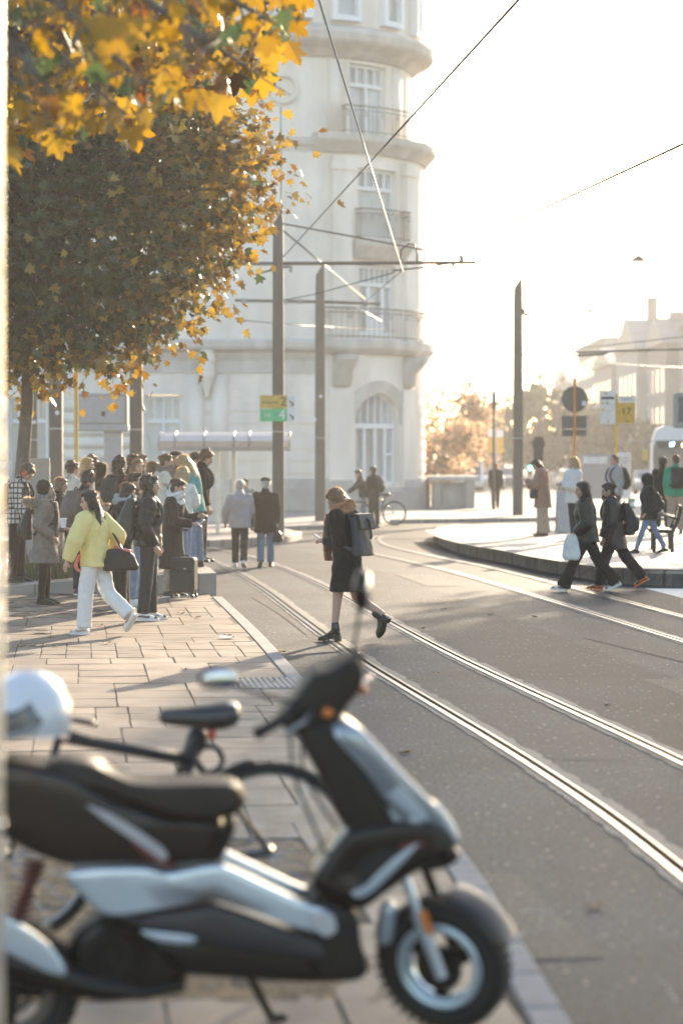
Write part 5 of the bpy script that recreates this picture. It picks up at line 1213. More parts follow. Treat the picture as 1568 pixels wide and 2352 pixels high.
# ---- electronic display column
o0 = G(262, 1235, .17); t = thing('display_column', 'grey metal departure display box on a wide column above the crowd', 'display', o0)
Yd = o0.y
def dpan(name, x0, x1, y0, y1, dY, th, m, bev=.01):
    a = P(x0, y1, Yd + dY) - o0; b = P(x1, y0, Yd + dY) - o0; mb = MB(); mb.bb(a.x, b.x, a.y, a.y + th, a.z, b.z); return mb.build(name, m, t, bevel=bev)
dpan('housing', 178, 293, 903, 988, -.2, .4, ALU, .04); hp_ = dpan('back_panel', 184, 287, 912, 972, -.225, .03, PALE, .02); dpan('hatch', 233, 242, 945, 956, -.235, .02, INK)
c = MB(); a = P(240, 985, Yd); c.bb(a.x - o0.x, P(281, 985, Yd).x - o0.x, -.12, .12, 0, a.z - o0.z + .05); c.build('column', PALE, t, bevel=.02); dpan('sill', 176, 295, 976, 990, -.24, .45, PALE, .02)
q = G(176, 1262, .17); t = thing('stop_post', 'slim yellow stop post at the left of the display column', 'post', q); MB().cyl((0,0,0), (0,0,4.2), .045, n=10).build('post', YEL, t, smooth=40); MB().bb(-.3, -.05, -.02, .02, 3.2, 4.0).build('flag', WHT, t)
q = G(78, 1322, .06); t = thing('info_panel', 'tall pale grey stop panel with yellow stickers behind the plaid man', 'information panel', q)
Si = FD / q.y; x0, x1 = (40 - 78) / Si, (116 - 78) / Si; zt = 2 + (YH - 1047) / Si - .1
MB().bb(x0, x1, -.05, .05, -.05, zt).build('panel', mat('grey_panel', (.36, .34, .32), .55, 0, .06), t, bevel=.012)
mb = MB(); mb.bb(-.10, .06, -.056, -.05, zt - .17, zt - .12); mb.bb(.0, .05, -.056, -.05, zt - .27, zt - .21); mb.build('sticker', YEL, t); text_mesh('straat', .13, 'lettering', mat('grey_ink', (.2, .19, .18), .6), t, (-.08, -.053, zt - .78), (PI/2, -PI/2, 0), .001)
# ---- shelter
q = G(520, 1222, .17); t = thing('tram_shelter', 'glass tram shelter with a curved translucent roof behind the crowd', 'shelter', q); Sh = FD / q.y
X = lambda px: (px - CX) / Sh - q.x
xl, xr = X(370), X(668); zr = 2 + (YH - 1028) / Sh - .17; mb = MB(); ROOF = mat('frosted_roof', (.70, .52, .40), .35, 0, .08, 2, trans=.35); FRM = mat('shelter_frame', (.30, .29, .28), .4, .5)
prof = [(-.95, 0), (-.9, .16), (-.72, .29), (-.45, .36), (-.1, .38), (.3, .36), (.75, .3)]
mb.loft([[V((x, y, zr + z)) for y, z in prof] + [V((x, y, zr + z - .02)) for y, z in prof[::-1]] for x in (xl + .05, xr - .05)]); mb.build('roof', ROOF, t)
for px in (371, 407, 473, 540, 575, 640, 667):
    mb = MB(); mb.tube([(X(px), y, zr + z + .01) for y, z in prof], .022, 6); mb.build('roof_rib', FRM, t, smooth=True)
mb = MB(); mb.bb(xl, xr, -1.0, -.93, zr - .09, zr + .02); mb.build('gutter', FRM, t)
for px, y in ((503, -.6), (535, .6), (397, .6), (640, .6)):
    mb = MB(); mb.bb(X(px) - .05, X(px) + .05, y - .04, y + .04, 0, zr + .3 * (y > 0) - (.02 if y < 0 else 0)); mb.build('post', mat('bright_aluminium', (.62, .60, .58), .3, .6), t)
SG = mat('clear_glass', (.8, .84, .84), .04, alpha=.16, spec=.6)
for a, b in ((397, 460), (465, 530), (540, 640)):
    mb = MB(); mb.bb(X(a) + .06, X(b) - .06, .59, .605, .25, zr); mb.build('glass_panel', SG, t)
mb = MB(); mb.bb(X(540), X(636), .2, .5, .42, .46); mb.bb(X(550), X(552) + .03, .3, .36, 0, .42); mb.bb(X(625), X(627) + .03, .3, .36, 0, .42); mb.build('bench', POLEM, t)
rnd.seed(30)
person('seated person with a light hood inside the tram shelter', (q.x + X(562), q.y + .25, .17), -80, 1.7, None, lean=4, hp=10, L=leg(84, 3, 84), Rr=leg(84, 3, 84), aL=arm(20, 8, 60, 20), aR=arm(20, 8, 60, 20), top=('jacket', GREYH, .84, dict(thick=.04, hood=WOOLW)), bottom=('straight', BJEAN), shoes=('sneaker', SHOEB, SHOEB), hair=('short', 'brown'), vox=.018, fuzz=False, sit=.56)
# ---- right hand signs
q = G(1318, 1218, ZP); t = thing('traffic_sign', 'backs of a round sign and two rectangular plates on an orange post', 'sign', q); Sr = FD / q.y
OR = mat('orange_post', (.62, .26, .05), .5); SB = mat('sign_back', (.16, .15, .14), .5, .3, .08)
Z = lambda py: 2 + (YH - py) / Sr - ZP
MB().cyl((0, -.03, 0), (0, -.03, Z(870)), .035, n=10).build('post', OR, t, smooth=40)
MB().cyl((0, .02, Z(917)), (0, .045, Z(917)), 30 / Sr, n=40).build('round_sign', SB, t, smooth=40); MB().bb(17/Sr, 27/Sr, .008, .018, Z(932), Z(921)).build('sticker', WHT, t)
for y0, y1 in ((954, 985), (986, 1003)): MB().bb(-29/Sr, 28/Sr, .02, .04, Z(y1) + .01, Z(y0) - .01).build('plate', SB, t, bevel=.01)
q = G(1413, 1216, ZP); t = thing('stop_sign', 'yellow bus stop flag numbered 17 beside a white timetable plate', 'sign', q); Sr = FD / q.y
MB().cyl((0, 0, 0), (0, 0, Z(905)), .04, n=10).build('post', YEL, t, smooth=40)
a = MB().bb(3/Sr, 43/Sr, -.03, .0, Z(972), Z(925)).build('flag', YEL, t, bevel=.01); text_mesh('17', .24, 'numeral', INK, a, (23/Sr, -.033, Z(945)), (PI/2, 0, 0), .002); text_mesh('~', .2, 'emblem', INK, a, (26/Sr, -.033, Z(967)), (PI/2, 0, 0), .002)
a = MB().bb(4/Sr, 43/Sr, -.03, .0, Z(924), Z(910)).build('header', WHT, t, bevel=.01); text_mesh('Perron', .09, 'lettering', mat('grey_ink', (.2, .19, .18), .6), a, (24/Sr, -.033, Z(917)), (PI/2, 0, 0), .002)
a = MB().bb(-37/Sr, -1/Sr, -.03, .0, Z(974), Z(898)).build('timetable', WHT, t, bevel=.01); mb = MB(); mb.bb(-34/Sr, -5/Sr, -.034, -.03, Z(917), Z(912)); mb.bb(-20/Sr, -17/Sr, -.034, -.03, Z(971), Z(967)); mb.build('strip', INK, a); MB().bb(-34/Sr, -28/Sr, -.034, -.03, Z(928), Z(924)).bb(-34/Sr, -28/Sr, -.034, -.03, Z(943), Z(939)).bb(-28/Sr, -22/Sr, -.034, -.03, Z(906), Z(901)).build('mark', YEL, a); MB().bb(-24/Sr, -18/Sr, -.034, -.03, Z(928), Z(924)).build('mark', GRN, a)
for (x0, x1, y0, lab, hd) in ((1328, 1402, 1043, 'grey notice board with white header behind the woman in white coat', True), (1409, 1447, 1039, 'white framed timetable board behind the man in grey hoodie', False)):
    q = G((x0 + x1) / 2, 1208, ZP); t = thing('notice_board', lab, 'notice board', q, 0); Sr = FD / q.y; hw = (x1 - x0) / 2 / Sr
    MB().bb(-hw, hw, -.03, .03, .7, Z(y0)).build('board', PALE if hd else WHT, t, bevel=.01)
    for s in (-1, 1): MB().bb(s*hw*.8 - .03, s*hw*.8 + .03, -.025, .025, 0, .7).build('leg', POLEM, t)
    if hd: MB().bb(-hw*.75, hw*.75, -.035, -.03, Z(y0 + 22), Z(y0 + 6)).build('header', WHT, t)
    else:
        mb = MB(); [mb.bb(-hw*.8, hw*.8, -.034, -.03, Z(y0 + 14 + k*6), Z(y0 + 12 + k*6)) for k in range(7)]; mb.build('lines', ALU, t)
q = G(1297, 1222, ZP); t = thing('easel_board', 'pale folding easel board standing left of the woman in white coat', 'easel', q); 
for s in (-1, 1): MB().box((0, s * .22, .5), (.42, .03, 1.05), Matrix.Rotation(s * rad(22), 3, 'X')).build('board', PALE, t)
q = P(1568, 957, 52); t = thing('display_screen', 'aluminium departure screen cut off by the right edge above the bus', 'display', (q.x + .35, q.y, ZP)); Sr = FD / q.y
x0 = (1546 - CX) / Sr - q.x - .35; MB().bb(x0, x0 + .9, -.15, .2, Z(983), Z(903)).build('housing', ALU, t, bevel=.03); MB().bb(x0 + .07, x0 + .83, -.165, -.14, Z(970), Z(912)).build('screen', mat('dark_screen', (.16, .17, .18), .25), t); MB().bb(x0 + .4, x0 + .55, -.06, .1, 0, Z(980)).build('post', ALU, t)
q = G(1235, 1213, 0); t = thing('traffic_light', 'dark traffic light seen from behind left of the slanted round sign', 'traffic light', q); Sr = FD / q.y; Z = lambda py: 2 + (YH - py) / Sr
MB().cyl((0,0,0), (0,0,Z(1012)), .05, n=8).build('post', POLEM, t, smooth=40); MB().cyl((0, -.05, Z(1020)), (0, .06, Z(1020)), 15/Sr, n=24).box((0, 0, Z(1024)), (22/Sr, .2, 40/Sr)).build('head', POLEM, t); MB().box((0, 0, Z(1050)), (20/Sr, .15, 18/Sr)).build('box', POLEM, t)
# ---- bench
q = G(1522, 1268, ZP); t = thing('bench', 'black metal bench with curved armrests on the right platform', 'bench', q, rad(-6)); BM = mat('bench_black', (.03, .03, .031), .35, .3)
for y in (0, 1.5):
    mb = MB()
    mb.tube(spline([(-.17, y, 0), (-.17, y, .36), (-.24, y, .42)], 4), .035, 8); mb.build('leg', BM, t, smooth=True)
    mb = MB(); mb.tube(spline([(.17, y, 0), (.16, y, .3), (.19, y, .42), (.27, y, .6), (.33, y, .86)], 5), .036, 8); mb.tube([(-.28, y, .40), (.2, y, .37)], .03, 8); mb.build('leg', BM, t, smooth=True)
    mb = MB(); mb.tube(spline([(-.22, y, .44), (-.19, y, .62), (-.02, y, .69), (.25, y, .62)], 6), .024, 8, flat=1.3); mb.build('armrest', BM, t, smooth=True)
mb = MB()
for k in range(7): mb.box((-.25 + k*.075, .75, .435 - .006*k), (.055, 1.62, .02))
mb.build('seat', BM, t, bevel=.006); mb = MB()
for k in range(7): mb.box((.235 + k*.0155, .75, .50 + k*.058), (.018, 1.62, .045), Matrix.Rotation(rad(14), 3, 'Y'))
mb.build('backrest', BM, t, bevel=.006)
for px, lab in ((1450, 'green and white bollard left of the youth in parka'), (1543, 'green and white bollard behind the bench')):
    q = G(px, 1200, 0); t = thing('bollard', lab, 'bollard', q, 0, 'green and white bollards'); hb = 2 - (1145 - YH) * q.y / FD
    MB().cyl((0,0,0), (0,0,hb), .10, .095, n=14).build('post', WHT, t, smooth=40); MB().cyl((0,0,hb-.09), (0,0,hb+.01), .106, n=14).build('cap', GREEN, t, smooth=40); MB().cyl((0,0,hb-.32), (0,0,hb-.24), .106, n=14).build('band', GREEN, t, smooth=40)
# ---- bus
q = V((13.0, 92, 0)); t = thing('city_bus', 'white city bus with lit destination display arriving at the right edge', 'bus', q, rad(-10)); BW = mat('bus_white', (.66, .68, .70), .3, 0, .04, coat=.4); BG = mat('bus_glass', (.08, .10, .12), .06, spec=.8)
mb = MB(); mb.loft([[V((x * f, y0, z)) for x, z in ((-1.27, .35), (-1.3, 1.2), (-1.26, 2.7), (-1.1, 3.15), (-.8, 3.28), (.8, 3.28), (1.1, 3.15), (1.26, 2.7), (1.3, 1.2), (1.27, .35))] for y0, f in ((0, .93), (.1, 1), (11.5, 1))]); mb.build('body', BW, t, smooth=35)
mb = MB(); mb.prism([(-1.12, 1.0), (1.12, 1.0), (1.14, 2.4), (1.06, 2.72), (-1.06, 2.72), (-1.14, 2.4)], lambda x, y, d: V((x, d, y)), -.03, .02); mb.build('windscreen', BG, t)
mb = MB(); mb.bb(-.98, .9, -.05, -.035, 2.42, 2.68); mb.build('display', INK, t); LED = mat('led_cyan', (.3, .8, 1), .5, emis=(.35, .85, 1, 5)); LED2 = mat('led_amber', (1, .7, .3), .5, emis=(1, .62, .25, 5))
text_mesh('17', .22, 'led_text', LED, t, (-.45, -.06, 2.55), (PI/2, 0, 0), .002); text_mesh('Station', .2, 'led_text', LED2, t, (.2, -.06, 2.53), (PI/2, 0, 0), .002)
for s in (-1, 1):
    MB().ell((s*.95, -.02, .75), (.2, .06, .12)).build('headlight', mat('lamp_glass', (.7, .7, .7), .1), t, smooth=True); MB().box((s*1.46, -.18, 2.15), (.2, .12, .42)).build('mirror', YEL, t, bevel=.04); MB().tube([(s*1.2, .02, 2.7), (s*1.42, -.16, 2.6), (s*1.46, -.18, 2.35)], .025, 6).build('mirror_arm', BG, t)
    for y in (2.3, 8.4): mb = MB(); mb.cyl((s*1.05, y, .48), (s*1.32, y, .48), .48, n=24); mb.build('wheel', INK, t, smooth=40)
    MB().bb(s*1.3 - .012, s*1.3 + .012, .6, 11, 1.25, 2.45).build('side_window', BG, t)
MB().bb(-1.2, 1.2, -.06, .0, .32, .62).build('bumper', POLEM, t, bevel=.04)
# ---- parked cars far down the street
def car(label, loc, rz, col, van=False):
    t = thing('parked_car', label, 'car', loc, rz, 'cars far down the street'); m = mat('paint_%.2f%.2f' % col[:2], col, .25, .1, .05, coat=.6); mb = MB()
    h = 1.9 if van else 1.42
    prof = [(-2.1, .3), (-2.15, .75), (-1.95, .95), (-1.5, 1.0 if not van else h), (-.9, h), (.7, h), (1.3, .98), (2.0, .8), (2.15, .6), (2.1, .3)]
    mb.loft([[V((x, y, z if z < .9 else z)) for x, z in prof] for y in (-.85, .85)]); b = mb.build('body', m, t, bevel=.08)
    mb = MB(); mb.prism([(-1.4, 1.0), (-.88, h - .08), (.66, h - .08), (1.18, 1.0)], lambda x, y, d: V((x, d, y)), -.86, .86); mb.build('side_window', BG, t); mb = MB(); mb.loft([[V((1.32, y, 1.0)), V((.76, y, h - .06)), V((.74, y, h - .06)), V((1.28, y, 1.0))] for y in (-.7, .7)]); mb.build('windscreen', BG, t)
    for x in (-1.3, 1.3):
        for s in (-1, 1): mb = MB(); mb.cyl((x, s*.72, .32), (x, s*.88, .32), .32, n=18); mb.build('wheel', INK, t, smooth=40)
    for s in (-1, 1): MB().ell((2.08, s*.6, .68), (.08, .16, .08), n=10, m=6).build('headlight', mat('lamp_glass', (.7, .7, .7), .1), t, smooth=True)
car('white van parked beyond the kiosk', (7.9, 150, 0), rad(-92), (.7, .7, .7), True); car('silver car just right of the white van', (9.6, 158, 0), rad(-88), (.45, .46, .48)); car('dark car right of the silver one', (11.3, 165, 0), rad(-90), (.07, .075, .08)); car('pale car between the brown coat and the white coat', (13.6, 140, 0), rad(-85), (.55, .55, .54)); car('blue grey car behind the bollards', (17.2, 135, 0), rad(-95), (.25, .30, .34))
q = G(1133, 1178); t = thing('lamp_post', 'thin dark lamp post by the dim walking figure', 'lamp post', q); MB().cyl((0,0,0), (0,0,4.4), .06, .045, n=8).build('post', POLEM, t, smooth=40); MB().box((0, 0, 4.2), (.16, .16, .7)).build('lantern', POLEM, t, bevel=.03)
q = V((7.0, 110, 0)); t = thing('stop_sign', 'faint far yellow stop flag in front of the orange trees', 'sign', q); MB().cyl((0,0,0), (0,0,3.4), .05, n=8).build('post', PALE, t); MB().bb(-.35, .35, -.03, .03, 2.3, 3.0).build('flag', YEL, t); MB().bb(-.35, .35, -.03, .03, 3.02, 3.35).build('header', WHT, t)
for (px, py, Y, colr, lab) in ((1101, 1097, 150, (1, .35, .08, 6), 'far traffic light showing amber left of the lamp post'), (1139, 1097, 155, (1, .35, .08, 4), 'far traffic light showing amber right of the lamp post'), (1216, 1075, 140, (.1, 1, .75, 7), 'far traffic light showing green right of the lone pole')):
    c_ = P(px, py, Y); t = thing('traffic_light', lab, 'traffic light', (c_.x, c_.y, 0), 0, 'far traffic lights'); MB().cyl((0,0,0), (0,0,max(2.2, c_.z + .5)), .05, n=8).build('post', POLEM, t); MB().box((0, 0, c_.z), (.3, .25, .8)).build('head', POLEM, t, bevel=.03); MB().ell((0, -.14, c_.z), (.10, .03, .10), n=12, m=8).build('lamp', mat('signal_%.1f' % (colr[1] + colr[3]), colr[:3], .4, emis=colr), t, smooth=True)
# ---- terraced houses far right
HB = [mat('far_render', (.40, .37, .34), .9, 0, .08, .5), mat('far_brick', (.40, .32, .27), .9, 0, .12, .6), mat('far_stone', (.42, .37, .33), .9, 0, .1, .5)]; SLATE = mat('slate', (.22, .215, .21), .6, 0, .15, 1)
def house(label, x, y0, y1, h, m, gable, chim, front=False):
    t = thing('town_house', label, 'house', (x, (y0 + y1)/2, 0), 0, 'tall terraced houses down the street'); d = (y1 - y0) / 2 - .02
    MB().bb(0, 12, -d, d, 0, h).build('wall', m, t); r = MB()
    if gable: r.prism([(-d - .2, h), (d + .2, h), (0, h + gable)], lambda a, b, q: V((q, a, b)), -.25, 12)
    else: r.bb(-.3, 12.2, -d - .02, d + .02, h + .003, h + .5)
    ro = r.build('roof', SLATE if gable else m, t)
    for cx, cw, ch in chim: MB().bb(cx, cx + cw, -.5, .5, h, h + gable*.6 + ch).build('chimney', HB[1], ro)
    n = max(2, int(2*d/3.2))
    for fl in range(int((h - 1) / 3.4)):
        for k in range(n):
            yc = -d + 2*d*(k + .5)/n; z = 1.2 + fl*3.4; w = MB(); w.bb(-.06, .02, yc - .62, yc + .62, z - .08, z + 2.1); wo = w.build('window', FRAMEW, t); MB().bb(-.09, -.05, yc - .5, yc + .5, z + .05, z + 2.0).build('pane', PANE, wo)
        for k in range(3):
            xc = 1.8 + k*2.6; z = 1.2 + fl*3.4; w = MB(); w.bb(xc - .62, xc + .62, -d - .06, -d + .02, z - .08, z + 2.1); wo = w.build('window', FRAMEW, t); MB().bb(xc - .5, xc + .5, -d - .09, -d - .05, z + .05, z + 2.0).build('pane', PANE, wo)
house('nearest tall house with a stepped parapet at the right edge', 29.5, 196, 212, 13.4, HB[2], 0, ((.5, 1.2, 1.4), (3, 1.6, 2.2)))
house('gabled house with a wide chimney second from the right edge', 28.4, 212, 226, 12.2, HB[1], 2.6, ((1.2, 2, 1.6), (6, 1.2, 2.4)))
house('dark gabled house with a pointed turret in the middle of the row', 27.6, 226, 244, 12.4, HB[2], 3.2, ((2, 1.0, 3.4),))
house('low gabled house left of the turreted one', 27.2, 244, 262, 11.6, HB[1], 2.0, ((3, 1.2, 1.4), (8, 1.2, 1.2)))
house('pale flat roofed block ending the row on the left', 28.4, 262, 292, 14.8, HB[0], 0, ())
house('faint house furthest down the street', 28.6, 300, 330, 11.5, HB[0], 2.4, ((2, 1.2, 1.4),))
# ---- bicycle by the arched window with its rider, suitcase, cup, litter
BKM = mat('bicycle_paint', (.02, .02, .022), .35, .3); TYRE = mat('tyre_rubber', (.010, .009, .0085), .8, 0, .2, 20, .3, 80); CHRM = mat('chrome', (.75, .75, .74), .12, 1.0); TAN = mat('tan_tyre_wall', (.35, .22, .11), .7)
def bike(label, loc, rz, group=None, fender=True, saddle=True, lock=True):
    t = thing('bicycle', label, 'bicycle', loc, rz, group); R = .345; ax = V((0, 1, 0)); A = V((-.50, 0, .362)); F = V((.56, 0, .362)); BB = V((-.06, 0, .29)); ST = V((-.19, 0, .80)); HT = V((.36, 0, .84)); HB_ = V((.41, 0, .66))
    for c, nm in ((A, 'wheel'), (F, 'wheel')):
        w = MB(); w.torus(c, R, .024, ax, 44, 8); wo = w.build('wheel', TYRE, t, smooth=True); w = MB(); w.torus(c, R - .022, .011, ax, 40, 6); w.build('rim', ALU, wo, smooth=True)
        w = MB()
        for k in range(18): a = 2*PI*k/18; w.cyl(c + V((.02*math.cos(a+1), .03*(-1)**k, .02*math.sin(a+1))), c + V(((R-.025)*math.cos(a), 0, (R-.025)*math.sin(a))), .0012, n=3)
        w.cyl(c - ax*.05, c + ax*.05, .02, n=8); w.build('spokes', CHRM, wo)
        if fender:
            w = MB(); w.torus(c, R + .034, .012, ax, 26, 6, (rad(10) if nm and c is A else rad(30)), rad(170), rz=.030); f_ = w.build('mudguard', BKM, t, smooth=True)
    f = MB()
    for a, b, r in ((BB, ST, .021), (ST + V((.02,0,-.06)), HT, .024), (BB, HB_, .024), (HT + V((-.015,0,.06)), HB_ + V((.01,0,-.04)), .018)): f.cyl(a, b, r, n=10)
    for s in (1, -1):
        f.cyl(BB + V((0, s*.03, 0)), A + V((0, s*.06, 0)), .010, n=8); f.cyl(ST + V((0, s*.02, -.05)), A + V((0, s*.06, 0)), .008, n=8); f.tube([HB_ + V((.01, s*.04, -.05)), F + V((-.06, s*.055, .2)), F + V((0, s*.055, 0))], .011, 8)
    f.build('frame', BKM, t, smooth=True)
    s_ = MB(); s_.cyl(ST, ST + V((-.03, 0, .08)), .013, n=10); s_.cyl(ST + V((-.01,0,.02)), ST + V((-.02,0,.05)), .024, n=10); s_.build('seat_post', BKM, t, smooth=True)
    s_ = MB(); sc = ST + V((-.03, 0, .115)); s_.loft([circ(sc + V((x, 0, z)), V((0,1,0)), V((0,0,1)), wy, wz, 16) for x, wy, wz, z in ((.175, .014, .016, .005), (.16, .026, .03, .005), (.06, .036, .042, 0), (-.02, .065, .052, 0), (-.09, .095, .058, .008), (-.135, .085, .05, .014), (-.155, .045, .026, .016))])
    so = s_.build('saddle', mat('saddle_vinyl', (.028, .026, .025), .28, coat=.3), t, smooth=True); r_ = MB(); 
    for s in (1, -1): r_.tube([sc + V((.12, s*.02, -.015)), sc + V((.0, s*.025, -.045)), sc + V((-.1, s*.03, -.02))], .004, 6)
    r_.build('rails', CHRM, so)
    h = MB(); hs = HT + V((.0, 0, .02)); h.cyl(HT, hs, .014, n=8); h.tube(spline([hs + V((-.14, .29, .0)), hs + V((.0, .2, .03)), hs + V((.04, 0, 0)), hs + V((.0, -.2, .03)), hs + V((-.14, -.29, .0))], 5), .012, 8); h.build('handlebar', BKM, t, smooth=True)
    c = MB(); c.torus(BB + V((0, -.05, 0)), .09, .006, ax, 24, 5); c.cyl(BB + V((0,-.05,0)), BB + V((.08, -.06, -.15)), .009, n=6); c.cyl(BB + V((0,.05,0)), BB + V((-.08, .06, .15)), .009, n=6); c.box(BB + V((.08,-.11,-.15)), (.09,.08,.02)); c.box(BB + V((-.08,.11,.15)), (.09,.08,.02)); c.build('crank', CHRM, t)
    MB().cyl(ST + V((-.055, 0, .05)), ST + V((-.085, 0, .045)), .022, n=12).build('rear_light', REDPL, t)
    if lock:
        l = MB(); l.caps(ST + V((.05, -.03, -.12)), .032, ST + V((-.01, -.03, .03)), .045); l.torus(ST + V((-.06, -.03, -.06)), .055, .012, ax, 20, 8); l.build('lock', BLKPL, t, smooth=40)
    return t
bq = G(700, 2196, .03); bike('bicycle with black saddle and mudguard parked behind the scooter', ((620 - 784)/567 - .50, 9.85, .03), rad(180 + 4))
q = G(868, 1207); bike('far bicycle propped beside the man at the arched window', (q.x, q.y + .5, 0), rad(176), None, False, True, False)
rnd.seed(31)
person('dim person holding the far bicycle in front of the arched window', (q.x - .42, q.y + .9, 0), 185, 1.72, None, lean=14, hp=10, aL=arm(40, 8, 15), aR=arm(40, 8, 15), top=('jacket', CHAR, .84, dict(thick=.035)), bottom=('straight', JEAN), shoes=('sneaker', SHOEB, SHOEB), hair=('short', 'dark'), vox=.02, fuzz=False)
q = G(423, 1379); t = thing('suitcase', 'black soft suitcase with raised handle at the end of the queue', 'suitcase', (q.x, q.y, .035), rad(-14)); SU = mat('suitcase_nylon', (.026, .024, .023), .6, 0, .15, 10, .25, 150)
MB().box((0, 0, .33), (.36, .23, .50)).build('shell', SU, t, bevel=.04); MB().box((.0, -.125, .22), (.30, .03, .26)).build('pocket', SU, t, bevel=.012); MB().box((.0, -.14, .47), (.30, .02, .14)).build('pocket', SU, t, bevel=.008); MB().box((.06, -.1525, .42), (.05, .004, .022)).build('badge', ALU, t)
for s in (-1, 1):
    MB().cyl((s*.08 - .05, .06, .55), (s*.08 - .05, .06, .95), .009, n=8).build('handle_tube', ALU, t)
    for y in (-.08, .08): MB().cyl((s*.15, y - .012, .028), (s*.15, y + .012, .028), .028, n=12).build('wheel', BLKPL, t, smooth=40); MB().box((s*.15, y, .065), (.03, .035, .045)).build('castor', BLKPL, t)
MB().box((-.05, .06, .96), (.2, .03, .03)).build('grip', BLKPL, t, bevel=.01); MB().tube([(-.07, 0, .58), (-.05, 0, .605), (.05, 0, .605), (.07, 0, .58)], .01, 6).build('top_handle', BLKPL, t)
cq = P(146, 1202, 32.2); t = thing('paper_cup', 'white paper coffee cup held beside the monogram scarf', 'cup', cq - V((0,0,.06))); MB().cyl((0,0,0), (0,0,.115), .032, .043, n=18).build('cup', mat('paper_white', (.75, .73, .72), .6), t, smooth=40); MB().cyl((0,0,.115), (0,0,.13), .046, .042, n=18).build('lid', WHT, t, smooth=40)
for i, (px, py, lab, cc) in enumerate(((100, 1453, 'flattened silver wrapper on the pavement at left', (.5, .48, .5)), (520, 1466, 'crumpled white scrap of paper on the pavement by the kerb', (.75, .75, .76)), (75, 1412, 'dry brown leaf on the trodden sand', (.14, .08, .03)), (640, 1500, 'curled yellow leaf on the asphalt beside the rail', (.35, .22, .05)))):
    q = G(px, py, .036 if px < 560 else .0); mb = MB(); n = 9; pts = []
    for k in range(n): a = 2*PI*k/n; r = rnd.uniform(.05, .12); pts.append(V((r*1.4*math.cos(a), r*math.sin(a), .006 + rnd.uniform(0, .028))))
    mb.add(pts + [V((0, 0, .02))], [(k, (k+1) % n, n) for k in range(n)]); o = mb.build('litter' if i < 2 else 'fallen_leaf', mat('scrap_%d' % i, cc, .6), smooth=False); o.location = q; tag(o, lab, 'litter' if i < 2 else 'leaf')
rnd.seed(41); leaf0 = None
for i in range(34):
    for _ in range(30):
        x, y = rnd.uniform(-4.2, 2.6), rnd.uniform(10, 33)
        if not (x > KX(y) - .3 and rnd.random() < .75) and abs(x / y) < .14: break
    if leaf0 is None:
        mb = MB(); s_ = .085; pts = [V((px*s_, py*s_, .006 + .05*s_*math.sin(px*5 + py*7) + .25*s_*abs(py))) for px, py in OUT_HI]; mb.add(pts + [V((.4*s_, 0, .004))], [(k, (k+1) % len(pts), len(pts)) for k in range(len(pts))]); leaf0 = mb.build('fallen_leaf', mat('dry_leaf', (.20, .115, .03), .7, 0, .4, 9)); lf = leaf0
    else: lf = leaf0.copy(); COL.objects.link(lf)
    lf.location = (x, y, .036 if x < KX(y) else .008); lf.rotation_euler = (rnd.uniform(-.15, .15), rnd.uniform(-.15, .15), rnd.uniform(0, 6.3)); k = rnd.uniform(.7, 1.2); lf.scale = (k, k, k)
    tag(lf, 'small dry yellow brown leaf fallen on the pavement or road', 'leaf', 'fallen leaves scattered on the ground')
g_ = MB(); rnd.seed(33)
for i in range(2600):
    x = rnd.uniform(-8, -4.05); y = rnd.uniform(36.6, 38.0); z = zramp(x); h = rnd.uniform(.12, .55); d = V((rnd.gauss(0, .09), rnd.gauss(0, .09), h)); g_.add([(x - .006, y, z), (x + .006, y, z), (x + d.x*.6 + .004, y + d.y*.6, z + h*.6), (x + d.x, y + d.y, z + h)], [(0, 1, 2), (0, 2, 3)])
o = g_.build('tall_grass', leafm := mat('dry_grass', (.10, .10, .04), .8, 0, .4, 3)); tag(o, 'tall ragged grass growing round the tree behind the crowd', 'grass', None, 'stuff')
# ================================================================== SCOOTER AND HELMET
SX0, SY0, SS = 784.0, 8.28, 672.0
def Q(px, py): return ((px - SX0) / SS, 2 - (py - YH) / SS - .03)
sc = thing('motor_scooter', 'black and silver motor scooter parked across the foreground with its front wheel turned', 'scooter', (0, SY0, .03), rad(5))
SBLK = mat('scooter_black', (.008, .005, .0035), .3, 0, .15, 6, coat=.12, spec=.28); SMAT = mat('scooter_matt', (.009, .006, .004), .55, 0, .15, 12, .12, 90, spec=.28); SGRY = mat('scooter_grey', (.024, .021, .024), .4, 0, .1, 6, coat=.1, spec=.35)
SSIL = mat('scooter_silver', (.56, .61, .67), .24, .55, .06, 5, coat=.6); SDK = mat('scooter_gunmetal', (.30, .32, .36), .2, .6, .08, 5, coat=.7); SEATM = mat('seat_vinyl', (.017, .012, .009), .5, 0, .12, 20, .12, 120, spec=.35); ENG = mat('engine_cast', (.008, .0055, .004), .6, .1, .3, 20, .3, 60, spec=.25); AMB = mat('amber_lens', (.65, .17, .02), .15, coat=.5); REDS = mat('red_spring', (.09, .02, .012), .35, .2); CHEAD = mat('decal_white', (.42, .38, .38), .4); DRED = mat('decal_red', (.16, .02, .016), .4)
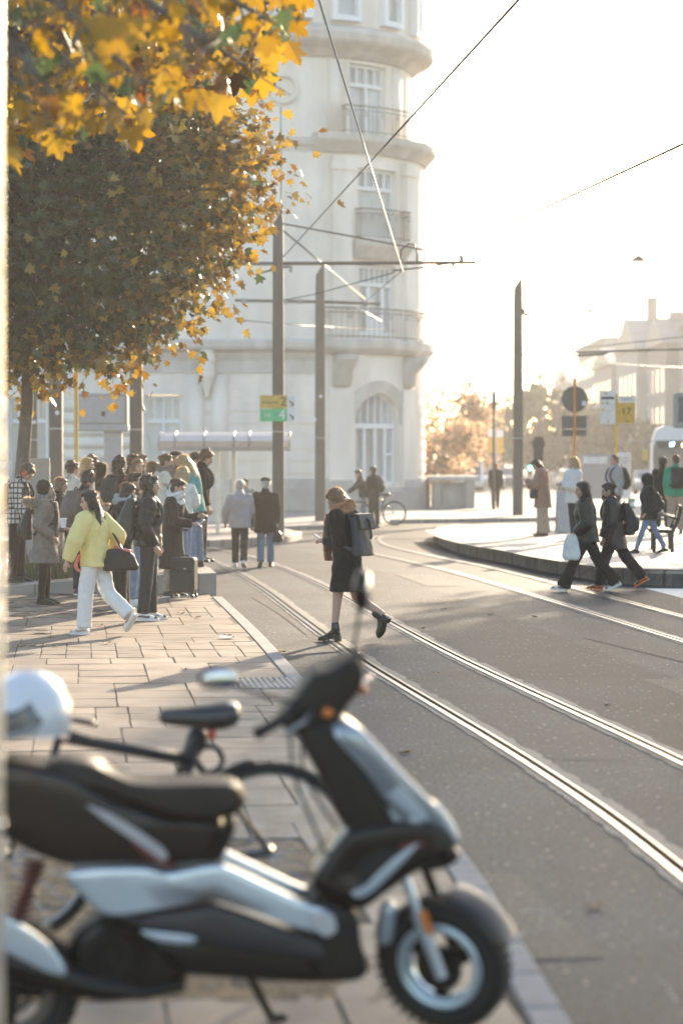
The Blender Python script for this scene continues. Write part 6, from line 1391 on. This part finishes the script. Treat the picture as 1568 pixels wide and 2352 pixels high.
def slab(name, pts, hw, m, parent=None, y0=0.0, ins=.1, taper=None, sub=2, fn=None, px=True):
    """solid body: side outline (photo-traced, laid out in metres) given real thickness with rounded flanks"""
    P2 = [Q(*p) for p in pts] if px else pts
    P3 = []
    for i, a in enumerate(P2):
        b = P2[(i+1) % len(P2)]; L_ = math.hypot(b[0]-a[0], b[1]-a[1]); f_ = min(.33, .018 / max(L_, 1e-4))
        for q_ in (f_, .5, 1 - f_): P3.append((a[0] + (b[0]-a[0])*q_, a[1] + (b[1]-a[1])*q_))
    P2 = P3; cx = sum(p[0] for p in P2)/len(P2); cz = sum(p[1] for p in P2)/len(P2); rings = []
    for f, s in ((-1, 1 - ins*1.6), (-.86, 1 - ins*.55), (-.45, 1), (.45, 1), (.86, 1 - ins*.55), (1, 1 - ins*1.6)):
        ring = []
        for x, z in P2:
            k = taper(x, z) if taper else 1.0; v = V((cx + (x-cx)*s, y0 + f*hw*k, cz + (z-cz)*s)); ring.append(fn(v) if fn else v)
        rings.append(ring)
    mb = MB(); mb.loft(rings); o = mb.build(name, m, parent or sc, smooth=True); b = o.modifiers.new('round', 'SUBSURF'); b.levels = sub; b.render_levels = sub; return o
# steering: front assembly turned about the raked head axis
ax0 = V((*Q(1021, 2222),)); A0 = V((ax0.x, 0, ax0.y)); top0 = Q(775, 1560); AX = (V((top0[0], 0, top0[1])) - A0).normalized(); RST = Matrix.Rotation(rad(-30), 3, AX)
def ST(v): v = V(v); return A0 + RST @ (v - A0)
W0 = Q(1021, 2222)
def wheel(cx, cz, R, w, fn, spoke_m, rim_m, label=None):
    c = V((cx, 0, cz)); t_ = MB(); t_.torus(c, R - .046, .048, (0, 1, 0), 48, 14, rz=w/2); 
    for k in range(40):
        a = 2*PI*k/40
        for s in (-1, 1): t_.box(c + V((math.cos(a + s*.03), 0, math.sin(a + s*.03))) * (R - .003) + V((0, s*w*.26, 0)), (.016, w*.34, .018), Matrix.Rotation(-a, 3, 'Y'))
    t_.v = [tuple(fn(q)) for q in t_.v]; to_ = t_.build('wheel', TYRE, sc, smooth=50)
    r = MB(); 
    for s in (-1, 1): r.torus(c + V((0, s*w*.34, 0)), R - .088, .012, (0, 1, 0), 44, 8, rz=.012)
    r.torus(c, R - .105, .012, (0, 1, 0), 44, 8, rz=w*.36); r.v = [tuple(fn(q)) for q in r.v]; r.build('rim', rim_m, to_, smooth=True)
    h = MB(); h.cyl(c - V((0, w*.5, 0)), c + V((0, w*.5, 0)), .036, n=16)
    for k in range(3):
        a = 2*PI*k/3 + .5; d = V((math.cos(a), 0, math.sin(a)))
        h.loft([[c + d*rr + d.cross(V((0,1,0)))*q*wd + V((0, e*.022, 0)) for q, e in ((-1,-1),(1,-1),(1,1),(-1,1))] for rr, wd in ((.02, .04), (.07, .03), (R - .11, .024))])
    h.torus(c + V((0, -w*.42, 0)), .075, .010, (0,1,0), 28, 6); h.v = [tuple(fn(q)) for q in h.v]; h.build('hub', spoke_m, to_, smooth=40); return to_
wheel(W0[0], W0[1], .232, .112, ST, SBLK, mat('rim_silver', (.66, .76, .82), .3, .6, .05))
W1 = Q(22, 2262); wheel(W1[0], W1[1], .236, .13, lambda v: V(v), ENG, mat('rim_dull', (.14, .11, .09), .45, .5))
# fork, mudguard, reflector (all turned with the wheel)
for s in (-1, 1):
    mb = MB(); u = AX; b_ = A0 + V((0, s*.085, 0)); mb.cyl(ST(b_ - u*.02 + V((.02,0,0))), ST(b_ + u*.22 + V((.02,0,0))), .022, .026, n=14); mb.cyl(ST(b_ + u*.20 + V((.02,0,0))), ST(b_ + u*.42 + V((.02,0,0))), .018, n=12); mb.build('fork_leg', SSIL if s < 0 else ENG, sc, smooth=40)
mb = MB(); mb.torus(A0 + V((0, 0, 0)), .262, .008, (0, 1, 0), 22, 8, rad(-20 + 0), rad(95), rz=.075); 
def around(v): return ST(v)
# torus frame starts on +z and runs towards +x / -x; rebuild as explicit sweep for control
mb = MB(); mb.loft([[ST(A0 + V((math.cos(a)*r, y, math.sin(a)*r))) for r, y in ((.250, -.085), (.272, -.07), (.283, 0), (.272, .07), (.250, .085), (.262, .06), (.272, 0), (.262, -.06))] for a in [rad(26 + k*4.0) for k in range(15)]]); mb.build('mudguard', SBLK, sc, smooth=40)
mb = MB(); mb.box(ST(A0 + AX*.20 + V((.055, -.115, .0))), (.03, .014, .085), RST @ Matrix.Rotation(rad(-20), 3, 'Y')); mb.build('reflector', AMB, sc, bevel=.005)
mb = MB(); mb.cyl(ST(A0 + V((0, -.055, 0))), ST(A0 + V((0, -.060, 0))), .072, n=30); mb.build('brake_disc', ENG, sc, smooth=40)
mb = MB(); mb.caps(ST(A0 + V((-.19, -.07, .10))), .035, ST(A0 + V((-.17, -.07, .20))), .03); mb.build('caliper', SSIL, sc, smooth=True)
# head and leg shield
slab('inner_shield', [(672, 1665), (720, 1640), (760, 1650), (800, 1720), (860, 1810), (905, 1890), (880, 1925), (800, 1920), (765, 1860), (730, 1780), (695, 1720)], .15, SMAT, ins=.06)
slab('front_shield', [(735, 1655), (775, 1640), (815, 1655), (870, 1715), (935, 1785), (1000, 1850), (1040, 1905), (1054, 1955), (1035, 1962), (985, 1925), (915, 1885), (870, 1830), (810, 1740)], .165, SDK, ins=.07, taper=lambda x, z: 1.15 - .75*max(0, min(1, (x + .05)/.45)))
for s in (-1, 1):
    slab('side_stripe', [(745, 1668), (790, 1672), (860, 1745), (940, 1830), (985, 1880), (960, 1890), (890, 1830), (820, 1750)], .012, SSIL, y0=s*.158, ins=.05, fn=lambda v: V((v.x, v.y * (1.06 - .62*max(0, min(1, (v.x + .05)/.45))), v.z)))
    slab('shield_badge', [(880, 1840), (905, 1850), (990, 1905), (940, 1900), (895, 1885)], .01, SSIL, y0=s*.10, ins=.05)
slab('headlight', [(985, 1838), (1012, 1850), (1048, 1905), (1058, 1945), (1040, 1935), (1010, 1890)], .085, mat('headlight_glass', (.6, .6, .6), .08, .3, coat=1.0), ins=.08)
slab('nose', [(940, 1905), (1000, 1925), (1052, 1950), (1056, 1972), (1030, 1992), (985, 2004), (930, 1985)], .10, SBLK, ins=.1)
slab('lower_fairing', [(706, 1994), (723, 1974), (763, 1916), (800, 1880), (905, 1874), (1000, 1884), (1050, 1930), (1044, 1954), (1018, 1980), (980, 1984), (912, 2022), (860, 2058), (815, 2088), (745, 2042), (706, 2022)], .19, SBLK, ins=.08, taper=lambda x, z: 1.0 - .45*max(0, min(1, (x - .0)/.38)))
for s in (-1, 1):
    slab('fairing_vent', [(800, 1965), (860, 1940), (950, 1945), (900, 1985), (850, 2020), (815, 2030)], .012, mat('vent_black', (.006, .005, .005), .8), y0=s*.176, ins=.05, fn=lambda v: V((v.x, v.y * (1.0 - .40*max(0, min(1, (v.x - .0)/.38))), v.z)))
    slab('fairing_stripe', [(790, 2030), (818, 2028), (890, 1962), (955, 1922), (948, 1938), (900, 1986), (840, 2038), (805, 2052)], .010, SSIL, y0=s*.185, ins=.03, fn=lambda v: V((v.x, v.y * (1.0 - .40*max(0, min(1, (v.x - .0)/.38))), v.z)))
    slab('fairing_decal', [(895, 1934), (955, 1926), (975, 1934), (925, 1942)], .008, DRED, y0=s*.186, ins=.03, fn=lambda v: V((v.x, v.y * (1.0 - .40*max(0, min(1, (v.x - .0)/.38))), v.z)))
slab('leg_well', [(712, 2035), (770, 2060), (818, 2085), (822, 2156), (842, 2215), (822, 2246), (720, 2244), (680, 2170), (695, 2090)], .17, SMAT, ins=.06)
slab('belly_pan', [(330, 2150), (420, 2130), (600, 2145), (740, 2170), (836, 2215), (812, 2248), (690, 2246), (520, 2232), (400, 2220)], .15, SBLK, ins=.08)
slab('side_panel', [(260, 2085), (340, 2070), (480, 2048), (560, 2075), (690, 2128), (745, 2150), (760, 2195), (640, 2185), (500, 2165), (380, 2140)], .185, SGRY, ins=.07)
for s in (-1, 1):
    slab('footboard_trim', [(145, 1978), (215, 1968), (330, 1968), (372, 1985), (490, 1962), (525, 1972), (600, 2010), (700, 2058), (748, 2072), (768, 2100), (750, 2128), (708, 2120), (640, 2088), (560, 2056), (485, 2034), (380, 2056), (300, 2072), (240, 2078), (205, 2050)], .03, SSIL, y0=s*.175, ins=.06)
    slab('body_decal', [(190, 1822), (260, 1850), (330, 1895), (385, 1935), (380, 1962), (355, 1945), (310, 1912), (250, 1870)], .008, CHEAD, y0=s*.176, ins=.04); slab('decal_edge', [(290, 1905), (345, 1940), (380, 1965), (420, 1968), (380, 1972), (330, 1945)], .006, DRED, y0=s*.177, ins=.03)
    slab('foot_peg', [(310, 2105), (360, 2112), (440, 2122), (455, 2135), (420, 2142), (350, 2132)], .02, SSIL, y0=s*.20, ins=.08)
    slab('trim_tip', [(690, 2075), (740, 2070), (765, 2100), (755, 2130), (720, 2128)], .012, PALE, y0=s*.207, ins=.08)
slab('rear_fairing', [(-60, 1735), (20, 1725), (150, 1748), (250, 1815), (400, 1868), (520, 1878), (512, 1920), (490, 1965), (380, 1975), (280, 1968), (150, 1972), (60, 1935), (-30, 1880)], .165, mat('scooter_brown_black', (.012, .006, .004), .32, 0, .15, 6, coat=.15, spec=.3), ins=.08)
slab('seat', [(60, 1752), (150, 1728), (215, 1738), (245, 1765), (290, 1782), (360, 1790), (470, 1788), (545, 1790), (568, 1830), (552, 1862), (480, 1880), (400, 1868), (280, 1828), (180, 1785), (100, 1775)], .15, SEATM, ins=.09)
slab('seat_base', [(240, 1830), (400, 1880), (480, 1892), (548, 1872), (530, 1920), (505, 1975), (400, 1965), (300, 1915)], .125, SMAT, ins=.06)
slab('tail', [(-150, 1690), (-40, 1700), (40, 1735), (20, 1780), (-60, 1790), (-140, 1740)], .10, SBLK)
slab('tail_lamp', [(-175, 1700), (-145, 1695), (-135, 1740), (-160, 1750)], .08, DRED)
# engine, exhaust, spring
slab('engine', [(170, 2125), (240, 2085), (330, 2085), (420, 2130), (440, 2220), (400, 2270), (300, 2285), (200, 2250), (150, 2180)], .12, ENG, ins=.06, sub=1)
mb = MB(); c = V((*Q(255, 2172),)); c = V((c.x, -.13, c.y)); mb.cyl(c, c - V((0, .05, 0)), .105, .095, n=32); mb.torus(c - V((0, .05, 0)), .072, .010, (0,1,0), 30, 8); mb.torus(c - V((0, .05, 0)), .04, .006, (0,1,0), 26, 8); mb.cyl(c - V((0,.05,0)), c - V((0,.056,0)), .03, n=20); mb.build('fan_cover', ENG, sc, smooth=40)
slab('swing_arm', [(-40, 2230), (40, 2200), (200, 2200), (420, 2240), (440, 2275), (260, 2300), (60, 2295), (-40, 2280)], .06, ENG, y0=.09, sub=1)
mb = MB(); pts = [V((*Q(px, py), 0)) for px, py in ((-110, 2120), (0, 2165), (110, 2205), (230, 2240), (330, 2255), (420, 2240))]; mb.tube([V((p.x, -.17, p.y)) for p in pts], [.055, .06, .06, .045, .022, .02], 14); mb.build('exhaust', SBLK, sc, smooth=True)
slab('heat_shield', [(-130, 1995), (-40, 2035), (30, 2068), (95, 2110), (140, 2150), (166, 2205), (125, 2198), (60, 2165), (-30, 2118), (-125, 2070)], .022, SSIL, y0=-.235, ins=.05)
mb = MB(); a, b_ = V((*Q(85, 1955), 0)), V((*Q(42, 2110), 0)); a = V((a.x, -.12, a.y)); b_ = V((b_.x, -.12, b_.y)); mb.cyl(a, b_, .016, n=10); fr_a, fr_b = frame(b_ - a); mb.tube([a + (b_ - a)*(t/60)*.8 + (fr_a*math.cos(t*.8) + fr_b*math.sin(t*.8))*.034 for t in range(61)], .008, 6); mb.build('rear_spring', REDS, sc, smooth=True)
mb = MB(); a = Q(575, 2255); e = Q(628, 2405); mb.caps(V((a[0], .10, a[1])), .018, V((e[0], .18, 0.015)), .014); mb.caps(V((e[0], .18, .012)), .012, V((e[0] + .05, .2, .012)), .012); mb.build('side_stand', SBLK, sc, smooth=True)
# handlebar and its cowl turn with the steering
hcx = lambda v: ST(v)
slab('handlebar_cowl', [(640, 1668), (634, 1636), (664, 1604), (700, 1552), (718, 1536), (752, 1536), (775, 1516), (808, 1502), (830, 1512), (834, 1555), (822, 1585), (798, 1610), (782, 1640), (750, 1684), (700, 1700)], .13, SMAT, ins=.10, taper=lambda x, z: 1.0)
slab('windscreen_tip', [(775, 1518), (800, 1503), (838, 1486), (836, 1530), (805, 1560)], .05, SBLK, ins=.08)
mb = MB(); c = Q(735, 1612); c = V((c[0], 0, c[1])); mb.tube([ST(c + V((-.05, -.36, -.01))), ST(c + V((-.02, -.2, .0))), ST(c), ST(c + V((-.02, .2, .0))), ST(c + V((-.05, .36, -.01)))], .012, 8); mb.build('handlebar', SBLK, sc, smooth=True)
for s in (-1, 1):
    g0_, g1_ = ST(c + V((-.025, s*.22, 0))), ST(c + V((-.055, s*.39, -.012))); mb = MB(); mb.cyl(g0_, g1_, .019, .018, n=14); mb.cyl(g1_, g1_ + (g1_ - g0_).normalized()*.012, .022, n=14); mb.build('grip', TYRE, sc, smooth=40)
    mb = MB(); mb.tube([ST(c + V((.03, s*.16, .0))), ST(c + V((.045, s*.26, -.005))), ST(c + V((.03, s*.38, -.015)))], .008, 6); mb.build('brake_lever', ALU, sc, smooth=True)
    mb = MB(); mb.caps(ST(c + V((-.01, s*.13, .0))), .038, ST(c + V((-.02, s*.20, .0))), .03); mb.build('switch_pod', SMAT, sc, smooth=True)
    mb = MB(); mb.ell(ST(c + V((.085, s*.15, .0))), (.022, .03, .018), n=14, m=8); mb.build('indicator', AMB, sc, smooth=True)
    m0 = ST(c + V((.0, s*.17, .03)))
    if s < 0: m1 = V((Q(497, 1550)[0], m0.y - .02, Q(497, 1550)[1])); mid = m0*.5 + m1*.5 + V((.03, 0, -.02)); hd = Matrix.Rotation(rad(12), 3, 'Z'); size = (.072, .03, .038)
    else: m1 = V((Q(812, 1345)[0] + .05, m0.y + .05, Q(812, 1345)[1] - .03)); mid = m0*.5 + m1*.5 + V((.01, 0, -.03)); hd = Matrix.Rotation(rad(75), 3, 'Z'); size = (.06, .03, .075)
    mb = MB(); mb.tube(spline([m0, mid, m1], 6), .007, 8); mo = mb.build('mirror_stem', SBLK, sc, smooth=True)
    mb = MB(); mb.ell(m1, size, hd, 20, 12); mo2 = mb.build('mirror', SBLK, sc, smooth=True)
    mb = MB(); mb.ell(m1 + hd @ V((0, -.026, 0)), (size[0]*.86, .007, size[2]*.86), hd, 20, 8); mb.build('mirror_glass', CHRM, mo2, smooth=True)
for a, m_, b_ in (((700, 1640), (690, 1760), (770, 1900)), ((660, 1650), (672, 1780), (745, 1960))):
    mb = MB(); mb.tube(spline([V((Q(*q)[0], -.12, Q(*q)[1])) for q in (a, m_, b_)], 8), .006, 6); mb.build('cable', TYRE, sc, smooth=True)
# helmet resting on the back of the seat
hc_ = Q(68, 1645); hl = thing('crash_helmet', 'white open crash helmet resting on the scooter seat', 'helmet', (0, SY0, .03), rad(5)); HW = mat('helmet_white', (.70, .69, .70), .18, 0, .03, 3, coat=.8); HI = mat('helmet_lining', (.03, .022, .018), .9)
C0 = V((hc_[0], -.0, hc_[1])); mb = MB(); rings = []; nR = 26
RH = Matrix.Rotation(rad(243), 3, 'Z') @ Matrix.Rotation(rad(40), 3, 'Y')        # opening faces left and down
def hp(th, ph, r): return C0 + RH @ V((r[0]*math.sin(th)*math.cos(ph), r[1]*math.sin(th)*math.sin(ph), r[2]*math.cos(th)))
for r, rev in (((.168, .142, .165), 0), ((.150, .124, .148), 1)):
    vs = []; 
    for k in range(40):
        ph = 2*PI*k/40; front = max(0, math.cos(ph)); lim = rad(128) - rad(62) * (front ** .7); vs.append([hp(lim*j/nR, ph, r) for j in range(nR + 1)])
    o_ = len(mb.v); 
    for row in vs: mb.v += [tuple(q) for q in row]
    for k in range(40):
        l = (k + 1) % 40
        for j in range(nR): mb.f.append([o_+k*(nR+1)+j, o_+k*(nR+1)+j+1, o_+l*(nR+1)+j+1, o_+l*(nR+1)+j])
for k in range(40):
    l = (k + 1) % 40; o_ = 40*(nR+1); a, b = k*(nR+1)+nR, l*(nR+1)+nR; mb.f.append([a, b, b + o_, a + o_])
sh_ = mb.build('shell', HW, hl, smooth=True); sh_.data.materials.append(HI)
nf = 40*nR
for i, f in enumerate(sh_.data.polygons):
    if i >= nf and i < 2*nf: f.material_index = 1
mb = MB(); mb.tube([hp(rad(66) - rad(0), rad(a), (.172, .146, .169)) for a in range(-50, 51, 10)], .012, 8); mb.build('rim_trim', ALU, hl, smooth=True)
mb = MB(); mb.loft([[hp(rad(t), rad(a), (.174, .148, .171)) for t in (38, 66)] + [hp(rad(t), rad(a), (.170, .144, .167)) for t in (66, 38)] for a in range(-60, 61, 12)]); mb.build('visor', mat('smoked_visor', (.05, .045, .04), .08, alpha=.6), hl, smooth=40)
# post at the left edge of the frame
pq = V(((2 - 784)/FD*6.3, 6.3, 0)); t = thing('metal_post', 'glinting galvanised post cut off by the left edge of the frame', 'post', pq - V((.042, 0, 0))); MB().cyl((0,0,0), (0,0,3.6), .048, n=24).build('tube', GALV, t, smooth=40)
for k in range(5): MB().torus((0,0,.5 + k*.55), .049, .004, (0,0,1), 24, 6).build('band', CHRM, t, smooth=True)
mb = MB()  # small chrome beads added to make this stretch of the post sparkle
for k in range(26): 
    a = rad(rnd.uniform(-70, 20)); z = 1.45 + rnd.random()*.75; mb.ell((.049*math.cos(a), .049*math.sin(a), z), (.006,)*3, n=8, m=6)
mb.build('glint_bead', CHRM, t, smooth=True)
# ------------------------------------------------------------------ haze
hz = MB(); hz.bb(-450, 450, -8, 620, -1, 30)
hm = bpy.data.materials.new('haze'); hm.use_nodes = True; hn = hm.node_tree; hn.nodes.clear()
ho = hn.nodes.new('ShaderNodeOutputMaterial'); pv = hn.nodes.new('ShaderNodeVolumePrincipled')
pv.inputs['Color'].default_value = (.98, .95, .90, 1); pv.inputs['Density'].default_value = .00092; pv.inputs['Anisotropy'].default_value = .25
hn.links.new(pv.outputs[0], ho.inputs['Volume'])
h = hz.build('haze', hm); h['kind'] = 'stuff'; h['label'] = 'pale sunlit morning haze hanging over the whole street'
